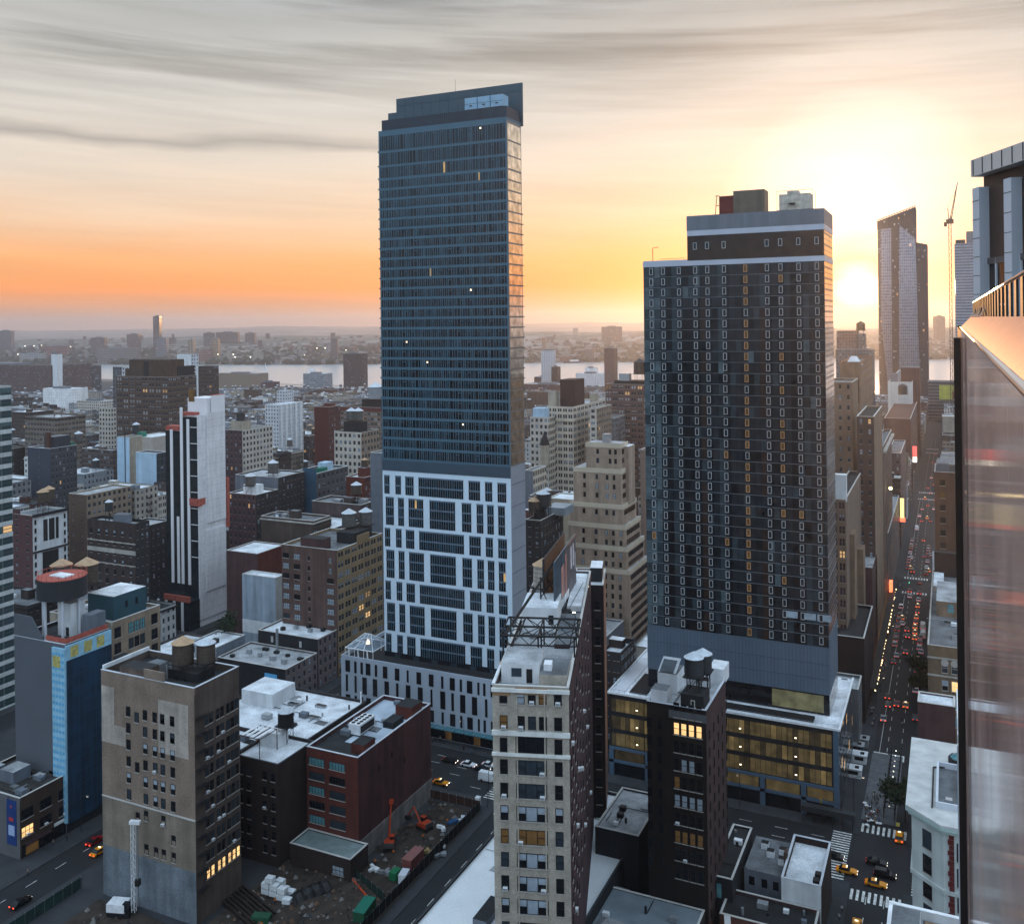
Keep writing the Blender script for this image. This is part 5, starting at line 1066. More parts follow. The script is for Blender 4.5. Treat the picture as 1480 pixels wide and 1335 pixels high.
for a in (('low dark block with a wide white', -34, -2, 2, 26, 22, 1), ('dark red brick block', -14, -6, 8, 33, 12, 2), ('dark brick loft with a deep', -17, -1, 2, 19, 12, 3), ('weathered tan brick', -26, -15, 5, 13, 7, 4), ('low brick shop', -20, -1, 2, 17, 14, 5), ('low grey-roofed shed', -20, -1, 2, 27, 12, 6), ('small pale flat roof', -9, -1, 2, 17, 7, 7), ('black-roofed low', -4, -1, 2, 20, 5, 8), ('dark low corner tavern', -17, -1, 2, 8, 8, 9), ('long low building', -29, -2, 40, 99, 16, 10), ('narrow grey-tan brick loft', -11, -1, 26, 68, 16, 11), ('dark brick tower with twin', -8, -5.6, 5, 22, 5, 12), ('long four-storey glass', -58, -2, 32, 37, 8, 13), ('low building at the frame', -29, -2, 30, 45, 14, 14), ('tan brick loft with arched', -34, -20, 2, 33, 10, 15), ('beige stone loft', -22, -14, 2, 16, 6, 16)): clutter(*a)
# ------------------------------------------------------------------ named mid-distance buildings
F = facade
f_tan = F('fac_tan', (.30, .25, .20), .5, .5, lit=0.0090); f_cream = F('fac_cream', (.54, .49, .42), .62, .56, lit=0.0090, blind=.3, pair=True); f_brown = F('fac_brown', (.105, .075, .062), .5, .55, lit=0.0135, blind=.3, pair=True)
f_purple = F('fac_purple', (.12, .075, .08), .38, .52, lit=0.0135); f_grey = F('fac_grey', (.17, .175, .185), .4, .5, lit=0.0090, blind=.35); f_dark = F('fac_dark', (.055, .05, .052), .4, .52, lit=0.0135)
f_red = F('fac_red', (.15, .06, .05), .38, .5, lit=0.0090); f_white = F('fac_white', (.55, .56, .58), .35, .45, lit=0.0045, blind=.1); f_strip = F('fac_strip', (.50, .52, .52), .99, .62, lit=0.0090, blind=.15, glass=(.03, .055, .06), blindc=(.10, .17, .18), frame=(.05, .08, .08), sill=False)
f_bigbrown = F('fac_bigbrown', (.135, .095, .075), .55, .5, lit=0.0225, blind=.45, blindc=(.42, .44, .46), pair=True); f_glass = F('fac_glass', (.09, .10, .11), .92, .8, lit=0.0090, blind=.2, glass=(.02, .035, .045), sill=False); f_limestone = F('fac_limestone', (.50, .465, .42), .5, .52, lit=0.0067, blind=.3)
f_yellow = F('fac_yellow', (.29, .225, .145), .62, .52, lit=0.0090, blind=.3, pair=True)
M_ = Bld
# far-left striped tower on the side street
b = M_('tall tower striped with pale spandrels and green glass cut by the photo edge', at=(-293.5, 150, 20, onX(18, 700, -293.5).y-150), h=onX(17, 557, -293.5).z, front=f_strip, side=f_strip, uvs=(5, 17, 28), roof=roof_grey, parapet=.6, name='striped_tower', keep=980)
b.bulk(-12, -3, 40, 60, 3, grey_wall)
# left cluster
b = M_('ornate white-fronted loft beside a plain plum party wall', px=(16, 47, 97, 745), X=-382.5, front=F('fac_plum_blank', (.15, .085, .085), .22, .3, lit=0), side=white_wall, roof=roof_grey, cope=stone_cope, parapet=.8, uvs=(2, 5, 12), keep=850)
b.part('parapet_gable', [brick_purple], lambda m: m.box(-b.w+1, -b.w+6, 0, .35, b.h, b.h+2.2, 0)); D_ = b.d
for z in [b.h-4.5-3.9*k for k in range(10)]:
    for y in (1.4, D_-1.4): b.win('s', y, z, 1.0, 2.2, 'plain', GD)
b.box('dark_bay', .005, .12, D_*.27, D_*.73, b.h-41, b.h-18, dark_wall); b.box('dark_bay', .005, .12, D_*.3, D_*.42, b.h-13, b.h-3, dark_wall); b.box('dark_bay', .005, .12, D_*.46, D_*.62, b.h-13, b.h-3, dark_wall); b.box('dark_bay', .005, .12, D_*.66, D_*.74, b.h-13, b.h-3, dark_wall)
b.box('cornice', .005, 1.0, -.2, D_+.2, b.h-.9, b.h+.3, dark_wall); b.box('belt_course', .005, .4, 0, D_, b.h-17.6, b.h-16.8, dark_wall); b.finish()
btank(b, 'tan-coned tank on tall legs above the ornate white loft', -3.5, D_*.45, 2.6, 4.6, 5.5, wood_tank, roof_tan); btank(b, 'tank with faded cone farthest left behind the ornate white loft', -10, D_*.9, 2.6, 4.6, 5, wood_tank, roof_tan)
b = M_('slate grey hotel slab with plain blank flank and small windows', px=(40, 73, 111, 648), X=-471.5, front=F('fac_slate_blank', (.085, .10, .13), .05, .05, lit=0), side=F('fac_slate', (.095, .10, .115), .4, .52, blind=.3, lit=0.0045), roof=roof_grey, uvs=(1, 7, 16), parapet=.8, cope=white_metal)
b.bulk(-9, -.6, 3, 14, 7, F('fac_slate_dark', (.06, .07, .09), .05, .05, lit=0)); b.bulk(-5.5, -3, 1, 3, 10, mat('rust_brown_wall', (.13, .07, .05)), None, 'chimney'); b.box('green_shed', -.5-4, -.6, 14.2, 17, b.zr, b.zr+2.5, mat('green_metal', (.02, .20, .15), .5))
btank(b, 'grey tank on stilts at the foot of the slate hotel slab', -2, b.d+3, 2.4, 4.5, 2.5, wood_grey, roof_zinc)
b = M_('long tan loft row with a blank brown end wall', px=(99, 125, 190, 715), X=-382.5, front=F('fac_tan_blank', (.17, .125, .10), .15, .2, lit=0), side=f_tan, roof=roof_pale, uvs=(2, 9, 13), parapet=.9, bay=3)
b = M_('dark brown hotel block banded with pale stone near its top', px=(126, 195, 216, 757), X=-293.5, front=mat('brown_hotel_brick', (.10, .078, .075), .9, var=.25, streak=.3, fine=.1), side=f_dark, roof=roof_pale, cope=dark_wall, parapet=1.2, uvs=(7, 3, 14), keep=860)
us = [-b.w*(.09+.165*k) for k in range(6)]
for k in range(8):
    z = b.h-5.6-3.9*k
    for u in us: b.win('f', u, z, 1.15, 2.1, 'sash', rnd.choice((GD, GD, GM, GB)))
for z, hh in ((b.h-8.4, .5), (b.h-12.6, 1.7), (b.h-17.2, .4)): b.box('stone_band', -b.w, .15, -.14, -.002, z, z+hh, limestone)
b.bulk(-14, -8, 2, 6, 3.6, grey_wall); b.finish(); btank(b, 'slim dark tank on stilts on the brown banded hotel', -b.w+8, 4, 1.6, 3.4, 4.5, blackwood, roof_zinc)
b = M_('dull purple block with dark cornice behind the brown banded hotel', px=(178, 211, 246, 760), X=-320, front=brick_purple, side=f_dark, roof=roof_pale, parapet=.8)
# big brown full-block loft
b = M_('massive brown brick loft with many bright windows and a stepped crown', px=(168, 243, 284, 545), X=-560, front=f_bigbrown, side=f_bigbrown, roof=tar, uvs=(8, 7, 20), parapet=1, keep=640)
w8 = b.w; b.box('upper_block', -w8*.78, -w8*.02, 2, b.d*.6, b.h-1, onY(210, 520, b.Y).z, mat('plain_brown_brick', (.12, .085, .065), .9, var=.25, streak=.3), tar); b.box('dark_recess', -w8*.5, -w8*.4, 1.9, 1.99, b.h, b.h+12, dark_wall); b.box('dark_penthouse', -3, -.5, b.d*.35, b.d*.95, b.h-1, b.h+8, dark_wall, tar); b.box('upper_block', -w8*.9, -w8*.8, 4, 12, b.h-1, b.h+6, mat('plain_brown_brick', (.12, .085, .065)))
b = M_('grey-tan loft at the left shoulder of the massive brown loft', px=(143, 160, 168, 590), X=-585, front=f_limestone, side=f_limestone, roof=tar, parapet=.8)
b = M_('pale grey tower edge showing behind the massive brown loft', px=(163, 176, 186, 530), X=-640, front=f_grey, side=f_white, roof=roof_grey, parapet=.8)
b = M_('white and pale grey office peeking over the right shoulder of the brown loft', px=(256, 276, 287, 512), X=-690, front=white_wall, side=f_white, roof=roof_grey, parapet=.8)
b = M_('brown slab with a white stair edge right of the massive brown loft', px=(284, 302, 316, 529), X=-650, front=f_brown, side=f_brown, roof=roof_grey, parapet=.8); b.box('stair_strip', -b.w-.0, -b.w+2.2, -.3, -.002, 0, b.h, white_wall)
# pale blue party walls
b = M_('sky-blue blank-walled block below the massive brown loft', px=(169, 187, 206, 632), X=-430, front=mat('sky_blue_wall', (.44, .56, .66), .8, var=.12, streak=.15), side=cream_stone, roof=roof_grey, parapet=.8); b.part('flue_pipe', [dark_metal], lambda m: m.tube((-b.w*.35, -.2, 10), (-b.w*.35, -.2, b.h+6), .25, 0, 6))
b = M_('pale blue-grey blank block with a green glazed side', px=(196, 226, 242, 655), X=-400, front=blue_wall, side=f_glass, roof=roof_grey, parapet=.8, cope=white_metal)
b = M_('wide pale stucco block with a green tank shed on top', px=(190, 220, 260, 632), X=-455, front=mat('stucco_buff', (.42, .39, .36), .85, var=.15), side=mat('stucco_buff', (.42, .39, .36)), roof=roof_white, parapet=.6); b.box('green_shed', -16, -12, 3, 7, b.zr, b.zr+3, MATS['green_metal'])
btank(b, 'dark barrel tank beside the green shed on the pale stucco block', -19, 5, 2.4, 5.5, 2, blackwood, roof_zinc)
# white slab tower under construction
def slab_tower():
    X, Y = -294, 306.5; t = thing('white_slab_tower', 'slim tower under construction with white slab flank and dark glass front striped white', 'tower', (X, Y, 0)); D = onX(325, 700, X).y-Y
    RECTS.append((-316, -293, 300, 326)); KEEP.append((226, 326, 925, 380))
    pan = mat('white_slab_panel', (.66, .65, .66), .6, var=.06, scale=.15); flank = F('white_slab_flank', (.64, .63, .64), .001, .001, lit=0, blind=0, band=.05, bandc=(.53, .52, .54), sill=False, wrough=.6, groutvar=.1); gls = glassmat('slab_dark_glass', (.012, .02, .025), .07)
    lx = lambda p: onY(p, 700, Y).x-X
    zc, zl = onY(288, 603, Y).z, onY(245, 622, Y).z; zt = onX(322, 571, X).z; zk = onY(262, 576, Y).z
    m = MB(); m.box(lx(262), 0, .01, D, 0, zc, (0, 1, 1, 1), top=1); m.box(lx(240), lx(262), .01, D, 0, zl, (0, 1, 1, 1), top=1); m.build('glass_front', [gls, pan], t)
    m = MB(); m.box(lx(258), -.001, 6, D, zc+.01, zt-.6, 0); m.build('core_wall', [pan], t)
    m = MB(); m.box(.001, .4, 0, D, 3, zc+.6, 0, uvs=(1, 7, 27)); m.build('white_flank', [flank], t)
    m = MB(); m.box(.401, .9, 5.0, D-.4, 44, 92, 0, uvs=(1, 5, 15)); m.build('raised_flank_panel', [flank], t); m = MB(); m.box(.401, .8, 4.0, D-.4, 14.5, 41, 0, uvs=(1, 5, 8)); m.build('raised_flank_panel', [flank], t); MB().box(.401, .7, 8, D-.2, zc-10, zt+.3, 0).build('raised_flank_panel', [pan], t)
    for a, z1 in ((247, zl+.5), (261.5, zc+4), (271, zc-1)): x = lx(a); MB().box(x, x+1.5, -.25, .009, 18, z1, 0).build('white_fin', [pan], t)
    x = lx(255.5); MB().box(x, x+1.4, -.25, .009, 18, 47, 0).build('white_fin', [pan], t)
    m = MB()
    for k in range(9): z = 30+7*k; m.box(-3.8, -.01, -.18, .009, z, z+.3, 0)
    m.build('floor_edge', [pan], t)
    m = MB(); m.box(lx(258)+.6, lx(258)+4, 5.9, 5.99, zc+6, zc+11.5, 0); m.build('opening', [g_amber], t)
    o = MATS['red_guard_net']
    MB().box(lx(261), lx(281), .2, 3.5, zc+.61, zc+1.9, 0).build('guard_net', [o], t); MB().box(lx(240), lx(258), .2, 5, zl+.01, zl+2, 0).build('guard_net', [o], t); MB().box(-2, .5, D-6, D+.1, zt-.59, zt+.5, 0).build('guard_net', [o], t)
    MB().box(-3.4, 2.4, -1.4, .2, 52.5, 53, 0).box(-3.4, 2.4, -1.5, -1.38, 53, 55.8, 0).box(2.3, 2.4, -1.4, 2, 53, 55.8, 0).build('hoist_platform', [o], t)
    MB().box(.0, 1.4, D+.01, D+1.3, 40, 62, 0).build('rear_guard_net', [o], t)
    # low striped front block
    q = thing('striped_annex', 'dark glass annex with white fins at the foot of the white slab tower', 'building', (X+.5, 300, 0)); W = X+.5-onY(226, 890, 300).x
    MB().box(-W, 0, 0, 6.4, 0, 12.6, 0).build('wall', [gls], q)
    for k in range(4): x = -W+.8+k*W/4.1; MB().box(x, x+1.3, -.25, -.002, 0, 12.4, 0).build('white_fin', [pan], q)
    MB().box(-W*.75, .6, -.3, .5, 12.61, 15, 0).build('guard_net', [o], q)
slab_tower()
M_('low row with silver roof right of the white slab tower', px=(300, 330, 385, 905), X=-270, Y=262, front=f_dark, side=f_dark, roof=roof_white, parapet=.5) if False else None
# low block with dark rear wall and street signs at the far corner of the side street
b = M_('low dark corner block with signs, clutter and cooling units on a pale roof', at=(-205.5, 254, 30, 17.5), h=13.0, front=dark_wall, side=F('fac_lilac', (.20, .165, .165), .4, .55, lit=0.0090), roof=roof_pale, parapet=.7, fl=3.3)
b.box('street_sign', -8.6, -3.6, -.5, -.1, 8.2, 10.6, mat('sign_blue', (.04, .22, .42), .5, var=.1, emit=((.1, .4, .8), .25))); b.box('street_sign', -3.4, -.6, -.5, -.1, 6.2, 7.4, mat('sign_pale', (.4, .48, .55), .5)); b.box('street_sign', -12, -9.6, -.45, -.1, 4.6, 6.6, mat('sign_glow', (1, .9, .6), .5, emit=((1, .86, .5), 2.5)))
b.box('shop_band', -8, 0, -.6, -.1, 4.2, 5.0, mat('shop_red', (.3, .05, .04), .6)); b.part('shop_window', [g_lit], lambda m: m.box(-13, -9, -.3, -.05, .4, 3.4, 0))
def sign_letters(m):
    for k in range(4):
        x = -13.3+k*1.15; m.box(x, x+.85, -.42, -.3, 3.6, 4.7, 0)
for k in range(9): x, y = -27+k*3, 3+(k*5 % 11); b.box('rooftop_unit', x, x+1.3+k % 3*.5, y, y+1.2, b.zr, b.zr+.9+k % 2*.6, galv if k % 2 else dark_metal)
b.box('roof_chimney', -16, -15.3, 14.5, 15.2, b.zr, b.zr+8, galv)
b = M_('dark stuccoed wall block with silver roof behind the low corner block', at=(-205.5, 272, 27, 20), h=17.6, front=dark_wall, side=F('fac_lilac', (.20, .165, .165)), roof=roof_white, parapet=.7)
b.part('wall_window', [fr_white], lambda m: m.box(-21, -20, -.08, -.01, 13.8, 16, 0)); b.part('wall_window', [fr_white], lambda m: m.box(-8.2, -7.2, -.08, -.01, 13.6, 15.8, 0)); 
for k in range(5): b.box('rooftop_unit', -20+k*3.6, -18.6+k*3.6, 4+(k*3 % 7), 5.4+(k*3 % 7), b.zr, b.zr+1.2, galv if k % 2 else dark_metal)
b = M_('pale end-of-row house with dark windows left of the low corner block', at=(-236.5, 254.5, 13, 15), h=16, front=F('fac_palerow', (.44, .45, .47), .4, .6, lit=0), side=grey_wall, roof=roof_white, parapet=.6, uvs=(3, 4, 4)); b.box('rooftop_unit', -6, -4, 4, 6, b.zr, b.zr+1.5, dark_metal)
b = M_('two-storey pale blue shopfront squeezed beside the low corner block', at=(-235.9+0, 256, .1, 12), h=10, front=blue_wall, roof=roof_white, parapet=.4) if False else None
b = M_('brown brick warehouse with curved silver roof behind the pale end house', px=(327, 372, 412, 800), X=-255, front=brick_purple, side=brick_red, roof=roof_white, parapet=.5)
b = M_('whitewashed party-wall block stepping up beside the brown-and-yellow loft', px=(350, 398, 412, 835), X=-240, front=mat('bluish_whitewash', (.36, .41, .46), .85, var=.2, streak=.3), side=white_wall, roof=roof_white, parapet=.6); b.box('white_lower_band', -b.w, 0, -.1, -.002, 8, 13, white_wall)
b = M_('brown brick loft with a yellow stone street front and setback penthouse', px=(407, 487, 553, 795), X=-205, front=mat('mauve_brown_brick', (.17, .115, .10), .9, var=.25, streak=.35, fine=.1), side=f_yellow, roof=roof_grey, uvs=(5, 7, 12), parapet=1.2, keep=960)
for k in range(9):
    z = b.h-5-3.8*k
    for u in (-b.w*.92, -b.w*.72): b.win('f', u, z, 2.8, 1.9, 'grid3x2', rnd.choice((GB, GB, GM, GD)))
    b.win('f', -b.w*.5, z, .9, 1.6, 'sash', GD); b.win('f', -b.w*.12, z, 3.0 if k > 1 else 1.2, 1.9, 'grid3x2', rnd.choice((GB, GM, GD)))
b.box('stair_tower', -b.w*.68, -b.w*.28, 1, 6, b.zr, b.zr+4.2, brick_purple, tar); b.box('penthouse', -b.w*.4, -2, 14, 26, b.zr, b.zr+4.2, dark_wall, tar); b.box('parapet_gable', -.05, .35, b.d*.42, b.d*.68, b.h-.1, b.h+2.6, f_yellow); b.finish()
btank(b, 'grey tank with tin cone on the brown-and-yellow loft', -10, 22, 2.8, 5, 5.0, wood_grey, roof_zinc); btank(b, 'second grey tank behind it on the brown-and-yellow loft', -5.5, 27, 2.6, 5, 5.0, wood_grey, roof_zinc)
b = M_('slate loft with a tall blue painted strip and a green roof shed', px=(422, 458, 503, 684), X=-293.5, front=F('fac_slate_lines', (.15, .155, .16), .02, .02, lit=0, band=.14, bandc=(.30, .29, .26)), side=F('fac_slate_side', (.12, .12, .125), .45, .45, lit=0.0067, blind=.15), roof=roof_grey, cope=white_metal, uvs=(1, 7, 12), parapet=1)
b.box('blue_strip', -b.w*.55, -b.w*.02, -.25, -.002, 0, b.h+2.4, mat('petrol_blue', (.05, .13, .19), .7, var=.12, streak=.1)); b.box('green_shed', -5, -1.5, 6, 11, b.zr, b.zr+2.6, MATS['green_metal']); b.box('white_bulkhead', -8, -3, 11.5, 18, b.zr, b.zr+4.5, blue_wall)
b = M_('dark brick loft with silver roof right of the white slab tower', px=(330, 370, 402, 715), X=-293.5, front=f_purple, side=f_dark, roof=roof_white, parapet=.8, fl=3.7)
b.box('white_bulkhead', -12, -4, 5, 10, b.zr, b.zr+4, white_wall); btank(b, 'dark tank on a truss above the silver-roofed brick loft', -b.w*.45, 5, 2.4, 4.4, 4, wood_grey, roof_zinc)
b = M_('dark street-wall loft stretching back behind the silver-roofed loft', px=(340, 402, 440, 690), X=-300, front=grey_wall, side=f_dark, roof=roof_pale, parapet=.8, fl=3.8); btank(b, 'blue-grey tank with bright zinc cone on the dark street-wall loft', -8, 6, 2.6, 4.8, 2, wood_grey, roof_zinc)
b = M_('tan terrace-topped apartment block with a dark tank on its penthouse', px=(325, 350, 394, 622), X=-382.5, front=f_purple, side=f_limestone, roof=roof_grey, parapet=.8, fl=3.5); b.box('penthouse', -b.w*.8, -1, 2, 9, b.zr, b.zr+6, cream_stone, roof_grey); btank(b, 'black cone-topped tank on the terrace-topped apartment block', -b.w*.4, 5, 2.6, 4.4, 6.2, blackwood, MATS['dark_metal'])
b = M_('white ribbed apartment slab above the mid-distance roofs', px=(383, 403, 438, 585), X=-471.5, front=f_white, side=f_white, roof=roof_white, parapet=1, fl=3.0, cope=white_wall)
for k in range(5): b.box('white_pier', .001, .9, b.d*(.04+.2*k), b.d*(.12+.2*k), 0, b.h, white_wall)
b = M_('cream low apartment house just behind the white ribbed slab', px=(400, 412, 424, 565), X=-560, front=f_white, side=f_white, roof=roof_white, parapet=.6, fl=3)
b = M_('dark red brick tower with a plain flank', px=(454, 475, 492, 588), X=-382.5, front=mat('dark_red_flank', (.135, .05, .045), .9, var=.2, streak=.2), side=f_red, roof=tar, parapet=1); b.bulk(-7, -1, 4, 9, 3, brick_red)
b = M_('broad tan loft with red cornice stretching toward the ribbon tower', px=(492, 556, (40,), 590), X=-300, front=f_bigbrown, side=f_tan, roof=tar, parapet=1, fl=4) if False else M_('broad tan loft with red cornice stretching toward the ribbon tower', at=(onY(575, 590, 600).x, 600, onY(575, 590, 600).x-onY(492, 590, 600).x, 40), h=onY(520, 588, 600).z, front=F('fac_broad', (.25, .20, .165), .6, .55, lit=0.0135, blind=.4, blindc=(.45, .47, .5), pair=True), side=f_tan, roof=tar, parapet=1)
b.box('red_cornice', -b.w, 0, -.6, -.002, b.h-3, b.h-.2, mat('brick_cornice', (.16, .06, .055))); b.box('dark_penthouse', -b.w*.75, -3, 10, 30, b.zr, b.zr+6, dark_wall, tar); btank(b, 'stout silver drum tank on the broad red-corniced loft', -b.w*.55, 14, 6, 9, 6.5, mat('zinc_drum', (.3, .32, .34), .5), roof_zinc)
b = M_('tan loft with black roof rooms in front of the broad red-corniced loft', px=(483, 522, 548, 625), X=-293.5, front=f_limestone, side=f_tan, roof=tar, parapet=1, fl=4); b.box('black_roof_room', -b.w*.8, -4, 4, 12, b.zr, b.zr+6, dark_wall, tar); btank(b, 'grey tank with pale cone, left of a pair on the black roof rooms', -b.w*.62, 7, 2.9, 5, 7, wood_grey, roof_zinc); btank(b, 'grey tank with pale cone, right of a pair on the black roof rooms', -b.w*.4, 8, 2.9, 5, 7, wood_grey, roof_zinc)
b = M_('red brick loft with blue-white roof tucked against the ribbon tower', px=(500, 527, 545, 690), X=-262, front=brick_red, side=f_red, roof=roof_white, parapet=.8); b.box('red_bulkhead', -6, -1.5, 3, 8, b.zr, b.zr+5, brick_red, roof_white); btank(b, 'dark tank with mossy cone on the red brick loft', -3.6, 5.4, 1.7, 3.4, 5.2, wood_tank, roof_tan)
b = M_('dark grey blank block touching the left side of the ribbon tower', px=(535, 560, (16,), 655), Y=345, front=grey_wall, side=grey_wall, roof=roof_grey, parapet=.6); 
# between the towers
b = M_('cream prewar office block with stepped corner and dark brick roof house', px=(790, 828, 875, 588), X=-204.5, front=f_cream, side=f_cream, roof=roof_pale, parapet=1.2, fl=3.9, uvs=(5, 9, 20)); b.box('roof_house', -b.w*.62, -b.w*.05, 6, 22, b.zr, b.zr+17, mat('roof_house_brick', (.10, .065, .06), .9, var=.2), tar); b.box('corner_turret', -b.w*.95, -b.w*.65, .5, 6, b.zr, b.zr+10, cream_stone, roof_grey); b.box('corner_turret', -4, -.5, 40, 46, b.zr, b.zr+6, cream_stone, roof_grey); cornice(b, b.h-9, .5, .5, cream_stone)
b = M_('cream setback wing with a dark pointed turret left of the prewar block', px=(766, 792, 806, 603), X=-216, front=f_limestone, side=f_cream, roof=roof_white, parapet=1, fl=3.9); b.part('pointed_turret', [cream_stone, dark_wall], lambda m: (m.cyl(-1.5, -2, 3, b.h-28, b.h-16, 0, 8), m.cyl(-1.5, -2, 3.3, b.h-16, b.h-8, 1, 8, r2=.1))); b.box('blue_tank_room', -b.w+1, -b.w+9, 2, 8, b.zr, b.zr+6, blue_wall)
b = M_('plain grey flank wall below the cream setback wing', px=(757, 770, 790, 680), X=-190, front=grey_wall, side=f_cream, roof=roof_grey, parapet=.6, fl=4)
b = M_('grey-tan step-back tower behind the cream prewar block', px=(852, 862, 884, 590), X=-190, front=f_limestone, side=f_tan, roof=roof_white, parapet=.8)
b = M_('brown loft tower with twin roof tanks beside the dark glass tower', px=(875, 948, (30,), 556), Y=620, front=F('fac_wide_brown', (.16, .115, .105), .6, .5, lit=0.0270, blind=.4, blindc=(.45, .47, .5), pair=True), side=f_brown, roof=tar, uvs=(8, 5, 20), parapet=1.2)
b.box('roof_house', -b.w*.9, -2, 8, 22, b.zr, b.zr+3, dark_wall, tar); btank(b, 'left of twin dark tanks crowning the brown loft tower', -b.w*.40, 10, 4.2, 8, 8, wood_tank, blackwood); btank(b, 'right of twin dark tanks crowning the brown loft tower', -b.w*.17, 10, 4.6, 8, 8, wood_tank, roof_zinc); b.box('roof_unit', -b.w*.8, -b.w*.6, 8, 14, b.zr+3, b.zr+8, galv)
b = M_('pale blank slab rising at the left edge of the dark glass tower', px=(925, 938, (12,), 650), Y=420, front=mat('buff_slab', (.27, .22, .19), .9, var=.15, streak=.2), side=brick_tan, roof=roof_grey, parapet=.6)
# stepped tan tower
def stepped():
    X, Y = -115.5, 351.0; t = thing('stepped_tower', 'tan prewar tower stepping back in pale-banded tiers', 'tower', (X, Y, 0)); RECTS.append((-142, -115, 350, 380)); KEEP.append((817, 935, 930, 365))
    body = mat('stepped_tan_brick', (.42, .345, .285), .9, var=.2, scale=.25, streak=.25, fine=.08); bandm = mat('stepped_cream_band', (.58, .52, .43), .85, var=.12); dk = mat('stepped_dark_infill', (.10, .07, .06), .9)
    Z = lambda py, px=909: onY(px, py, Y).z
    tiers = [(818, 909, 0, 26, 0, Z(825)), (818, 905, .8, 24, Z(825), Z(793)), (820, 902, 1.5, 22, Z(793), Z(762)), (822, 898, 2.2, 20, Z(762), Z(733)), (826, 895, 3.2, 18, Z(733), Z(682)), (843, 893, 4.5, 14, Z(682), Z(645))]
    for (pl, pr, y0, y1, z0, z1) in tiers:
        xl, xr = onY(pl, 800, Y).x-X, onY(pr, 800, Y).x-X
        MB().box(xl, xr, y0, y1, z0+.01, z1, 0, top=1).build('tier', [body, roof_pale], t)
        m = MB(); m.box(xl-.15, xr+.15, y0-.15, y0-.001, z1-1.6, z1+.3, 0); m.box(xr+.001, xr+.15, y0, y1, z1-1.6, z1+.3, 0); m.build('cream_band', [bandm], t)
        n = int((z1-z0)/3.7)
        if z0 == 0: n = 9
        for k in range(n):
            z = z1-4.2-3.7*k
            if z < z0+.3: continue
            for px in ((842, 860, 875, 885, 896) if pl < 843 else (860, 878, 886)):
                u = onY(px, 800, Y).x-X
                if u < xr-.8 and u > xl+.8: link('window', win_mesh((1.1, 2.0, 'sash', rnd.choice((GD, GD, GM, GB)))), t, (u, y0-.02, z))
            m = MB(); m.box(xr+.002, xr+.06, y0+2, y1-1.5, z, z+2, 0); m.build('side_window_band', [dk if k % 2 else g_dark], t)
    MB().box(onY(889, 640, Y).x-X, onY(914, 640, Y).x-X-4.5, 9, 17, Z(735), Z(650), 0, top=1).build('rear_wing', [body, roof_white], t)
    MB().box(onY(862, 640, Y).x-X, onY(872, 640, Y).x-X, 7, 10, Z(645)+.01, Z(632), 0).build('roof_unit', [galv], t)
    m = MB()
    for k in range(5): m.cyl(-4.6+k*.25, 6.5+k*2.4, .9, Z(733)+.3, Z(733)+1.9, 0, 6, r2=.3)
    m.build('terrace_planting', [mat('hedge_green', (.03, .06, .025), .9, var=.5, scale=1)], t)
stepped()
b = M_('dark brown loft with black tanks between the ribbon tower and the tan stepped tower', px=(760, 781, 814, 752), X=-140, front=f_dark, side=f_dark, roof=tar, parapet=.8, fl=3.7); b.box('roof_house', -b.w+2, -2, 3, 9, b.zr, b.zr+4, dark_wall, tar); b.box('silver_shed', -4, 4, 14, 24, b.zr, b.zr+3, mat('tin_roof', (.3, .33, .36), .5))
btank(b, 'dark ribbed tank with striped tin cone left of the tan stepped tower', -b.w*.3, 7, 2.6, 4.6, 5, blackwood, roof_zinc); btank(b, 'slim grey tank left of the tan stepped tower', -1, 9, 1.7, 3.6, 7, wood_grey, roof_zinc); btank(b, 'brown tank with rusty cone left of the tan stepped tower', -b.w*.75, 5, 2.4, 4, 3, wood_tank, roof_tan)
b = M_('low grey roofed shed row between billboard loft and tan stepped tower', at=(-115.5, 290, 14, 55), h=14, front=grey_wall, side=grey_wall, roof=roof_pale, parapet=.8)
b = M_('cream low shed with a red awning strip behind the dark tank loft', px=(792, 828, (14,), 722), Y=390, front=cream_stone, side=cream_stone, roof=roof_white, parapet=.5)
# right of the dark glass tower
b = M_('blank dark brown block under the lit arcade wall', px=(1205, 1249, 1262, 922), Y=318, front=mat('blank_umber', (.055, .038, .036), .9, var=.2, streak=.2), side=brick_dark, roof=tar, parapet=1)
b = M_('tan loft with red-framed windows and sooty roof beside the dark glass tower', px=(1200, 1222, 1246, 722), X=-32, front=F('fac_redwin', (.23, .175, .135), .62, .6, lit=0.0225, blind=.1, frame=(.10, .03, .03), pair=True), side=mat('taupe_plaster', (.24, .19, .155), .9, var=.2, streak=.3), roof=tar, parapet=1, fl=4.2, cope=limestone); b.box('white_stack', -b.w+1, -b.w+5, 1, 4, b.zr, b.zr+9, white_wall); b.box('stone_buttress', .01, 1.6, 12, 20, 0, b.h-14, brick_tan); b.box('stone_buttress', .01, 2.6, 34, 42, 0, b.h-24, brick_tan); b.box('lower_step', .02, 5, 42.5, 66, 0, 37, f_purple, roof_pale); RECTS.append((-100, -26, 318, 486))
b = M_('romanesque tan tower with arched crown near the setting sun', px=(1214, 1243, 1261, 523), X=-43, front=mat('romanesque_tan', (.27, .195, .145), .9, var=.2, streak=.3), side=F('fac_roman', (.27, .195, .145), .3, .4, lit=0.0045), roof=roof_grey, cope=mat('terracotta_cope', (.25, .11, .07)), parapet=2, fl=4.4)
W = b.w
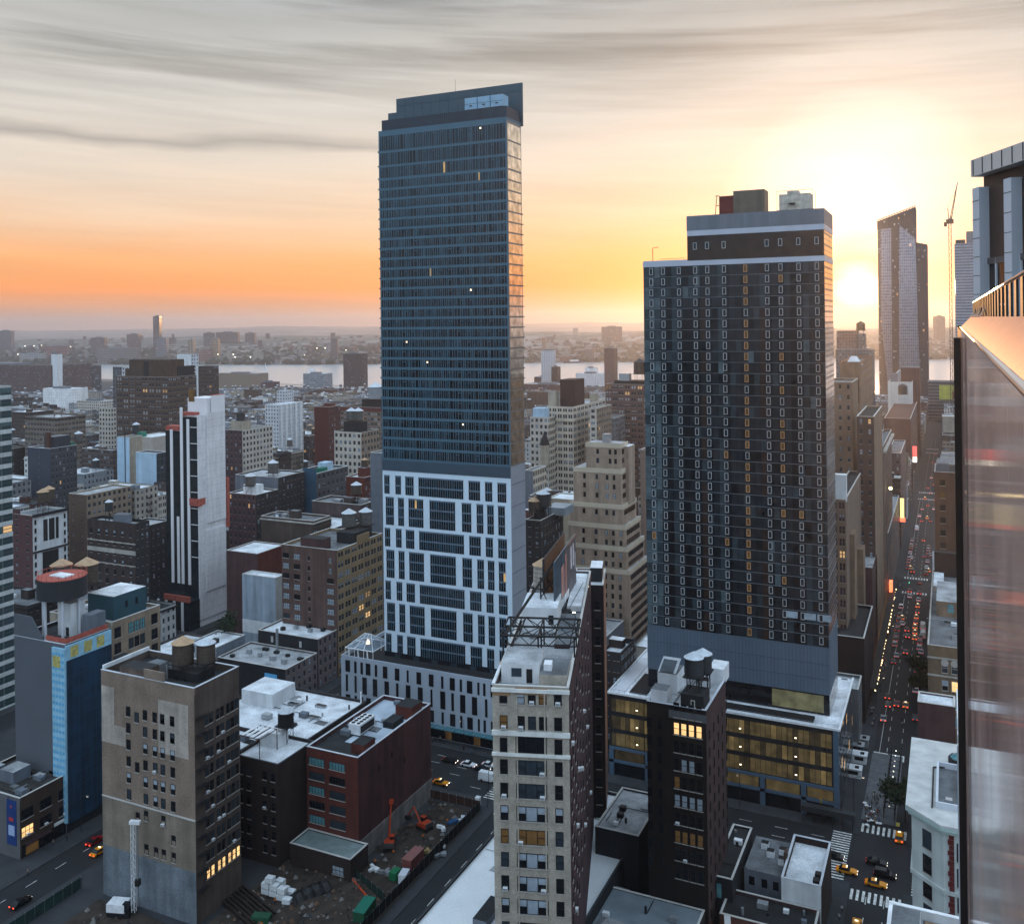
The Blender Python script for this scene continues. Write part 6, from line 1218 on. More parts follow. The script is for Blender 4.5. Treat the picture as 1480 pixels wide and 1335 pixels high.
for k in range(3): b.box('arch_window', -W*(.85-.3*k), -W*(.68-.3*k), -.2, -.002, b.h-22, b.h-10, mat('deep_arch', (.07, .035, .03), .9)); b.part('arch_head', [MATS['deep_arch']], lambda m: m.cyl(-W*(.765-.3*k), b.h-10, W*.085, 0, .2, 0, 14)).matrix_local = Matrix(((1, 0, 0, 0), (0, 0, -1, 0), (0, 1, 0, 0), (0, 0, 0, 1)))
b.box('cornice', -W-1, 1, -1, -.003, b.h-42, b.h-39, mat('romanesque_tan', (.27, .195, .145))); b.box('cornice', .003, 1, 0, b.d, b.h-42, b.h-39, MATS['romanesque_tan']); b.part('roof_dome', [white_wall], lambda m: m.cyl(-W*.4, 12, 4.5, b.h-2, b.h+2.5, 0, 14, r2=1.5))
b = M_('tan stepped wing left of the romanesque tower', px=(1196, 1232, 1240, 552), X=-38, front=F('fac_roman_wing', (.26, .20, .16), .3, .42, lit=0.0090, blind=.4), side=brick_tan, roof=roof_grey, parapet=1, fl=4.4)
b = M_('dark taupe slab below the romanesque tower', px=(1238, 1263, 1275, 602), X=-27, front=F('fac_taupe', (.13, .095, .085), .35, .45, lit=0.0135, blind=.4), side=brick_tan, roof=tar, parapet=1, fl=4)
b = M_('brown street-wall tower with gold-lit cornice along the traffic street', px=(1262, 1276, 1289, 645), X=-27, front=F('fac_umber', (.10, .07, .065), .38, .5, lit=0.0135, blind=.4), side=F('fac_streetwall', (.19, .14, .115), .3, .45, lit=0.0090, blind=.3), roof=roof_grey, parapet=1.2, fl=3.9, cope=limestone); b.box('roof_house', -8, -1, 6, 18, b.zr, b.zr+5, blue_wall, roof_white); b.box('cornice', .005, 1.2, 0, b.d, b.h-3, b.h-2, limestone); o = b.part('flood_lamp', [mat('flood_glow', (1, .8, .4), .5, emit=((1, .75, .35), 14))], lambda m: m.cyl(1.8, 20, .6, b.h-22, b.h-21, 0, 8))
b = M_('low roof terrace and shops fronting the traffic street', px=(1262, 1284, 1300, 770), X=-26.5, front=grey_wall, side=F('fac_streetlow', (.16, .13, .12), .4, .5, lit=0.0225), roof=roof_pale, parapet=.8)
b = M_('grey-mauve office with lit sign spine along the traffic street', px=(1283, 1302, 1309, 655), X=-26.5, front=F('fac_mauve', (.16, .13, .14), .35, .5, lit=0.0225, blind=.35), side=F('fac_mauve', (.16, .13, .14)), roof=roof_grey, parapet=.8)
b = M_('big white blank-walled block below the slanted glass skyscraper', px=(1283, 1318, 1328, 552), Y=920, front=mat('white_blank', (.55, .54, .52), .85, var=.1, streak=.15), side=white_wall, roof=roof_grey, parapet=1); b.box('roof_house', -b.w*.9, -b.w*.6, 5, 15, b.zr, b.zr+8, grey_wall); b.box('brick_upper', -b.w*.5, 6, 20, 40, 0, b.h+12, brick_purple, roof_grey); btank(b, 'dark tank in front of the big white blank-walled block', -b.w*.35, -14, 4, 7, -b.h+62, blackwood, blackwood)
b = M_('rust-brown lower block in front of the white blank-walled block', px=(1278, 1316, 1330, 605), Y=780, front=brick_purple, side=f_purple, roof=mat('dull_red_roof', (.13, .07, .06), .9, var=.2), parapet=.8)
b = M_('grey parking deck with a yellow-green billboard past the far crossing', px=(1341, 1400, (30,), 552), Y=1290, front=F('fac_deck', (.20, .20, .21), .98, .4, lit=0, blind=0, sill=False), side=grey_wall, roof=roof_grey, parapet=1, fl=4); b.box('yellow_sign', -b.w*.72, -b.w*.35, -1, -.1, 26, 44, mat('sign_yellow', (.55, .55, .15), .5)); b.box('red_sign', -b.w*.4, -b.w*.1, -1.4, -1.05, 22, 36, mat('sign_dull_red', (.35, .08, .07), .5))
b = M_('pink-hazed tower with tank left of the slanted glass skyscraper', px=(1209, 1238, (30,), 478), Y=1150, front=F('fac_pinkish', (.22, .16, .15), .4, .5, lit=0.0045), side=brick_tan, roof=tar, parapet=1); b2 = M_('slim pale shaft under a round tank beside the pink-hazed tower', px=(1239, 1250, (16,), 482), Y=1150, front=f_grey, side=f_grey, roof=tar, parapet=.6); btank(b2, 'round dark tank on the slim shaft beside the pink-hazed tower', -5, 7, 5, 8, 4, wood_tank, blackwood)
b = M_('lower pink-hazed office under the low sun', px=(1208, 1260, (40,), 505), Y=1050, front=f_grey, side=f_grey, roof=roof_grey, parapet=1)
# the slanted glass skyscraper and its neighbour
def glass_tower():
    Y = 1400; X = onY(1340, 400, Y).x; t = thing('slanted_glass_skyscraper', 'tall glass skyscraper with a slanted crown and tapering facets beside the sun', 'tower', (X, Y, 0))
    P = lambda px, py: (onY(px, py, Y).x-X, onY(px, py, Y).z)
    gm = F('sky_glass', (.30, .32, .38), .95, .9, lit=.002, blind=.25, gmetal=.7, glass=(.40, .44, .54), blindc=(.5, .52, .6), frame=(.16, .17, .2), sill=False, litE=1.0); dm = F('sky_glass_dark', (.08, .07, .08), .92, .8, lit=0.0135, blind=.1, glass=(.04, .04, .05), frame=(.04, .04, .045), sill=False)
    D = 45
    def slab(name, pts, y0, y1, m_, uvw):
        m = MB(); q = [(x, z) for x, z in pts]; n = len(q); zmax = 300; xs = [p[0] for p in q]; x0 = min(xs)
        uvf = lambda x, z: ((x-x0)/uvw, z/4.2)
        m.poly([(x, y0, z) for x, z in q], 0, [uvf(*p) for p in q]); m.poly([(x, y1, z) for x, z in reversed(q)], 0)
        for i in range(n):
            a, c_ = q[i], q[(i+1) % n]; m.poly([(a[0], y0, a[1]), (a[0], y1, a[1]), (c_[0], y1, c_[1]), (c_[0], y0, c_[1])], 1)
        m.build(name, [m_, MATS['sky_glass_dark']], t)
    xl, zl = P(1268, 320); xr, zr = P(1323, 299); xb = P(1272, 560)[0]
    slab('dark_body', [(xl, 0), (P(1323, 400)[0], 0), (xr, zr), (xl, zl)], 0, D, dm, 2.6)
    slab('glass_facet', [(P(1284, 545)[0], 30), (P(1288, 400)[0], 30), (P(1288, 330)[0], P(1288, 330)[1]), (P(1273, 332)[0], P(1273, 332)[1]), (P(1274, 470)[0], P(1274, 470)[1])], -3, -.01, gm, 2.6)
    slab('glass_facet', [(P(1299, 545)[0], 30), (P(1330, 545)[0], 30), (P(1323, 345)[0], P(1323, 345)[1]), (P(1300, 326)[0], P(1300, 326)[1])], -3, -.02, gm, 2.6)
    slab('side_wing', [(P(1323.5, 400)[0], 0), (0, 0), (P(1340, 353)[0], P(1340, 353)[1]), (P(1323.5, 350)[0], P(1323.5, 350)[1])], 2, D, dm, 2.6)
    m = MB()
    for k in range(14): a = k/13; x = xl+(xr-xl)*a; z = zl+(zr-zl)*a; m.tube((x, 0, z-12), (x, 0, z+1.5), .35)
    m.tube((xl, 0, zl+1.5), (xr, 0, zr+1.5), .5); m.build('crown_frame', [dark_metal], t)
    Y2 = 1250; X2 = onY(1412, 400, Y2).x; t2 = thing('stepped_grey_tower', 'blue-grey tower with stepped top half hidden behind the louvred rooftop block', 'tower', (X2, Y2, 0)); L2 = X2-onY(1380, 400, Y2).x
    z1, z2 = onY(1385, 352, Y2).z, onY(1398, 334, Y2).z
    MB().box(-L2, 0, 0, 40, 0, z1, 0, uvs=(16, 16, 62)).build('wall', [F('steel_blue_bands', (.33, .37, .43), .97, .35, lit=0, blind=.1, glass=(.14, .17, .21), sill=False)], t2); MB().box(-L2*.45, 0, 5, 30, z1+.01, z2, 0).build('upper_step', [grey_wall], t2); MB().box(-L2*.95, -L2*.5, 8, 20, z1+.01, z1+5, 0).build('roof_steel', [dark_metal], t2)
    Yc = 1180; base = onY(1375, 500, Yc); c_ = thing('tower_crane', 'slender luffing tower crane against the yellow sky', 'crane', (base.x, Yc, 0))
    zt = onY(1374, 312, Yc).z; zj = onY(1384, 263, Yc); m = MB()
    for sx in (-1.3, 1.3):
        for sy in (-1.3, 1.3): m.tube((sx, sy, 0), (sx, sy, zt), .35)
    k = 0; z = 20
    while z < zt-4: m.tube((-1.3, -1.3, z), (1.3, -1.3, z+4), .22) if k % 2 else m.tube((1.3, -1.3, z), (-1.3, -1.3, z+4), .22); z += 4; k += 1
    m.build('mast', [mat('crane_steel', (.09, .07, .06), .6)], c_); MB().box(-4, 4, -2, 2, zt-9, zt-4, 0).build('machinery_deck', [MATS['crane_steel']], c_); MB().box(-6.2, -3, -1, 1, zt-12, zt-7, 0).build('counterweight', [MATS['crane_steel']], c_)
    m = MB(); jx, jz = zj.x-base.x, zj.z
    for s_ in (-.9, .9): m.tube((s_+1, 0, zt-4), (jx, 0, jz), .35)
    for k in range(14): a = k/14; c2 = (k+1)/14; m.tube((1-.9*(1-a)+(jx-1)*a, 0, zt-4+(jz-zt+4)*a), (1+.9*(1-c2)+(jx-1)*c2, 0, zt-4+(jz-zt+4)*c2), .2)
    m.build('jib', [MATS['crane_steel']], c_); MB().tube((-1, 0, zt-4), (-2, 0, zt+9), .4).tube((-2, 0, zt+9), (jx*.8, 0, zt-4+(jz-zt+4)*.8), .15).build('a_frame', [MATS['crane_steel']], c_)
glass_tower()
# riverside and skyline blocks
for args in (
    ('dark brown riverside apartment tower standing alone left of the ribbon tower', (496, 522, 529, 511), 1380, F('fac_riverdark', (.09, .08, .085), .4, .5, lit=0.0045, blind=.2), roof_grey),
    ('white pixel-windowed riverside tower right of the ribbon tower', (782, 798, 804, 507), 1400, F('fac_river_white', (.55, .56, .58), .3, .5, lit=.0, blind=0), roof_white),
    ('brown slab tower by the river between the two tall towers', (873, 888, 893, 503), 1420, F('fac_riverbrown', (.14, .10, .10), .25, .4, lit=0, blind=.1), roof_grey),
    ('stubby dark block at the foot of the white riverside tower', (797, 806, 809, 530), 1390, f_dark, tar),
    ('glass office block on the waterfront left of the massive brown loft', (110, 135, 138, 528), 1340, f_glass, roof_grey),
    ('blocky white stair tower on the red-brown warehouse', (74, 82, 87, 512), 1150, white_wall, roof_grey),
    ('pale blue waterfront shed beside the white stair tower', (82, 104, 106, 535), 1300, blue_wall, roof_pale),
    ('huge red-brown full-block warehouse on the far left skyline', (-90, 76, 80, 528), 1150, F('fac_warehouse', (.15, .10, .095), .6, .45, lit=0.0045, blind=.25), tar),
    ('beige long mail depot with tall dark windows', (111, 150, 161, 580), 900, f_limestone, roof_pale),
    ('hall whose glass wall shows a painted white reflection left of the beige depot', (62, 104, 107, 562), 930, F('fac_white_reflect', (.85, .84, .83), .12, .3, lit=0, blind=0, glass=(.35, .35, .35), sill=False, wrough=.5), roof_white),  # near-white wall colour stands in for the glowing reflection on glass
    ('long tan pier shed along the river', (316, 372, 374, 540), 1480, mat('pier_tan', (.27, .23, .19), .9, var=.15), roof_pale),
    ('glass sail-shaped office by the river', (438, 470, 476, 540), 1420, F('fac_sail', (.38, .42, .46), .95, .8, lit=0, blind=.3, glass=(.28, .33, .38), blindc=(.4, .44, .48), sill=False), roof_white),
    ('red-brown gabled warehouse at the river left of the glass sail office', (377, 396, 400, 552), 1400, f_purple, tar),
    ('white river terminal shed between the two tall towers', (832, 872, 874, 540), 1500, white_wall, roof_white),
    ('pale green-white ferry hall beside the brown slab tower', (845, 860, 862, 532), 1520, white_wall, roof_grey),
    ('mauve brick warehouse along the river right of the ribbon tower', (757, 822, 826, 556), 1330, f_purple, roof_pale),
    ('low mauve row under the white riverside tower', (772, 800, 806, 545), 1440, f_purple, roof_pale),
):
    b = M_(args[0], px=(*args[1][:2], (abs(args[1][1]-args[1][0])*.45+8,), args[1][3]), Y=args[2], front=args[3], side=args[3], roof=args[4], parapet=.6, fl=4.0, bay=4.0)
    b.bulk(-b.w*.7, -b.w*.35, 2, b.d*.6, 3.0, grey_wall)
# ------------------------------------------------------------------ the ordinary city: every other lot of the grid
bpy.context.view_layer.update()
DG = bpy.context.evaluated_depsgraph_get()
def seen(p):
    p = Vector(p); d = p-CAM; L = d.length; d.normalize()
    ok, loc, n, i, o, mt = SC.ray_cast(DG, CAM+d*1.5, d, distance=L-4)
    return not ok
LAND = [] and [(o['label'], o.name, o.location.x, o.location.y) for o in SC.objects if o.parent is None and o.get('category') in ('building', 'tower') and o.type == 'EMPTY']
NICK = [('the white slab tower', -300, 315), ('the massive brown loft', -580, 570), ('the slate hotel slab', -480, 385), ('the ornate white loft', -390, 303), ('the brown banded hotel', -305, 275), ('the blue-striped slate loft', -300, 405), ('the red-corniced loft', -330, 620),
        ('the dark red brick tower', -390, 528), ('the white ribbed slab', -480, 595), ('the terrace-topped apartments', -390, 448), ('the beige mail depot', -760, 900), ('the white-reflecting glass hall', -880, 930), ('the cream prewar block', -215, 550), ('the stepped tan tower', -120, 360),
        ('the twin-tank brown tower', -200, 630), ('the romanesque tower', -45, 520), ('the slanted skyscraper', -50, 1400), ('the white blank block', -55, 930), ('the sail-shaped office', -800, 1420), ('the tan pier shed', -950, 1480), ('the riverside apartment tower', -720, 1380), ('the white riverside tower', -350, 1400),
        ('the brown riverside slab', -250, 1420), ('the red-brown warehouse', -1050, 1150), ('the dark river glass block', -1100, 1340), ('the ribbon tower', -145, 270), ('the brown-and-yellow loft', -215, 300), ('the low corner block', -215, 262), ('the netted block', -215, 175), ('the striped tower', -300, 190), ('the mauve river warehouse', -380, 1330), ('the grey parking deck', -10, 1290), ('the stucco block', -470, 430)]
HUES = [('brick red', (.15, .06, .048)), ('dull brown', (.12, .082, .065)), ('tan', (.27, .215, .165)), ('cream', (.40, .36, .30)), ('grey', (.20, .205, .215)), ('dark umber', (.065, .048, .042)), ('mauve brick', (.135, .09, .085)), ('off-white', (.50, .50, .49)), ('pale blue-grey', (.33, .38, .43)), ('sandy yellow', (.29, .24, .165))]
ROOFS = [('silver', roof_white), ('black', tar), ('grey', roof_grey), ('pale', roof_pale), ('silver', roof_white), ('silver', roof_white)]
FW = [F('lot_wide', (.2, .2, .2), .55, .52, lit=.006, blind=.25, objcol=True, pair=True), F('lot_punched', (.2, .2, .2), .4, .52, lit=.007, blind=.25, objcol=True), F('lot_slim', (.2, .2, .2), .32, .5, lit=.006, blind=.2, objcol=True)]
BLANK = mat('lot_blank_wall', (.2, .2, .2), .9, objcol=True, var=.25, scale=.2, streak=.3, fine=.08)
LOTS = []
r6 = random.Random(77)
def overlap(x0, x1, y0, y1):
    for a in RECTS:
        if x0 < a[1]-.3 and x1 > a[0]+.3 and y0 < a[3]-.3 and y1 > a[2]+.3: return True
    return False
for k in range(len(STX)-1):
    xr, xl = STX[k]-9.5, STX[k+1]+9.5
    for j in range(len(AVY)):
        ya = AVY[j]+16; yb = (AVY[j+1]-16) if j+1 < len(AVY) else 1565
        for row in (0, 1):
            y = ya
            while y < yb-6:
                big = r6.random(); wy = r6.choice((6.5, 7.6, 7.6, 10, 13, 17)) if j > 1 else r6.choice((8, 12, 15, 18, 24)); wy = min(wy, yb-y)
                if yb-(y+wy) < 6: wy = yb-y
                dx = 31+r6.random()*3-(3 if row else 0)
                x0, x1 = (xr-dx, xr) if row == 0 else (xl, xl+dx)
                h = r6.choice((11, 13, 15, 17, 19, 22)) if j >= 2 else r6.choice((14, 18, 22, 26, 32, 38, 44))
                if j == 1: h *= .85
                if big > .93: h *= 1.7
                LOTS.append([x0, x1, y, y+wy, h+r6.random()*3, row, j]); y += wy+(.05 if r6.random() < .9 else 4)
cand = []
for (x0, x1, y0, y1, h, row, j) in LOTS:
    while overlap(x0, x1, y0, y1) and x1-x0 > 9:
        if row == 0: x0 += 4
        else: x1 -= 4
        if not overlap(x0, x1, y0, y1): break
        if x1-x0 <= 9: break
    if overlap(x0, x1, y0, y1): continue
    c = proj(((x0+x1)/2, (y0+y1)/2, h))
    if c[2] < 60 or c[0] < -60 or c[0] > 1395 or c[1] > 1400: continue
    ps = [proj((x, y, h)) for x in (x0, x1) for y in (y0, y1)]; a, z = min(p[0] for p in ps), max(p[0] for p in ps)
    for (ka, kz, ky, kd) in KEEP:
        if c[2] < kd and a < kz-2 and z > ka+2:
            top = min(p[1] for p in ps)
            if top < ky: h = min(h, CAMH-(ky-463)*c[2]/FPX)
    # keep the skyline of the photograph
    floor_y = 556 if c[0] < 940 else 575
    h = min(h, CAMH-(floor_y-463)*c[2]/FPX)
    if h < 5: continue
    e = .6; pts = [(x0+e, y0+e, h+.3), (x1-e, y0+e, h+.3), (x1-e, y1-e, h+.3), (x0+e, y1-e, h+.3), ((x0+x1)/2, (y0+y1)/2, h+.3), (x1+.2, (y0+y1)/2, h*.8), ((x0+x1)/2, y0-.2, h*.75), (x1+.2, y0+2, h*.55)]
    vis = sum(1 for p in pts if seen(p))
    if vis == 0: continue
    size = (z-a)*abs(max(p[1] for p in ps)-min(p[1] for p in ps)+h*FPX/c[2]*.5)*vis/len(pts)
    cand.append((size, x0, x1, y0, y1, h, row, c))
cand.sort(key=lambda t: -t[0])
NTH = ['nearest', 'second', 'third', 'fourth', 'fifth', 'sixth', 'seventh', 'eighth', 'ninth', 'tenth', 'eleventh', 'twelfth', 'thirteenth', 'fourteenth', 'fifteenth', 'sixteenth', 'seventeenth', 'eighteenth', 'nineteenth', 'twentieth']
STOR = ['two', 'three', 'four', 'five', 'six', 'seven', 'eight', 'nine', 'ten', 'eleven', 'twelve', 'thirteen', 'fourteen', 'fifteen', 'sixteen', 'seventeen', 'eighteen', 'twenty']
NTHING = 225
info = []
for i, (size, x0, x1, y0, y1, h, row, c) in enumerate(cand[:NTHING]):
    q = min(NICK, key=lambda n: (n[1]-(x0+x1)/2)**2+(n[2]-y0)**2); pq = proj((q[1], q[2], 20))
    dpx, dd = c[0]-pq[0], c[2]-pq[2]
    di = ('right of ' if dpx > 0 else 'left of ') if abs(dpx) > 25+abs(dd)*.25 else ('beyond ' if dd > 0 else 'in front of ')
    info.append((q[0], di, ((q[1]-(x0+x1)/2)**2+(q[2]-y0)**2)**.5))
rank = {}
for key in set((a, b_) for a, b_, _ in info):
    ids = sorted((i for i, t in enumerate(info) if t[:2] == key), key=lambda i: info[i][2])
    for n_, i in enumerate(ids): rank[i] = NTH[min(n_, 19)]
GRP = 'ordinary city blocks between the landmarks'
for i, (size, x0, x1, y0, y1, h, row, c) in enumerate(cand[:NTHING]):
    hue, colr = HUES[r6.randrange(len(HUES))]; rn, rm = ROOFS[r6.randrange(len(ROOFS))]; v = .8+r6.random()*.5; gq = sum(colr)/3; colr = deep(tuple((q*.62+gq*.38)*v for q in colr))
    w, d = x1-x0, y1-y0; nf = max(2, round(h/3.6)); fm = r6.choice(FW)
    lab = f"{hue} {STOR[min(nf-2, 17)]}-storey block with {rn} roof, {rank[i]} {info[i][1]}{info[i][0]}"
    b = Bld(lab, at=(x1, y0, w, d), h=h, front=BLANK if r6.random() < .45 else fm, side=fm, roof=rm, cope=stone_cope if r6.random() < .5 else concrete, parapet=.9, group=GRP, free=False, name=r6.choice(('city_block', 'brick_loft', 'row_building')))
    for ch in b.root.children: ch.color = (*colr, 1)
    bx, by = -w*(.25+.4*r6.random()), d*(.25+.3*r6.random())
    o = b.bulk(bx-2.2, bx+2.2, by-1.6, by+1.6, 2.4+r6.random()*1.6, BLANK, rm); o.color = (*colr, 1)
    if r6.random() < .55:
        cm = r6.choice((stone_cope, dark_wall, limestone)); b.box('cornice', .005, .55, -.2, d+.2, h-1.5, h-.9, cm); b.box('cornice', -w-.2, .55, -.55, -.2005, h-1.5, h-.9, cm)
    if r6.random() < .35 and c[2] < 800: y_ = d*(.2+.5*r6.random()); b.part('fire_escape', [dark_metal], lambda m: fire_escape(m, max(2, nf-2), 4.2, 3.6, y_, y_+3))
    for q in range(r6.choice((2, 3, 3, 4))):
        ux, uy = -w*(.12+.76*r6.random()), d*(.15+.7*r6.random()); s_ = .7+r6.random()*1.3
        if abs(ux-bx) < 2.4+s_ and abs(uy-by) < 1.8+s_: continue
        b.box('rooftop_unit', ux-s_, ux+s_, uy-s_*.7, uy+s_*.7, b.zr, b.zr+.6+s_*.7, r6.choice((galv, white_metal, dark_metal, grey_wall)))
    if r6.random() < .42 and c[2] < 900:
        wd, wn_ = r6.choice(((wood_tank, 'brown'), (wood_grey, 'grey'), (blackwood, 'dark'))); rf, rn_ = r6.choice(((roof_tan, 'tan'), (roof_zinc, 'zinc'), (roof_zinc, 'zinc')))
        btank(b, f"{wn_} tank, {rn_} cone, on the {rank[i]} block {info[i][1]}{info[i][0]}", -w*(.15+.3*r6.random()), d*(.55+.2*r6.random()), 1.9+r6.random()*.6, 4+r6.random(), r6.choice((2.6, 4.0)), wd, rf)
# everything beyond, too many and too small to count
m = MB(); rest = cand[NTHING:]
FAR = [F(f'far_{n.replace(" ", "_").replace("-", "_")}', tuple(q*.6+sum(c_)/3*.42 for q in c_), .42, .5, lit=.004, blind=.25) for n, c_ in HUES]
for (size, x0, x1, y0, y1, h, row, c) in rest:
    hi = r6.randrange(len(HUES)); w, d = x1-x0, y1-y0; nb = (max(1, round(w/3.4)), max(1, round(d/3.4)), max(2, round(h/3.6)))
    rm = len(HUES)+r6.choice((0, 0, 1, 2, 3)); zb = h-.9
    m.box(x0, x1, y0, y1, 0, zb, hi, top=rm, uvs=nb, bottom=False)
    for (a, b_, c1, d1) in ((x0, x1, y0, y0+.35), (x0, x1, y1-.35, y1), (x0, x0+.35, y0+.35, y1-.35), (x1-.35, x1, y0+.35, y1-.35)): m.box(a, b_, c1, d1, zb, h, len(HUES)+4, bottom=False)
    for q in range(r6.choice((1, 2, 3))):
        s_ = 1+r6.random()*2; ux, uy = x0+s_+.5+(w-2*s_-1)*r6.random(), y0+s_+.5+max(.1, d-2*s_-1)*r6.random(); m.box(ux-s_, ux+s_, uy-s_*.7, uy+s_*.7, zb, zb+1+r6.random()*3, len(HUES)+r6.choice((4, 5, 3)), top=rm, bottom=False)
    if r6.random() < .16:
        ux, uy = (x0+x1)/2+r6.random()*6-3, (y0+y1)/2; m.cyl(ux, uy, 2.2, zb+3, zb+7.5, len(HUES)+6, 10); m.cyl(ux, uy, 2.4, zb+7.5, zb+9, len(HUES)+7, 10, r2=.1); m.cyl(ux, uy, .8, zb, zb+3, len(HUES)+6, 6)
stuff(m.build('distant_city_blocks', FAR+[roof_white, tar, roof_grey, roof_pale, grey_wall, white_wall, wood_grey, roof_zinc]))

# ------------------------------------------------------------------ far shore: towers one can tell apart, the town and its woods
FS = 'buildings on the far shore'
def sdep(px): return (G(px, 527.3+(0 if px < 450 else -(px-450)*.008))-CAM).dot(CF)
def shore_block(label, pl, pr, yt, depth, col, name='shore_building', dd=26):
    depth = sdep(pl)+40+(depth-2700)*.75; a, c_ = CAM+ray(pl, yt)*depth, CAM+ray(pr, yt)*depth; t = thing(name, label, 'building', (c_.x, c_.y, 0), YAW, FS); w = (c_-a).length
    mt = F('shore_'+name+label.split()[0]+label.split()[1].replace('-', ''), col, .5, .5, lit=.004, blind=.15)
    MB().box(-w, 0, 0, dd, 0, c_.z, 0, uvs=(max(2, round(w/8)), 4, max(3, round(c_.z/8)))).build('wall', [mt], t); MB().box(-w*.7, -w*.3, 6, dd-6, c_.z, c_.z+4, 0).build('roof_house', [grey_wall], t)
for a in (('lone tall slab standing highest on the far shore', 221, 230, 457, 3300, (.10, .09, .10)), ('glassy grey block just below the lone tall slab', 225, 240, 489, 2900, (.20, .22, .25)), ('pinkish pair-block left of the lone tall slab', 183, 200, 483, 3200, (.20, .15, .14)), ('twin grey slabs at the far left horizon', -4, 16, 478, 3500, (.15, .15, .17)),
          ('brownish mid-rise hump on the far hillside', 131, 151, 488, 3300, (.15, .13, .13)), ('wide pale terrace block on the far waterfront', 140, 200, 503, 2700, (.22, .20, .20)), ('cream slab right of the glassy grey far block', 271, 279, 491, 3000, (.30, .26, .21)), ('ochre slab standing on the far waterfront', 306, 315, 490, 2800, (.30, .24, .17)), ('reddish row house block on the far waterfront', 287, 304, 505, 2750, (.26, .15, .13)),
          ('long low hilltop block on the left ridge', 294, 308, 481, 3800, (.13, .13, .14)), ('stepped hilltop hospital on the ridge', 312, 344, 480, 3900, (.12, .12, .13)), ('small hilltop block beside the stepped hospital', 354, 368, 481, 3900, (.14, .13, .13)), ('grey twin-shaft tower rising from the far woods', 478, 487, 489, 2800, (.14, .13, .14)), ('broad hilltop block seen between the two tall towers', 870, 899, 472, 3900, (.12, .11, .12)),
          ('small hilltop block right of the slanted skyscraper', 1353, 1366, 457, 3600, (.15, .13, .14)), ('low ruddy shed row on the far left shore', 64, 96, 500, 3000, (.28, .15, .13)), ('white band building at the far left shore', 28, 62, 511, 2700, (.34, .34, .34)), ('slim steeple on the far left shore', 40, 44, 500, 2800, (.18, .14, .13))):
    shore_block(*a)
m = MB(); r7 = random.Random(12)
for k in range(1500):
    px = -60+1500*r7.random(); off = 30+r7.random()**1.5*1500; dp = sdep(px)+off; base = CAM+ray(px, 520)*dp; base.z = 0
    w = 6+r7.random()**2*26; h = 10+off*.038+r7.random()*8+(r7.random() < .06)*22
    m.box(base.x-w/2, base.x+w/2, base.y-6, base.y+6, 0, h, r7.randrange(5), top=r7.choice((0, 1, 2, 5)), bottom=False)
stuff(m.build('far_shore_town', [mat('town_a', (.20, .17, .15), .9), mat('town_b', (.13, .12, .12), .9), mat('town_c', (.30, .28, .26), .9), mat('town_d', (.16, .10, .085), .9), mat('town_e', (.24, .24, .25), .9), roof_white]))
ico = bmesh.new(); bmesh.ops.create_icosphere(ico, subdivisions=1, radius=1); IV = [v.co.copy() for v in ico.verts]; IFc = [[v.index for v in f.verts] for f in ico.faces]; ico.free()
def blob(m, c, s, mi, rr):
    i = len(m.v); m.v += [(c[0]+p.x*s*(.75+.5*rr.random()), c[1]+p.y*s*(.75+.5*rr.random()), c[2]+p.z*s*(.6+.5*rr.random())) for p in IV]
    for f in IFc: m.f.append(tuple(i+t for t in f)); m.m.append(mi); m.uv.append([(0, 0)]*3)
m = MB()
for k in range(1500):
    px = -40+1440*r7.random(); off = 12+r7.random()**1.6*900; P = G(px, 527.3+(0 if px < 450 else -(px-450)*.008)); dr = Vector((P.x, P.y, 0)).normalized(); q = Vector((P.x, P.y, 0))+dr*off
    blob(m, (q.x, q.y, 5+off*.03+r7.random()*3), 9+r7.random()*9, r7.randrange(3), r7)
stuff(m.build('far_shore_wood', [mat('wood_dark', (.022, .035, .02), .95, var=.5, scale=.1), mat('wood_mid', (.035, .05, .028), .95, var=.5, scale=.1), mat('wood_olive', (.05, .06, .03), .95, var=.5, scale=.1)]))
fl = mat('floodlight_glow', (1, .95, .8), .5, emit=((1, .93, .75), 10)); LG = 'white floodlights along the far shore'
proto = None
for (px, py) in ((315, 512), (337, 512), (340, 516), (362, 516), (440, 513), (36, 500), (49, 500), (60, 499), (102, 501), (458, 503), (470, 503), (500, 506), (26, 512)):
    p = CAM+ray(px, py)*(sdep(px)+60)
    if proto is None:
        proto = thing('floodlight', 'white floodlight dot shining on the far shore', 'floodlight', p, 0, LG); MB().cyl(0, 0, 1.0, -.8, .8, 0, 8).build('lamp', [fl], proto); MB().tube((0, 0, -26), (0, 0, -1.2), .25).build('pole', [dark_metal], proto)
    else: copy_thing(proto, p)
def boat(label, px, py, L, hull):
    p = G(px, py, .3); t = thing('boat', label, 'boat', p, YAW+.2)
    m = MB(); q = [(-L/2, 0), (-L/2+L*.12, -L*.1), (L/2, -L*.1), (L/2, L*.1), (-L/2+L*.12, L*.1)]
    for i in range(5): a, c_ = q[i], q[(i+1) % 5]; m.poly([(*a, 0), (*c_, 0), (*c_, L*.06+1), (*a, L*.06+1)])
    m.poly([(*a, L*.06+1) for a in q]); m.build('hull', [hull], t); MB().box(-L*.15, L*.3, -L*.06, L*.06, L*.06+1.01, L*.06+6, 0).build('cabin', [white_wall], t)
boat('dark barge on the river between the two tall towers', 828, 524.5, 60, dark_wall); boat('small white ferry left of the ribbon tower', 450, 536, 26, white_wall)
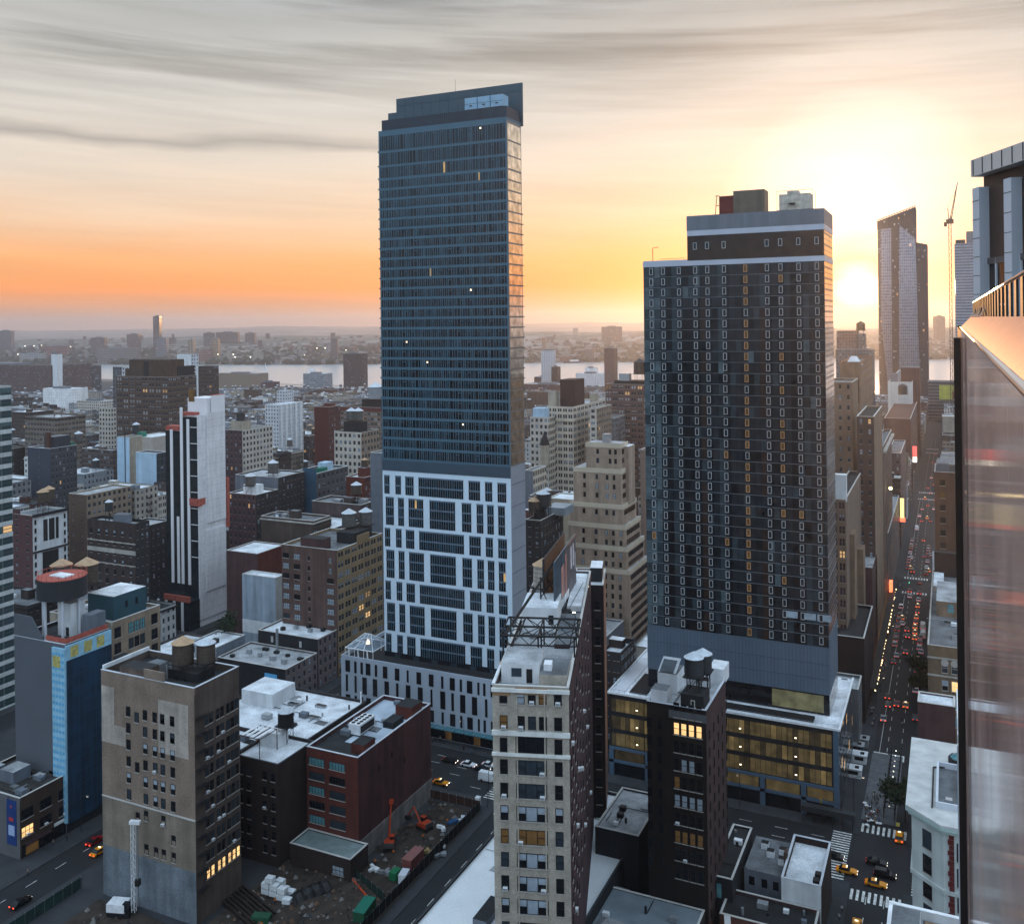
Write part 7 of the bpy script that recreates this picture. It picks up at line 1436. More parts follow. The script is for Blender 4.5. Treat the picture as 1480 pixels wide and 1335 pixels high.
t = thing('sailing_boat', 'tiny sailing boat with bare mast on the river left of the ribbon tower', 'boat', G(383, 535, .3), 1); MB().box(-8, 8, -2, 2, 0, 2.2).build('hull', [white_wall], t); MB().tube((0, 0, 2), (0, 0, 24), .4).build('mast', [dark_metal], t); MB().poly([(.6, 0, 4), (7, .3, 4), (.6, 0, 22)]).poly([(.6, .12, 4), (.6, .12, 22), (7, .42, 4)]).build('sail', [white_wall], t)
rp = random.Random(3)
# ------------------------------------------------------------------ road paint
def paint():
    m = MB(); z = .012
    def bar(x0, x1, y0, y1, mi=0): m.poly([(x0, y0, z), (x1, y0, z), (x1, y1, z), (x0, y1, z)], mi)
    for xc in (-16.5, -105.5, -194.5):
        for ya, yb in ((251.0, 255.2), (220.8, 225)):
            for k in range(9): x = xc-5.3+k*1.25; bar(x, x+.6, ya, yb)
        for xa, xb in ((xc-11.6, xc-7.2), (xc+7.2, xc+11.6)):
            for k in range(19): y = 227.6+k*1.15; bar(xa, xb, y, y+.5)
        for yc in (AVY[1], AVY[2], AVY[3]):
            for yy in (yc-15, yc+12):
                for k in range(9): x = xc-5.3+k*1.25; bar(x, x+.65, yy, yy+3.6)
    for xa in range(-420, 60, 9):
        if any(abs(xa-q) < 15 for q in (-16.5, -105.5, -194.5, -283.5)): continue
        for yy in (231.4, 235.8, 240.2, 244.6): bar(xa, xa+3.2, yy-.07, yy+.07)
    for xc in (-16.5, -105.5, -194.5):
        y = 60
        while y < 1100:
            if not any(abs(y-a) < 16 for a in AVY):
                for off in ((-1.9, 1.9) if xc > -20 else (-1.5,)): bar(xc+off-.07, xc+off+.07, y, y+3)
            y += 8
        for ya, yb in ((262, 472), (508, 720)): bar(xc-4.0, xc-3.88, ya, yb) if xc > -20 else None
    bar(-22, -13, 257.2, 259.2, 1); bar(-22, -18, 295, 299, 0); bar(-17.5, -13.5, 295, 299, 0)
    structure(m.build('road_markings', [paint_white, paint_yellow]))
paint()
# ------------------------------------------------------------------ vehicles
def carpaint(name, col, rough=.3): return mat('car_paint_'+name, col, rough, var=.06, scale=.5)
headl = mat('headlight_glow', (1, .95, .85), .3, emit=((1, .93, .8), 5)); tail = mat('taillight_glow', (1, .05, .02), .3, emit=((1, .09, .04), 2.6)); tailoff = mat('taillight_dim', (.3, .01, .01), .3, emit=((1, .04, .02), .8)); tyre = mat('tyre_black', (.015, .015, .016), .8); carglass = glassmat('car_glass', (.012, .016, .02), .05)
CARS = {}
def car(kind, paintname, col, braking=True, small=False):
    key = (kind, paintname, braking, small)
    if key in CARS: return CARS[key], True
    L, W, H, h0 = {'sedan': (4.7, 1.85, 1.45, .88), 'suv': (4.8, 1.95, 1.8, 1.05), 'van': (5.6, 2.1, 2.5, 1.2)}[kind]
    t = thing('car', '', 'car'); p = carpaint(paintname, col); m = MB(); hw = W/2
    prof = [(-L/2, .35), (-L/2, h0*.75), (-L/2+.9*(kind != 'van'), h0), (L/2-.6*(kind == 'sedan'), h0), (L/2, h0*.8), (L/2, .35)]       # front is -x
    for s_ in (-1, 1): m.poly([(x, s_*hw, z) for x, z in (prof if s_ < 0 else prof[::-1])])
    for i in range(len(prof)): a, c_ = prof[i], prof[(i+1) % len(prof)]; m.poly([(a[0], -hw, a[1]), (a[0], hw, a[1]), (c_[0], hw, c_[1]), (c_[0], -hw, c_[1])])
    cab = {'sedan': (-.75, -.15, 1.0, 1.75), 'suv': (-1.0, -.4, 2.1, 2.35), 'van': (-2.3, -1.7, 2.7, 2.79)}[kind]; rw = hw-.2
    m.poly([(cab[1], -rw, H), (cab[2], -rw, H), (cab[2], rw, H), (cab[1], rw, H)]); m.build('body', [p], t)
    g_ = MB(); a, b_, c_, d = cab
    B0 = [(a, -hw+.04, h0), (d, -hw+.04, h0), (d, hw-.04, h0), (a, hw-.04, h0)]; T0 = [(b_, -rw, H-.01), (c_, -rw, H-.01), (c_, rw, H-.01), (b_, rw, H-.01)]
    for i in range(4): j = (i+1) % 4; g_.poly([B0[i], B0[j], T0[j], T0[i]], 1 if kind == 'van' and i != 3 else 0)
    g_.build('windows', [carglass, p], t)
    if not small:
        wm = MB(); n = 12
        for k in range(n):
            q, r_ = 2*math.pi*k/n, 2*math.pi*(k+1)/n; wm.poly([(.33*math.cos(q), -.11, .33*math.sin(q)), (.33*math.cos(r_), -.11, .33*math.sin(r_)), (.33*math.cos(r_), .11, .33*math.sin(r_)), (.33*math.cos(q), .11, .33*math.sin(q))])
        for y in (-.11, .11): wm.poly([(.33*math.cos(2*math.pi*k/n), y, .33*math.sin(2*math.pi*k/n)) for k in range(n)])
        me = wm.mesh('wheel', [tyre])
        for x in (-L*.31, L*.31):
            for y in (-hw+.06, hw-.06): link('wheel', me, t, (x, y, .33))
    for y in (-hw+.3, hw-.3):
        MB().box(-L/2-.03, -L/2+.02, y-.2, y+.2, h0*.55, h0*.73).build('headlight', [headl], t); MB().box(L/2-.02, L/2+.04, y-.2, y+.2, h0*.6, h0*.86).build('taillight', [tail if braking else tailoff], t)
    if paintname == 'taxi': MB().box(-.15, .15, -.35, .35, H, H+.18).build('roof_sign', [mat('taxi_sign_glow', (.9, .85, .6), .5, emit=((1, .9, .6), 1.5))], t)
    CARS[key] = t; return t, False
PALETTE = {'black': (.012, .012, .014), 'white': (.62, .63, .64), 'silver': (.34, .36, .38), 'taxi': (.62, .30, .015), 'red': (.25, .02, .02), 'grey': (.11, .115, .12), 'navy': (.02, .03, .07)}
CARG = 'cars and taxis in the streets'
def put_car(px, py, pn, kind, rot, label, braking=True, z=.02, cat='car', pos=None):
    p = pos or G(px, py, .6); small = (p-CAM).length > 480
    t, used = car(kind, pn, PALETTE[pn], braking, small); 
    loc = (p.x, p.y, z)
    if used: t = copy_thing(t, loc, rot)
    else: t.location = loc; t.rotation_euler.z = rot
    t['label'] = label; t['category'] = 'taxi' if pn == 'taxi' else ('van' if kind == 'van' else 'car'); t['group'] = CARG; t.name = 'taxi' if pn == 'taxi' else ('delivery_van' if kind == 'van' else 'parked_car' if not braking else 'car')
    return t
UP, E_ = -math.pi/2, math.pi     # heading away along the side street; heading along the avenue to +x
for (px, py, pn, kd, lab) in (
    (1224, 1257, 'taxi', 'sedan', 'yellow taxi entering the crossing over the zebra bars'), (1266, 1276, 'taxi', 'sedan', 'yellow taxi in the middle of the crossing, ahead of the other'), (1279, 1263, 'black', 'suv', 'black sport utility car beside the yellow taxi on the crossing'), (1267, 1245, 'black', 'sedan', 'black sedan with a red tail lamp on the crossing'), (1205, 1236, 'black', 'sedan', 'black sedan waiting before the crossing by the glass block'),
    (597, 1082, 'black', 'suv', 'black car at the kerb just right of the red brick block'), (650, 1098, 'black', 'sedan', 'black sedan parked under the long glass canopy'), (677, 1104, 'white', 'sedan', 'white sedan parked under the canopy beside the tan loft'), (697, 1110, 'black', 'sedan', 'black sedan parked just behind the white one'), (707, 1105, 'white', 'sedan', 'white car half hidden by the grey-tan loft'),
    (596, 1116, 'taxi', 'sedan', 'yellow taxi emerging from behind the red brick block'), (637, 1130, 'taxi', 'sedan', 'yellow taxi alone in the near avenue lane above the pit'), (706, 1125, 'white', 'van', 'white van passing behind the grey-tan loft')):
    put_car(px, py, pn, kd, E_, lab, braking=False)
for (px, py, pn, kd, lab) in (
    (138, 1214, 'red', 'sedan', 'dark red car under the awning in the left side street'), (144, 1229, 'taxi', 'sedan', 'orange-yellow taxi beside the tan loft in the left side street'), (30, 1303, 'black', 'sedan', 'black car with red tail lamps at the lower left street'), (1300, 1209, 'taxi', 'suv', 'yellow taxi van waiting beyond the zebra bars under the tree'), (1238, 1336, 'taxi', 'sedan', 'yellow taxi cut by the bottom edge at the crossing'),
    (1296, 946, 'silver', 'sedan', 'silver car parked at the left kerb of the traffic street'), (1292, 955, 'black', 'sedan', 'black car parked just behind the silver one'), (1309, 941, 'red', 'sedan', 'lone red car in mid street with lit tail lamps'), (1311, 909, 'red', 'sedan', 'red-lamped car at the back of the left queue'), (1312, 918, 'grey', 'sedan', 'grey car last in the left queue'),
    (1322.5, 905, 'taxi', 'sedan', 'taxi third from the tail of the right-hand queue'), (1322.5, 913, 'taxi', 'sedan', 'taxi second from the tail of the right-hand queue'), (1322, 921, 'taxi', 'sedan', 'taxi at the tail of the right-hand queue'), (1334, 906, 'white', 'van', 'white van parked by the tan arched loft'), (1334, 918, 'white', 'van', 'second white van parked by the tan arched loft'), (1331, 941, 'silver', 'sedan', 'silver car parked at the right kerb below the vans'),
    (1330, 965, 'red', 'suv', 'dark red car at the right kerb above the trees'), (1283, 1005, 'black', 'sedan', 'black car parked left of the stop line trio'), (1284, 1017, 'grey', 'sedan', 'left car of the stop line trio'), (1296, 1016, 'red', 'sedan', 'middle car of the stop line trio'), (1309, 1018, 'taxi', 'sedan', 'taxi at the right of the stop line trio'), (1277, 1037, 'silver', 'sedan', 'silver car at the left kerb below the stop line trio'), (1323, 1036, 'navy', 'sedan', 'dark blue car beside the purple brick stair head'),
    (1304, 892, 'taxi', 'sedan', 'taxi alone in the left lane below the far crossing'), (1304, 900, 'white', 'sedan', 'white car behind the taxi in the left lane'), (1324.5, 891, 'taxi', 'sedan', 'taxi fourth in the right-hand queue'), (1323.5, 898, 'red', 'sedan', 'red car between taxis in the right-hand queue'), (1326.5, 875, 'taxi', 'sedan', 'taxi near the head of the right-hand queue'), (1327.7, 866, 'white', 'sedan', 'white car near the head of the right-hand queue'), (1326, 883, 'black', 'sedan', 'black car in the upper right-hand queue'),
    (1315, 853, 'red', 'sedan', 'red car on the far zebra crossing'), (1315, 861, 'white', 'sedan', 'white car stopped behind the far zebra crossing'), (1329, 856, 'red', 'sedan', 'red car at the far zebra, right lane'), (1330, 841, 'black', 'sedan', 'dark car past the far zebra crossing'), (1316, 820, 'taxi', 'sedan', 'taxi beyond the far crossing, left lane'), (1319, 825, 'black', 'suv', 'black car beside the taxi beyond the far crossing'), (1342, 824, 'taxi', 'sedan', 'taxi at the right kerb beyond the far crossing'),
    (1317, 805, 'white', 'sedan', 'white car second block, left lane'), (1335, 803, 'grey', 'sedan', 'grey car second block, mid lane'), (1345, 801, 'silver', 'sedan', 'silver car second block, right kerb'), (1321, 786, 'black', 'sedan', 'dark car second block by the lit sign'), (1335, 780, 'red', 'sedan', 'red-lamped car second block, mid lane'), (1325, 764, 'white', 'van', 'white van second block, left kerb')):
    put_car(px, py, pn, kd, UP, lab, braking=any(q in lab for q in ('red', 'queue', 'trio', 'taxi')) and 'white' not in lab)
far_places = ['below the lit spine sign', 'beside the white van kerb', 'at the third crossing', 'past the third crossing', 'by the red lit sign', 'near the mauve office', 'under the white blank block', 'far up the street', 'in the farthest visible jam', 'by the parking deck', 'just before the parking deck', 'near the dull red roof', 'left lane by the brown tower', 'right lane by the brown tower', 'farthest of all before the deck', 'behind the third crossing queue']
for k, (px, py) in enumerate(((1332, 752), (1329, 745), (1340, 748), (1345, 752), (1333, 735), (1341, 730), (1350, 735), (1337, 720), (1352, 722), (1345, 712), (1350, 700), (1346, 690), (1353, 680), (1349, 668), (1352, 655), (1341, 705))):
    pn = ('red', 'white', 'taxi', 'black', 'silver')[k % 5]; put_car(px, py, pn, 'sedan', UP, f"distant {'taxi' if pn == 'taxi' else pn+' car'} in the traffic street, {far_places[k]}")

# cars at the kerbs
KERBS = ['first', 'second', 'third', 'fourth', 'fifth', 'sixth', 'seventh', 'eighth', 'ninth', 'tenth', 'eleventh', 'twelfth']
for (xk, y0, n, where) in ((-12.1, 352, 10, 'at the right kerb by the tan arched loft'), (-21.0, 398, 9, 'at the left kerb along the lit arcade'), (-12.1, 514, 12, 'at the right kerb past the far zebra'), (-21.0, 516, 12, 'at the left kerb past the far zebra')):
    for k in range(n):
        if rp.random() < .2: continue
        pn = rp.choice(('black', 'black', 'grey', 'silver', 'white', 'navy')); kd = rp.choice(('sedan', 'sedan', 'suv'))
        put_car(0, 0, pn, kd, UP, f"{pn} car parked {KERBS[k]} {where}", False, .02, 'car', Vector((xk, y0+k*6.6+rp.random(), .6)))
PK = 'cars parked along the avenue before the ribbon tower'
# ------------------------------------------------------------------ people
def person_mesh(pose):
    bm = bmesh.new(); sk = bm.verts.layers.skin.verify(); V = {}
    def v(n, co, r, par=None):
        q = bm.verts.new(co); q[sk].radius = (r, r*.85); V[n] = q
        if par: bm.edges.new((V[par], q))
        return q
    st = .28 if pose == 'walk' else .04
    v('hip', (0, 0, .95), .15)[sk].use_root = True
    v('waist', (0, 0, 1.12), .13, 'hip'); v('chest', (0, -.02, 1.35), .16, 'waist'); v('neck', (0, -.02, 1.5), .06, 'chest'); v('head', (0, -.03, 1.62), .105, 'neck'); v('crown', (0, -.03, 1.72), .085, 'head')
    for s_, nm in ((-1, 'l'), (1, 'r')):
        v('thigh'+nm, (s_*.1, -s_*st*.4, .72), .085, 'hip'); v('knee'+nm, (s_*.1, -s_*st*.7, .48), .06, 'thigh'+nm); v('ankle'+nm, (s_*.11, -s_*st+.03, .09), .042, 'knee'+nm); v('toe'+nm, (s_*.12, -s_*st-.14, .045), .04, 'ankle'+nm)
        v('sh'+nm, (s_*.19, -.01, 1.42), .065, 'chest'); v('elb'+nm, (s_*.25, s_*st*.5+.02, 1.17), .045, 'sh'+nm); hz = (s_*.24, s_*st*.8-.1, .95) if pose != 'phone' or s_ < 0 else (s_*.12, -.25, 1.3)
        v('wr'+nm, hz, .033, 'elb'+nm); v('hand'+nm, (hz[0], hz[1]-.05, hz[2]-(.08 if pose != 'phone' or s_ < 0 else -.05)), .035, 'wr'+nm)
    me = bpy.data.meshes.new('tmp'); bm.to_mesh(me); bm.free(); o = bpy.data.objects.new('tmp', me); COL.objects.link(o)
    o.modifiers.new('s', 'SKIN'); o.modifiers.new('u', 'SUBSURF').levels = 1
    dg = bpy.context.evaluated_depsgraph_get(); out = bpy.data.meshes.new_from_object(o.evaluated_get(dg)); bpy.data.objects.remove(o); return out
cloth = mat('clothing', (.2, .2, .2), .9, objcol=True, var=.1); trouser = mat('dark_trousers', (.02, .022, .03), .9); skin = mat('skin_tone', (.35, .21, .15), .6); hair = mat('dark_hair', (.02, .014, .01), .8)
PM = []
for pose in ('stand', 'walk', 'phone'):
    me = person_mesh(pose); me.name = 'person_'+pose
    for mt in (cloth, trouser, skin, hair): me.materials.append(mt)
    for p in me.polygons:
        c = p.center; p.material_index = 1 if c.z < .92 else 3 if (c.z > 1.66 or (c.z > 1.55 and c.y > 0)) else 2 if c.z > 1.47 or (abs(c.x) > .17 and c.z < 1.02) else 0; p.use_smooth = True
    PM.append(me)
WEAR = [('dark', (.02, .02, .03)), ('white', (.55, .55, .55)), ('grey', (.15, .15, .16)), ('red', (.3, .03, .03)), ('blue', (.05, .10, .25)), ('tan', (.3, .22, .14)), ('pale blue', (.3, .38, .45))]
def person(x, y, label, group, z=.15, w=None):
    me = rp.choice(PM); nm, c = w or rp.choice(WEAR); o = link('person', me, None, (x, y, z), rp.random()*6.28); s_ = .94+rp.random()*.14; o.scale = (s_, s_, s_); o.color = (*c, 1); tag(o, label.format(w=nm), 'person', group); return o
CROWD = 'people crowding the plaza tables beside the glass block'
for k in range(34):
    px, py = 1250+22*rp.random(), 1152+42*rp.random(); p = G(px, py, .2); person(p.x, p.y, 'person in the plaza crowd between the tables and the string-lit arbour', CROWD)
for lab, px, py in (('person in {w} on the pavement left of the silver parked car', 1277, 962), ('person in {w} walking just behind the pair by the parked cars', 1280, 966), ('person in {w} on the pavement near the arcade bulbs', 1272, 985), ('person in {w} under the arcade canopy', 1268, 978), ('person in {w} alone near the pale pavement slabs', 1273, 1000), ('person in {w} waiting at the far corner kerb', 1297, 846), ('person in {w} second at the far corner kerb', 1301, 849), ('person in {w} nearest the far zebra bars', 1304, 851),
                     ('person in {w} crossing in mid street by the two dark cars', 1303, 1043), ('person in {w} just behind the one crossing mid street', 1304, 1050), ('person in {w} under the bronze entrance canopy', 610, 1075), ('person in {w} beside the entrance under the canopy', 617, 1073), ('person in {w} on the avenue pavement near the white sedan', 682, 1090), ('person in {w} at the bottom street corner by the tavern', 1217, 1318), ('person in {w} farther down the bottom street corner', 1213, 1330),
                     ('person in {w} by the shop row in the left side street', 77, 1222), ('person in {w} next to the parked motorbikes at left', 40, 1265), ('person in {w} by the shop awning in the left side street', 97, 1215)):
    p = G(px, py, .15); person(p.x, p.y, lab, None)
for k in range(46): person(-25.6+3.2*rp.random(), 300+150*rp.random(), 'person walking on the pavement under the lit arcade of the traffic street', 'people on the arcade pavement')
for k in range(16): person(-180+66*rp.random(), 249.8+3.4*rp.random(), 'person on the avenue pavement under the ribbon tower canopy', 'people under the long canopy')
for k, (wx, wy, wl) in enumerate(((-121, 202, 'by the lowered-bucket excavator'), (-124, 193, 'near the pink-red container'), (-119, 211, 'at the far pit end'), (-126, 188, 'by the pit wall foot'), (-138, 166, 'beside the white bales'), (-135, 158, 'beside the steel beams'))): person(wx, wy, 'site worker in an orange vest ' + wl, 'site workers', .35, ('orange', (.6, .16, .02)))
# ------------------------------------------------------------------ plaza furniture
def plaza():
    t = thing('string_lit_arbour', 'long steel arbour hung with white bulbs along the plaza kerb', 'arbour', (-16.9, 259.5, .16)); L = 37; m = MB()
    for k in range(14): y = k*L/13; m.tube((0, y, 0), (0, y, 3), .09); m.tube((2.6, y, 0), (2.6, y, 3), .09); m.tube((-.2, y, 3), (2.8, y, 3), .08)
    for x in (0, 2.6): m.tube((x, 0, 3), (x, L, 3), .09)
    m.build('frame', [dark_metal], t)
    me = MB().cyl(0, 0, .12, -.25, 0, 0, 8).mesh('bulb', [mat('arbour_bulb', (1, .95, .85), .5, emit=((1, .93, .78), 2.2))])
    for k in range(11): link('bulb', me, t, (1.3, 1.5+k*3.4, 2.95))
    u = None; spots = ((-27, 268), (-25.6, 271.5), (-26, 275), (-25.2, 264.5))
    for i, (lab, px, py, mt) in enumerate((('white market kiosk on the plaza, upper of two', 1242, 1088, white_metal), ('white market kiosk with roof window on the plaza, lower of two', 1234, 1108, white_metal), ('grey plaza kiosk next to the blue ones', 1245, 1065, galv), ('small teal plaza kiosk near the street', 1238, 1074, MATS['teal_render']))):
        p = G(px, py, 2.6); q = thing('kiosk', lab, 'kiosk', (p.x, p.y, .15), 0, 'kiosks on the plaza'); MB().box(-2, 2, -1.5, 1.5, 0, 2.3).build('cabin', [mt], q); MB().box(-2.3, 2.3, -1.8, 1.8, 2.31, 2.55).build('roof', [white_wall if i < 2 else galv], q); MB().box(-1.2, 1.2, -1.56, -1.51, 1, 2).build('hatch', [g_dark], q); MB().box(.3, 1.4, -.8, .8, 2.551, 2.65).build('roof_window', [g_dark], q)
    tp = None; TG = 'bistro tables on the plaza'
    for k in range(10):
        p = G(1250+22*rp.random(), 1152+40*rp.random(), .8)
        if tp is None: tp = thing('bistro_table', 'small round bistro table among the plaza crowd', 'table', (p.x, p.y, .15), 0, TG); MB().cyl(0, 0, .55, .7, .75, 0, 12).build('table_top', [white_metal], tp); MB().cyl(0, 0, .05, 0, .7, 0, 6).build('leg', [dark_metal], tp); MB().cyl(0, 0, .28, 0, .04, 0, 10).build('base', [dark_metal], tp)
        else: copy_thing(tp, (p.x, p.y, .15))
    p = G(1258, 1165, 2.7); q = thing('sidewalk_shed', 'dark pedestrian shed wrapping the corner of the glass block', 'scaffold shed', (-36, 249.3, .15)); m = MB(); m.box(0, 13, -.2, 3.8, 3, 3.5, 0); m.box(0, 13, -.25, -.21, 3.5, 4.4, 0); m.build('deck', [mat('shed_board', (.06, .065, .07), .8)], q); m = MB()
    for k in range(6): m.tube((.4+k*2.4, 0, 0), (.4+k*2.4, 0, 3), .08); m.tube((.4+k*2.4, 3.5, 0), (.4+k*2.4, 3.5, 3), .08)
    m.build('posts', [dark_metal], q)
plaza()
def arcade():
    t = thing('arcade_canopy', 'long shopfront canopy with a string of warm bulbs along the traffic street', 'canopy', (-26.4, 336, .15)); L = 128; MB().box(0, 2.6, 0, L, 4.6, 5.0).build('canopy_deck', [mat('canopy_dark', (.05, .045, .04), .7)], t)
    me = MB().cyl(0, 0, .22, -.4, 0, 0, 8).mesh('bulb', [mat('arcade_bulb', (1, .8, .5), .5, emit=((1, .74, .4), 3.5))])
    for k in range(34): o = link('bulb', me, t, (2.75-.5*rp.random(), 1+k*3.8+rp.random()*1.8, 4.9-.9*rp.random())); o.scale = [.7+.6*rp.random()]*3
    me = MB().box(-.03, .03, -1.3, 1.3, 0, 2.6).mesh('shop_window', [g_lit])
    for k in range(20): link('shop_window', me, t, (-.02, 4+k*6.2, .6))
    MB().box(.2, 1.5, L-8, L-3, 5.2, 9.5).build('red_sign', [mat('red_sign_glow', (.8, .1, .04), .5, emit=((1, .2, .08), 2.2))], t)
    p = onX(1315, 750, -26.0); q = thing('blade_sign', 'yellow lit vertical blade sign with a red foot over the traffic street', 'sign', (-26.2, 560, 0)); zt, zb = onX(1315, 720, -26).z, onX(1315, 748, -26).z
    z0, z1 = proj((-25, 560, 0)), None
    za = CAMH-(748-458)*proj((-25, 560, 20))[2]/FPX; zc = CAMH-(720-458)*proj((-25, 560, 20))[2]/FPX
    MB().box(.2, 2.2, 0, .6, za, zc).build('panel', [mat('blade_glow', (.9, .75, .3), .5, emit=((1, .78, .3), 1.4))], q); MB().box(0, 2.8, -.3, .9, za-2.2, za-.01).build('foot', [mat('blade_foot_glow', (.9, .15, .06), .5, emit=((1, .2, .1), 1.6))], q)
    za = CAMH-(668-458)*proj((-25, 760, 20))[2]/FPX; zc = CAMH-(645-458)*proj((-25, 760, 20))[2]/FPX
    q = thing('blade_sign', 'red and white lit vertical sign farther up the traffic street', 'sign', (-26.2, 760, 0)); MB().box(.1, 3.0, 0, .6, za+4, zc).build('panel', [mat('red_blade_glow', (.9, .1, .1), .5, emit=((1, .12, .1), 1.4))], q); MB().box(.1, 3, -.01, .61, za, za+3.98).build('foot', [mat('white_blade_glow', (.9, .8, .7), .5, emit=((1, .85, .65), 2))], q)
arcade()
# ------------------------------------------------------------------ street lamps, signals, trees
def lamp(label, x, y, rot, lit=True, group='street lamps with a curved arm'):
    t = thing('street_lamp', label, 'street lamp', (x, y, .15), rot, group); m = MB(); m.tube((0, 0, 0), (0, 0, 8.6), .1, 0, 6, .07)
    for k in range(5): a, c_ = k*.3, (k+1)*.3; m.tube((0, -2.4*(1-math.cos(a)), 8.6+1.2*math.sin(a)), (0, -2.4*(1-math.cos(c_)), 8.6+1.2*math.sin(c_)), .06)
    m.build('pole', [dark_metal], t); MB().box(-.16, .16, -2.75, -2.1, 9.62, 9.8).build('lamp_head', [galv], t); MB().box(-.13, .13, -2.7, -2.15, 9.58, 9.615).build('lens', [mat('street_lamp_glow', (1, .8, .5), .5, emit=((1, .78, .45), 8))], t); return t
for lab, x, y, rt in (('street lamp in front of the glass block near its dark corner', -52, 250.2, 0), ('street lamp before the ribbon tower canopy', -135, 250.2, 0), ('street lamp beside the pit at the avenue corner', -114.2, 225.4, math.pi), ('street lamp by the plaza arbour', -24.2, 259.5, math.pi/2), ('street lamp at the arcade canopy near end', -23.6, 334, math.pi/2), ('street lamp midway along the arcade canopy', -23.6, 392, math.pi/2), ('street lamp by the shop row in the left side street', -203.8, 170, math.pi/2), ('street lamp by the low corner block', -203.6, 251, 0), ('street lamp across from the arcade by the tan loft', -9, 360, -math.pi/2)): lamp(lab, x, y, rt)
def signal(label, x, y, rot, green):
    t = thing('traffic_light', label, 'traffic light', (x, y, .15), rot, 'traffic lights'); m = MB(); m.tube((0, 0, 0), (0, 0, 5.2), .09, 0, 6); m.tube((0, 0, 5), (0, -5, 5.6), .07); m.build('pole', [dark_metal], t); MB().box(-.18, .18, -5.2, -4.85, 4.6, 5.7).build('signal_head', [mat('signal_yellow', (.35, .26, .03), .6)], t)
    MB().cyl(0, 0, .13, 0, .03, 0, 10).build('lens', [mat('signal_green', (0, 1, .5), .5, emit=((.1, 1, .55), 6)) if green else mat('signal_red', (1, .1, .05), .5, emit=((1, .08, .04), 8))], t).matrix_local = Matrix.Translation((-.19, -5.02, 4.85 if green else 5.45)) @ Matrix.Rotation(math.pi/2, 4, 'Y')
for lab, x, y, rt, gr in (('red traffic light by the glass block corner', -26.5, 252, -math.pi/2, False), ('traffic light with green lens at the pit corner', -113.5, 223, math.pi*.5, True), ('traffic light under the street tree at the crossing', -9.4, 253.5, math.pi/2, False), ('traffic light at the far zebra crossing', -23.6, 477, math.pi/2, True)): signal(lab, x, y, rt, gr)
leafm = [mat('leaf_dark', (.018, .034, .012), .8, var=.4, scale=2), mat('leaf_mid', (.032, .058, .018), .8, var=.4, scale=2), mat('leaf_light', (.055, .085, .03), .8, var=.4, scale=2)]; bark = mat('bark', (.06, .045, .035), .9, var=.4, scale=3)
def tree(label, x, y, z, h, R, seed, n=5000, group='street trees', bare=0.0):
    rr = random.Random(seed); t = thing('street_tree', label, 'tree', (x, y, z), 0, group); m = MB(); m.tube((0, 0, 0), (.1, .1, h*.45), .2, 0, 7, .13); tips = []
    for k in range(9):
        a = k*2.4+rr.random(); e = Vector((math.cos(a)*R*(.35+.5*rr.random()), math.sin(a)*R*(.35+.5*rr.random()), h*(.6+.35*rr.random()))); m.tube((.1, .1, h*(.3+.15*rr.random())), e, .09, 0, 5, .025); tips.append(e)
        for j in range(2): e2 = e+Vector((rr.uniform(-1, 1), rr.uniform(-1, 1), rr.uniform(-.3, 1)))*R*.35; m.tube(e*.8+Vector((0, 0, h*.08)), e2, .035, 0, 4, .01); tips.append(e2)
    m.build('trunk', [bark], t); c = MB()
    for k in range(n):
        p = rr.choice(tips); d = Vector((rr.gauss(0, 1), rr.gauss(0, 1), rr.gauss(0, .8)))*R*.2; q = p+d; s_ = .16+.26*rr.random(); a = Vector((rr.gauss(0, 1), rr.gauss(0, 1), rr.gauss(0, 1))).normalized(); b_ = a.orthogonal().normalized(); c.poly([q-a*s_-b_*s_*.6, q+a*s_-b_*s_*.6, q+a*s_+b_*s_*.6, q-a*s_+b_*s_*.6], rr.choice((0, 0, 1, 1, 2)))
    c.build('crown', leafm, t)
p = G(1308, 1190); tree('dark leafy street tree beside the waiting taxi at the crossing', p.x, p.y+1, .15, 9, 4.2, 1)
p = G(1330, 1012); tree('leafy street tree beside the parked cars below the tan loft, lower one', p.x, p.y, .15, 8, 3.2, 2)
p = G(1332, 990); tree('leafy street tree close to the tan loft, upper one', p.x, p.y, .15, 8.5, 3.4, 3)
p = onY(380, 912, 288); tree('scraggly rooftop tree beside the brown-and-yellow loft', p.x-2, 270, 13, 8, 4.5, 4, 700, None)
# ------------------------------------------------------------------ excavation and yard
soil = mat('excavated_soil', (.085, .068, .056), .95, var=.6, scale=.35, fine=.25, detail=9)
m = MB(); nx, ny = 36, 70
rs = random.Random(9); hh = {}
for i in range(nx+1):
    for j in range(ny+1):
        x, y = -176+i*62/nx, 108+j*112/ny; inpit = x > -130 and y > 184
        hh[i, j] = (x, y, (.2 if inpit else .35)+rs.random()*.25+.35*math.sin(x*.5)*math.sin(y*.37)**2)
for i in range(nx):
    for j in range(ny):
        q = [hh[i, j], hh[i+1, j], hh[i+1, j+1], hh[i, j+1]]
        if min(p[0] for p in q) < -130.5 and min(p[1] for p in q) > 151.0: 
            if max(p[0] for p in q) < -146 or max(p[1] for p in q) > 180: continue
        m.poly(q)
structure(m.build('soil', [soil], smooth=True))
orange = mat('excavator_orange', (.42, .085, .03), .5, var=.25, scale=1.5)
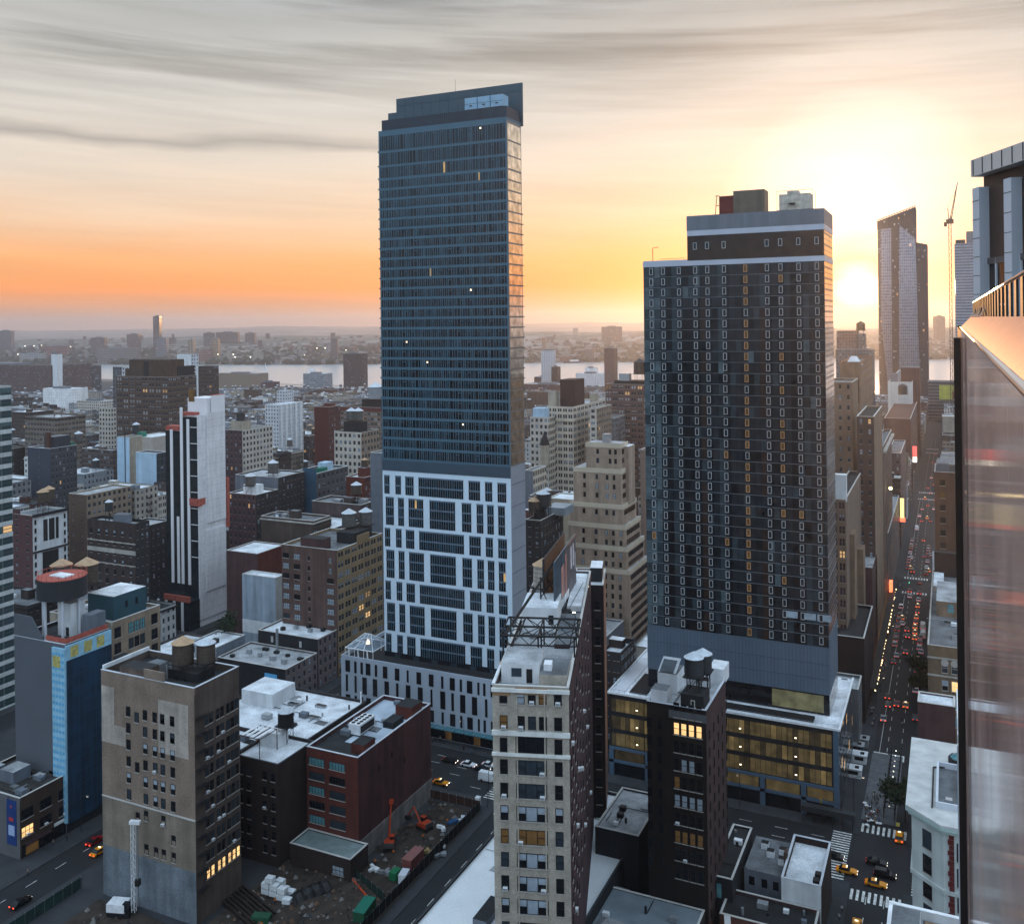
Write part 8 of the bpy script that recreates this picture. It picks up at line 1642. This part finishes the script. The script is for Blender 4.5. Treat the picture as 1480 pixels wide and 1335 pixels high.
def excavator(label, x, y, rot, reach):
    t = thing('excavator', label, 'excavator', (x, y, .45), rot, 'orange excavators in the pit')
    for s_ in (-1, 1): MB().box(-1.9, 1.9, s_*1.0-.28, s_*1.0+.28, 0, .8).build('track', [tyre], t)
    m = MB(); m.box(-1.6, 1.7, -1.15, 1.15, .82, 1.1, 0); m.box(-1.8, .3, -1.2, 1.2, 1.1, 2.0, 0); m.box(.3, 1.6, .1, 1.2, 1.1, 1.6, 0); m.build('body', [orange], t); MB().box(.35, 1.6, -1.15, -.1, 1.1, 2.6).build('cab', [carglass], t); MB().box(.3, 1.65, -1.18, -.05, 2.61, 2.72).build('cab_roof', [orange], t); MB().box(-1.9, -1.5, -1.25, 1.25, 1.0, 2.1).build('counterweight', [mat('counterweight_grey', (.1, .1, .1), .7)], t)
    k1, k2, k3 = reach; MB().tube((1.2, .3, 1.5), k1, .28, 0, 4, .24).build('boom', [orange], t); MB().tube(k1, k2, .22, 0, 4, .17).build('arm', [orange], t); m = MB(); x0, z0 = k2[0], k2[2]; m.box(x0-.5, x0+.5, -.25, .85, z0-.9, z0, 0); m.box(x0-.9, x0-.5, -.2, .8, z0-.8, z0-.2, 0); m.build('bucket', [dark_metal if k3 else orange], t)
p = G(563, 1228); excavator('orange excavator with raised arm by the red brick wall', p.x, p.y, math.radians(115), ((4.2, .3, 5.8), (6.6, .3, 8.6), 0)); p = G(614, 1200); excavator('orange excavator with lowered bucket in the middle of the pit', p.x, p.y, math.radians(165), ((3.6, .3, 4.6), (6.0, .3, 1.6), 1))
def rig():
    p = G(176, 1322); t = thing('drilling_rig', 'white drilling rig with a tall mast against the tan loft foot', 'drilling rig', (p.x, p.y, .4), .3)
    for s_ in (-1, 1): MB().box(-2.6, 2.6, s_*1.3-.4, s_*1.3+.4, 0, .95).build('track', [tyre], t)
    MB().box(-2.8, 1.4, -1.5, 1.5, .96, 2.7).build('body', [white_metal], t); MB().box(1.0, 2.2, -1.4, -.2, 1.2, 3).build('cab', [carglass], t)
    m = MB(); H = 20
    for sx in (-.35, .35):
        for sy in (-.35, .35): m.tube((2.9+sx, sy, .6), (2.9+sx, sy, H), .09)
    for k in range(13): z = .8+k*1.5; m.tube((2.55, -.35, z), (3.25, -.35, z+1.4), .05); m.tube((2.55, .35, z+1.4), (3.25, .35, z), .05)
    m.box(2.2, 4.6, -.45, .45, H, H+.7); m.build('mast', [white_metal], t); MB().tube((3.9, 0, 2), (3.9, 0, H), .16, 0, 8).build('kelly_bar', [galv], t); MB().box(3.4, 4.4, -.5, .5, 6.5, 7.8).build('rotary_head', [dark_metal], t)
rig()
def box_thing(name, label, cat, px, py, L, W, H, mt, rot=0.0, group=None, lid=None, z=.4, pos=None):
    p = pos or G(px, py, .5); t = thing(name, label, cat, (p.x, p.y, z), rot, group); MB().box(-L/2, L/2, -W/2, W/2, .12, H).build('body', [mt], t); m = MB()
    for x in (-L*.4, 0, L*.4): m.box(x-.1, x+.1, -W/2+.05, W/2-.05, 0, .119)
    m.build('runner', [dark_metal], t)
    if lid: MB().box(-L/2-.06, L/2+.06, -W/2-.06, W/2+.06, H+.001, H+.1).build('lid', [lid], t)
    m = MB()
    for k in range(int(L/1.0)): m.box(-L/2+.4+k, -L/2+.5+k, -W/2-.05, -W/2-.001, .2, H-.1)
    m.build('rib', [mt], t); return t
box_thing('site_container', 'faded pink-red site container by the pit fence', 'container', 597, 1248, 6.1, 2.5, 2.6, mat('faded_red_steel', (.26, .11, .10), .7, var=.3), math.pi/2, None, mat('pink_red_roof', (.30, .16, .15), .7)); grn = mat('dumpster_green', (.035, .13, .075), .6, var=.3, scale=1)
box_thing('dumpster', 'big green dumpster in the lower yard', 'dumpster', 527, 1322, 6.0, 2.6, 2.4, grn, math.pi/2+.15, 'green dumpsters', MATS['green_metal']); box_thing('dumpster', 'small green bin beside the white cabin in the pit', 'dumpster', 571, 1268, 2.6, 1.8, 1.9, mat('bright_green', (.02, .2, .10), .6), math.pi/2, 'green dumpsters'); box_thing('generator', 'white generator cabin beside the small green bin', 'generator', 584, 1272, 3.0, 1.7, 2.0, white_metal, math.pi/2+.2, None, pale_panel); box_thing('site_toilet', 'white portable toilet at the far pit corner', 'toilet cabin', 691, 1164, 1.2, 1.2, 2.4, white_metal, 0, None, white_wall); box_thing('dumpster', 'dark green box at the lowest yard edge', 'dumpster', 378, 1330, 4, 2, 1.4, grn, .3, 'green dumpsters')
BL = 'white foil-wrapped bales stacked by the annex'; prot = None; spots = [(0, 0, 0), (2.1, 0, 0), (4.4, -.4, 0), (6.5, -1.2, 0), (0, 0, 1.3), (2.2, .1, 1.3), (.9, .2, 2.6), (4.5, -.2, 1.3), (1.4, 2.2, 0), (3.4, 2, 0), (2.2, 2.1, 1.3), (5.4, 1.6, 0)]; nm = ['front left bottom', 'front second bottom', 'front third bottom', 'front far right', 'front left upper', 'front second upper', 'topmost', 'front third upper', 'rear left', 'rear middle', 'rear middle upper', 'rear right']
for (x, y, z), n_ in zip(spots, nm):
    loc = (-150.5+x*1.05+8, 168.5+y, .5+z); lab = f'white wrapped bale, {n_} in the stack by the annex'
    if prot is None: prot = thing('wrapped_bale', lab, 'bale', loc, .1, BL); MB().box(-.95, .95, -.75, .75, .1, 1.25).build('bale', [mat('white_foil', (.6, .62, .63), .5, var=.15, scale=2)], prot); MB().box(-.9, .9, -.7, .7, 0, .099).build('pallet', [MATS['worn_boards']], prot)
    else: copy_thing(prot, loc, rp.random()*.2, lab)
t = thing('beam_stack', 'long dark steel beams lying across the lower yard', 'steel beams', (-146, 160.5, .5), -.35)
for k in range(7): m = MB(); y = k*1.0; m.box(-9, 9, y-.3, y+.3, 0, .1, 0); m.box(-9, 9, y-.07, y+.07, .1, .6, 0); m.box(-9, 9, y-.3, y+.3, .6, .7, 0); m.build('beam', [mat('rusty_beam', (.05, .035, .03), .7, var=.5, scale=1)], t)
t = thing('tarpaulin_heap', 'long black tarpaulin heap beside the white bales', 'tarpaulin', (-133.5, 172.5, .4), 1.1); m = MB(); rr = random.Random(2)
for k in range(16):
    for j in range(5):
        f = lambda a, b_: (a*.6-4.8, (b_-2.5)*.85, max(.05, (1.7-.28*(b_-2.5)**2)*(1-.3*abs(a-8)/8)+.25*math.sin(a*1.7+b_)))
        m.poly([f(k, j), f(k+1, j), f(k+1, j+1), f(k, j+1)])
m.build('tarpaulin', [mat('black_tarp', (.010, .010, .012), .5)], t, smooth=True)
def fence(name, label, pts, h, mt, step=2.4):
    t = thing(name, label, 'fence', (*pts[0], .15)); ox, oy = pts[0]; m = MB(); po = []
    for (a, b_) in zip(pts, pts[1:]):
        a_, c_ = Vector((a[0]-ox, a[1]-oy, 0)), Vector((b_[0]-ox, b_[1]-oy, 0)); d = (c_-a_).normalized(); n_ = Vector((-d.y, d.x, 0))*.05
        m.poly([a_+n_, c_+n_, c_+n_+Vector((0, 0, h)), a_+n_+Vector((0, 0, h))]); m.poly([c_-n_, a_-n_, a_-n_+Vector((0, 0, h)), c_-n_+Vector((0, 0, h))]); m.poly([a_-n_+Vector((0, 0, h)), a_+n_+Vector((0, 0, h)), c_+n_+Vector((0, 0, h)), c_-n_+Vector((0, 0, h))])
        k = 0
        while k*step < (c_-a_).length: po.append(a_+d*k*step); k += 1
    m.build('panel', [mt], t); me = MB().tube((0, 0, 0), (0, 0, h+.2), .07).mesh('post', [galv])
    for p in po[:100]: link('post', me, t, p)
blackboard = mat('black_hoarding', (.016, .016, .018), .8, var=.3, scale=.6)
fence('site_hoarding', 'black plywood hoarding along the side street edge of the pit', [(-114.6, 110), (-114.6, 221)], 2.6, blackboard); fence('site_hoarding', 'low dark hoarding between pit and avenue', [(-114.8, 221.4), (-131, 221.4)], 2.2, mat('brown_hoarding', (.10, .055, .04), .8, var=.4)); fence('green_screen', 'dark green screen fence across the middle of the yard', [(-129.8, 183), (-116, 176.8)], 2.2, mat('screen_green', (.012, .05, .04), .8)); fence('site_hoarding', 'green-brown hoarding along the left side street', [(-183.6, 112), (-183.6, 153)], 2.6, mat('teal_hoarding', (.03, .08, .075), .8, var=.6, scale=.5))
fence('traffic_barrier', 'orange and white barrier line below the green screen', [(-128.5, 181.3), (-117.5, 174.6)], .9, mat('orange_net', (.6, .12, .03), .7, var=.5, scale=1.5), 1.6)
for k, (px, py) in enumerate(((648, 1300), (662, 1275), (676, 1255), (640, 1315))):
    p = G(px, py); box_thing('barrier_block', ('yellow-cream crate in the fenced side street, second from the bottom', 'yellow-cream crate in the fenced side street, third from the bottom', 'dark crate highest in the fenced side street', 'white and red crate lowest in the fenced side street')[k], 'crate', 0, 0, 2.6, 1.4, 1.3, (mat('cream_crate', (.45, .40, .27), .7), MATS['cream_crate'], dark_metal, white_wall)[k], math.pi/2, 'crates in the fenced side street', None, .16, Vector((-101.8, 176+(k % 3)*8+k*1.5, 0)))
DB = 'site supplies heaped along the pit fence'
for k, (px, py, c, lab) in enumerate(((640, 1196, white_metal, 'white hopper frame near the pit fence'), (655, 1190, mat('supply_blue', (.04, .14, .26), .7), 'blue tarp bundle near the pit fence'), (668, 1185, pale_panel, 'pale box at the pit fence top'), (641, 1220, white_wall, 'white jersey barrier near the pink-red container'), (620, 1232, mat('straw_timber', (.35, .27, .14), .9), 'heap of straw-coloured timber above the container'), (636, 1235, galv, 'silver pipe bundle above the container'), (541, 1255, white_metal, 'white drum frame by the pit wall foot'), (556, 1262, galv, 'grey silo drum beside the small green bin'))):
    p = G(px, py, .5); t = thing('site_supplies', lab, 'site supplies', (p.x, p.y, .4), rp.random(), DB)
    for j in range(4): a = rp.random()*6.28; MB().box(-.7, .7, -.35, .35, 0, .5+.3*rp.random()).build('bundle', [c], t, loc=(math.cos(a)*.9, math.sin(a)*.9, .01*j), rotz=a)

# broken stone and scrap over the dirt
m = MB(); rr = random.Random(21)
for k in range(2600):
    x, y = rr.uniform(-175, -115.5), rr.uniform(110, 220)
    if not ((x > -129.5 and y > 184) or (-146 < x and 152 < y < 182) or y < 150): continue
    if rr.random() < .35 and x > -128 and 190 < y < 210: continue
    s_ = .2+.75*rr.random()**3; a = rr.random()*3; c_, n_ = math.cos(a)*s_, math.sin(a)*s_; z = .5
    m.poly([(x-c_, y-n_, z), (x+n_, y-c_, z), (x+c_*.2, y+n_*.2, z+s_*.9)], k % 3); m.poly([(x+n_, y-c_, z), (x+c_, y+n_, z), (x+c_*.2, y+n_*.2, z+s_*.9)], k % 3); m.poly([(x+c_, y+n_, z), (x-n_, y+c_, z), (x+c_*.2, y+n_*.2, z+s_*.9)], k % 3); m.poly([(x-n_, y+c_, z), (x-c_, y-n_, z), (x+c_*.2, y+n_*.2, z+s_*.9)], k % 3)
stuff(m.build('rubble', [mat('rubble_grey', (.22, .21, .20), .9), mat('rubble_dark', (.06, .055, .05), .9), mat('rubble_brown', (.16, .11, .08), .9)]))
# ------------------------------------------------------------------ the evening haze
def make_haze():
    g = MB(); g.box(-9500, 4500, -400, 9800, -1.2, 236); m = bpy.data.materials.new('evening_haze'); m.use_nodes = True; nt = m.node_tree
    nt.nodes.clear(); o = N(nt, 'ShaderNodeOutputMaterial'); v = N(nt, 'ShaderNodeVolumePrincipled')
    v.inputs['Color'].default_value = (.80, .86, .97, 1); v.inputs['Density'].default_value = .000085; v.inputs['Anisotropy'].default_value = .72
    nt.links.new(v.outputs[0], o.inputs['Volume']); m.cycles.homogeneous_volume = True if hasattr(m.cycles, 'homogeneous_volume') else None
    stuff(g.build('haze', [m]))
make_haze()
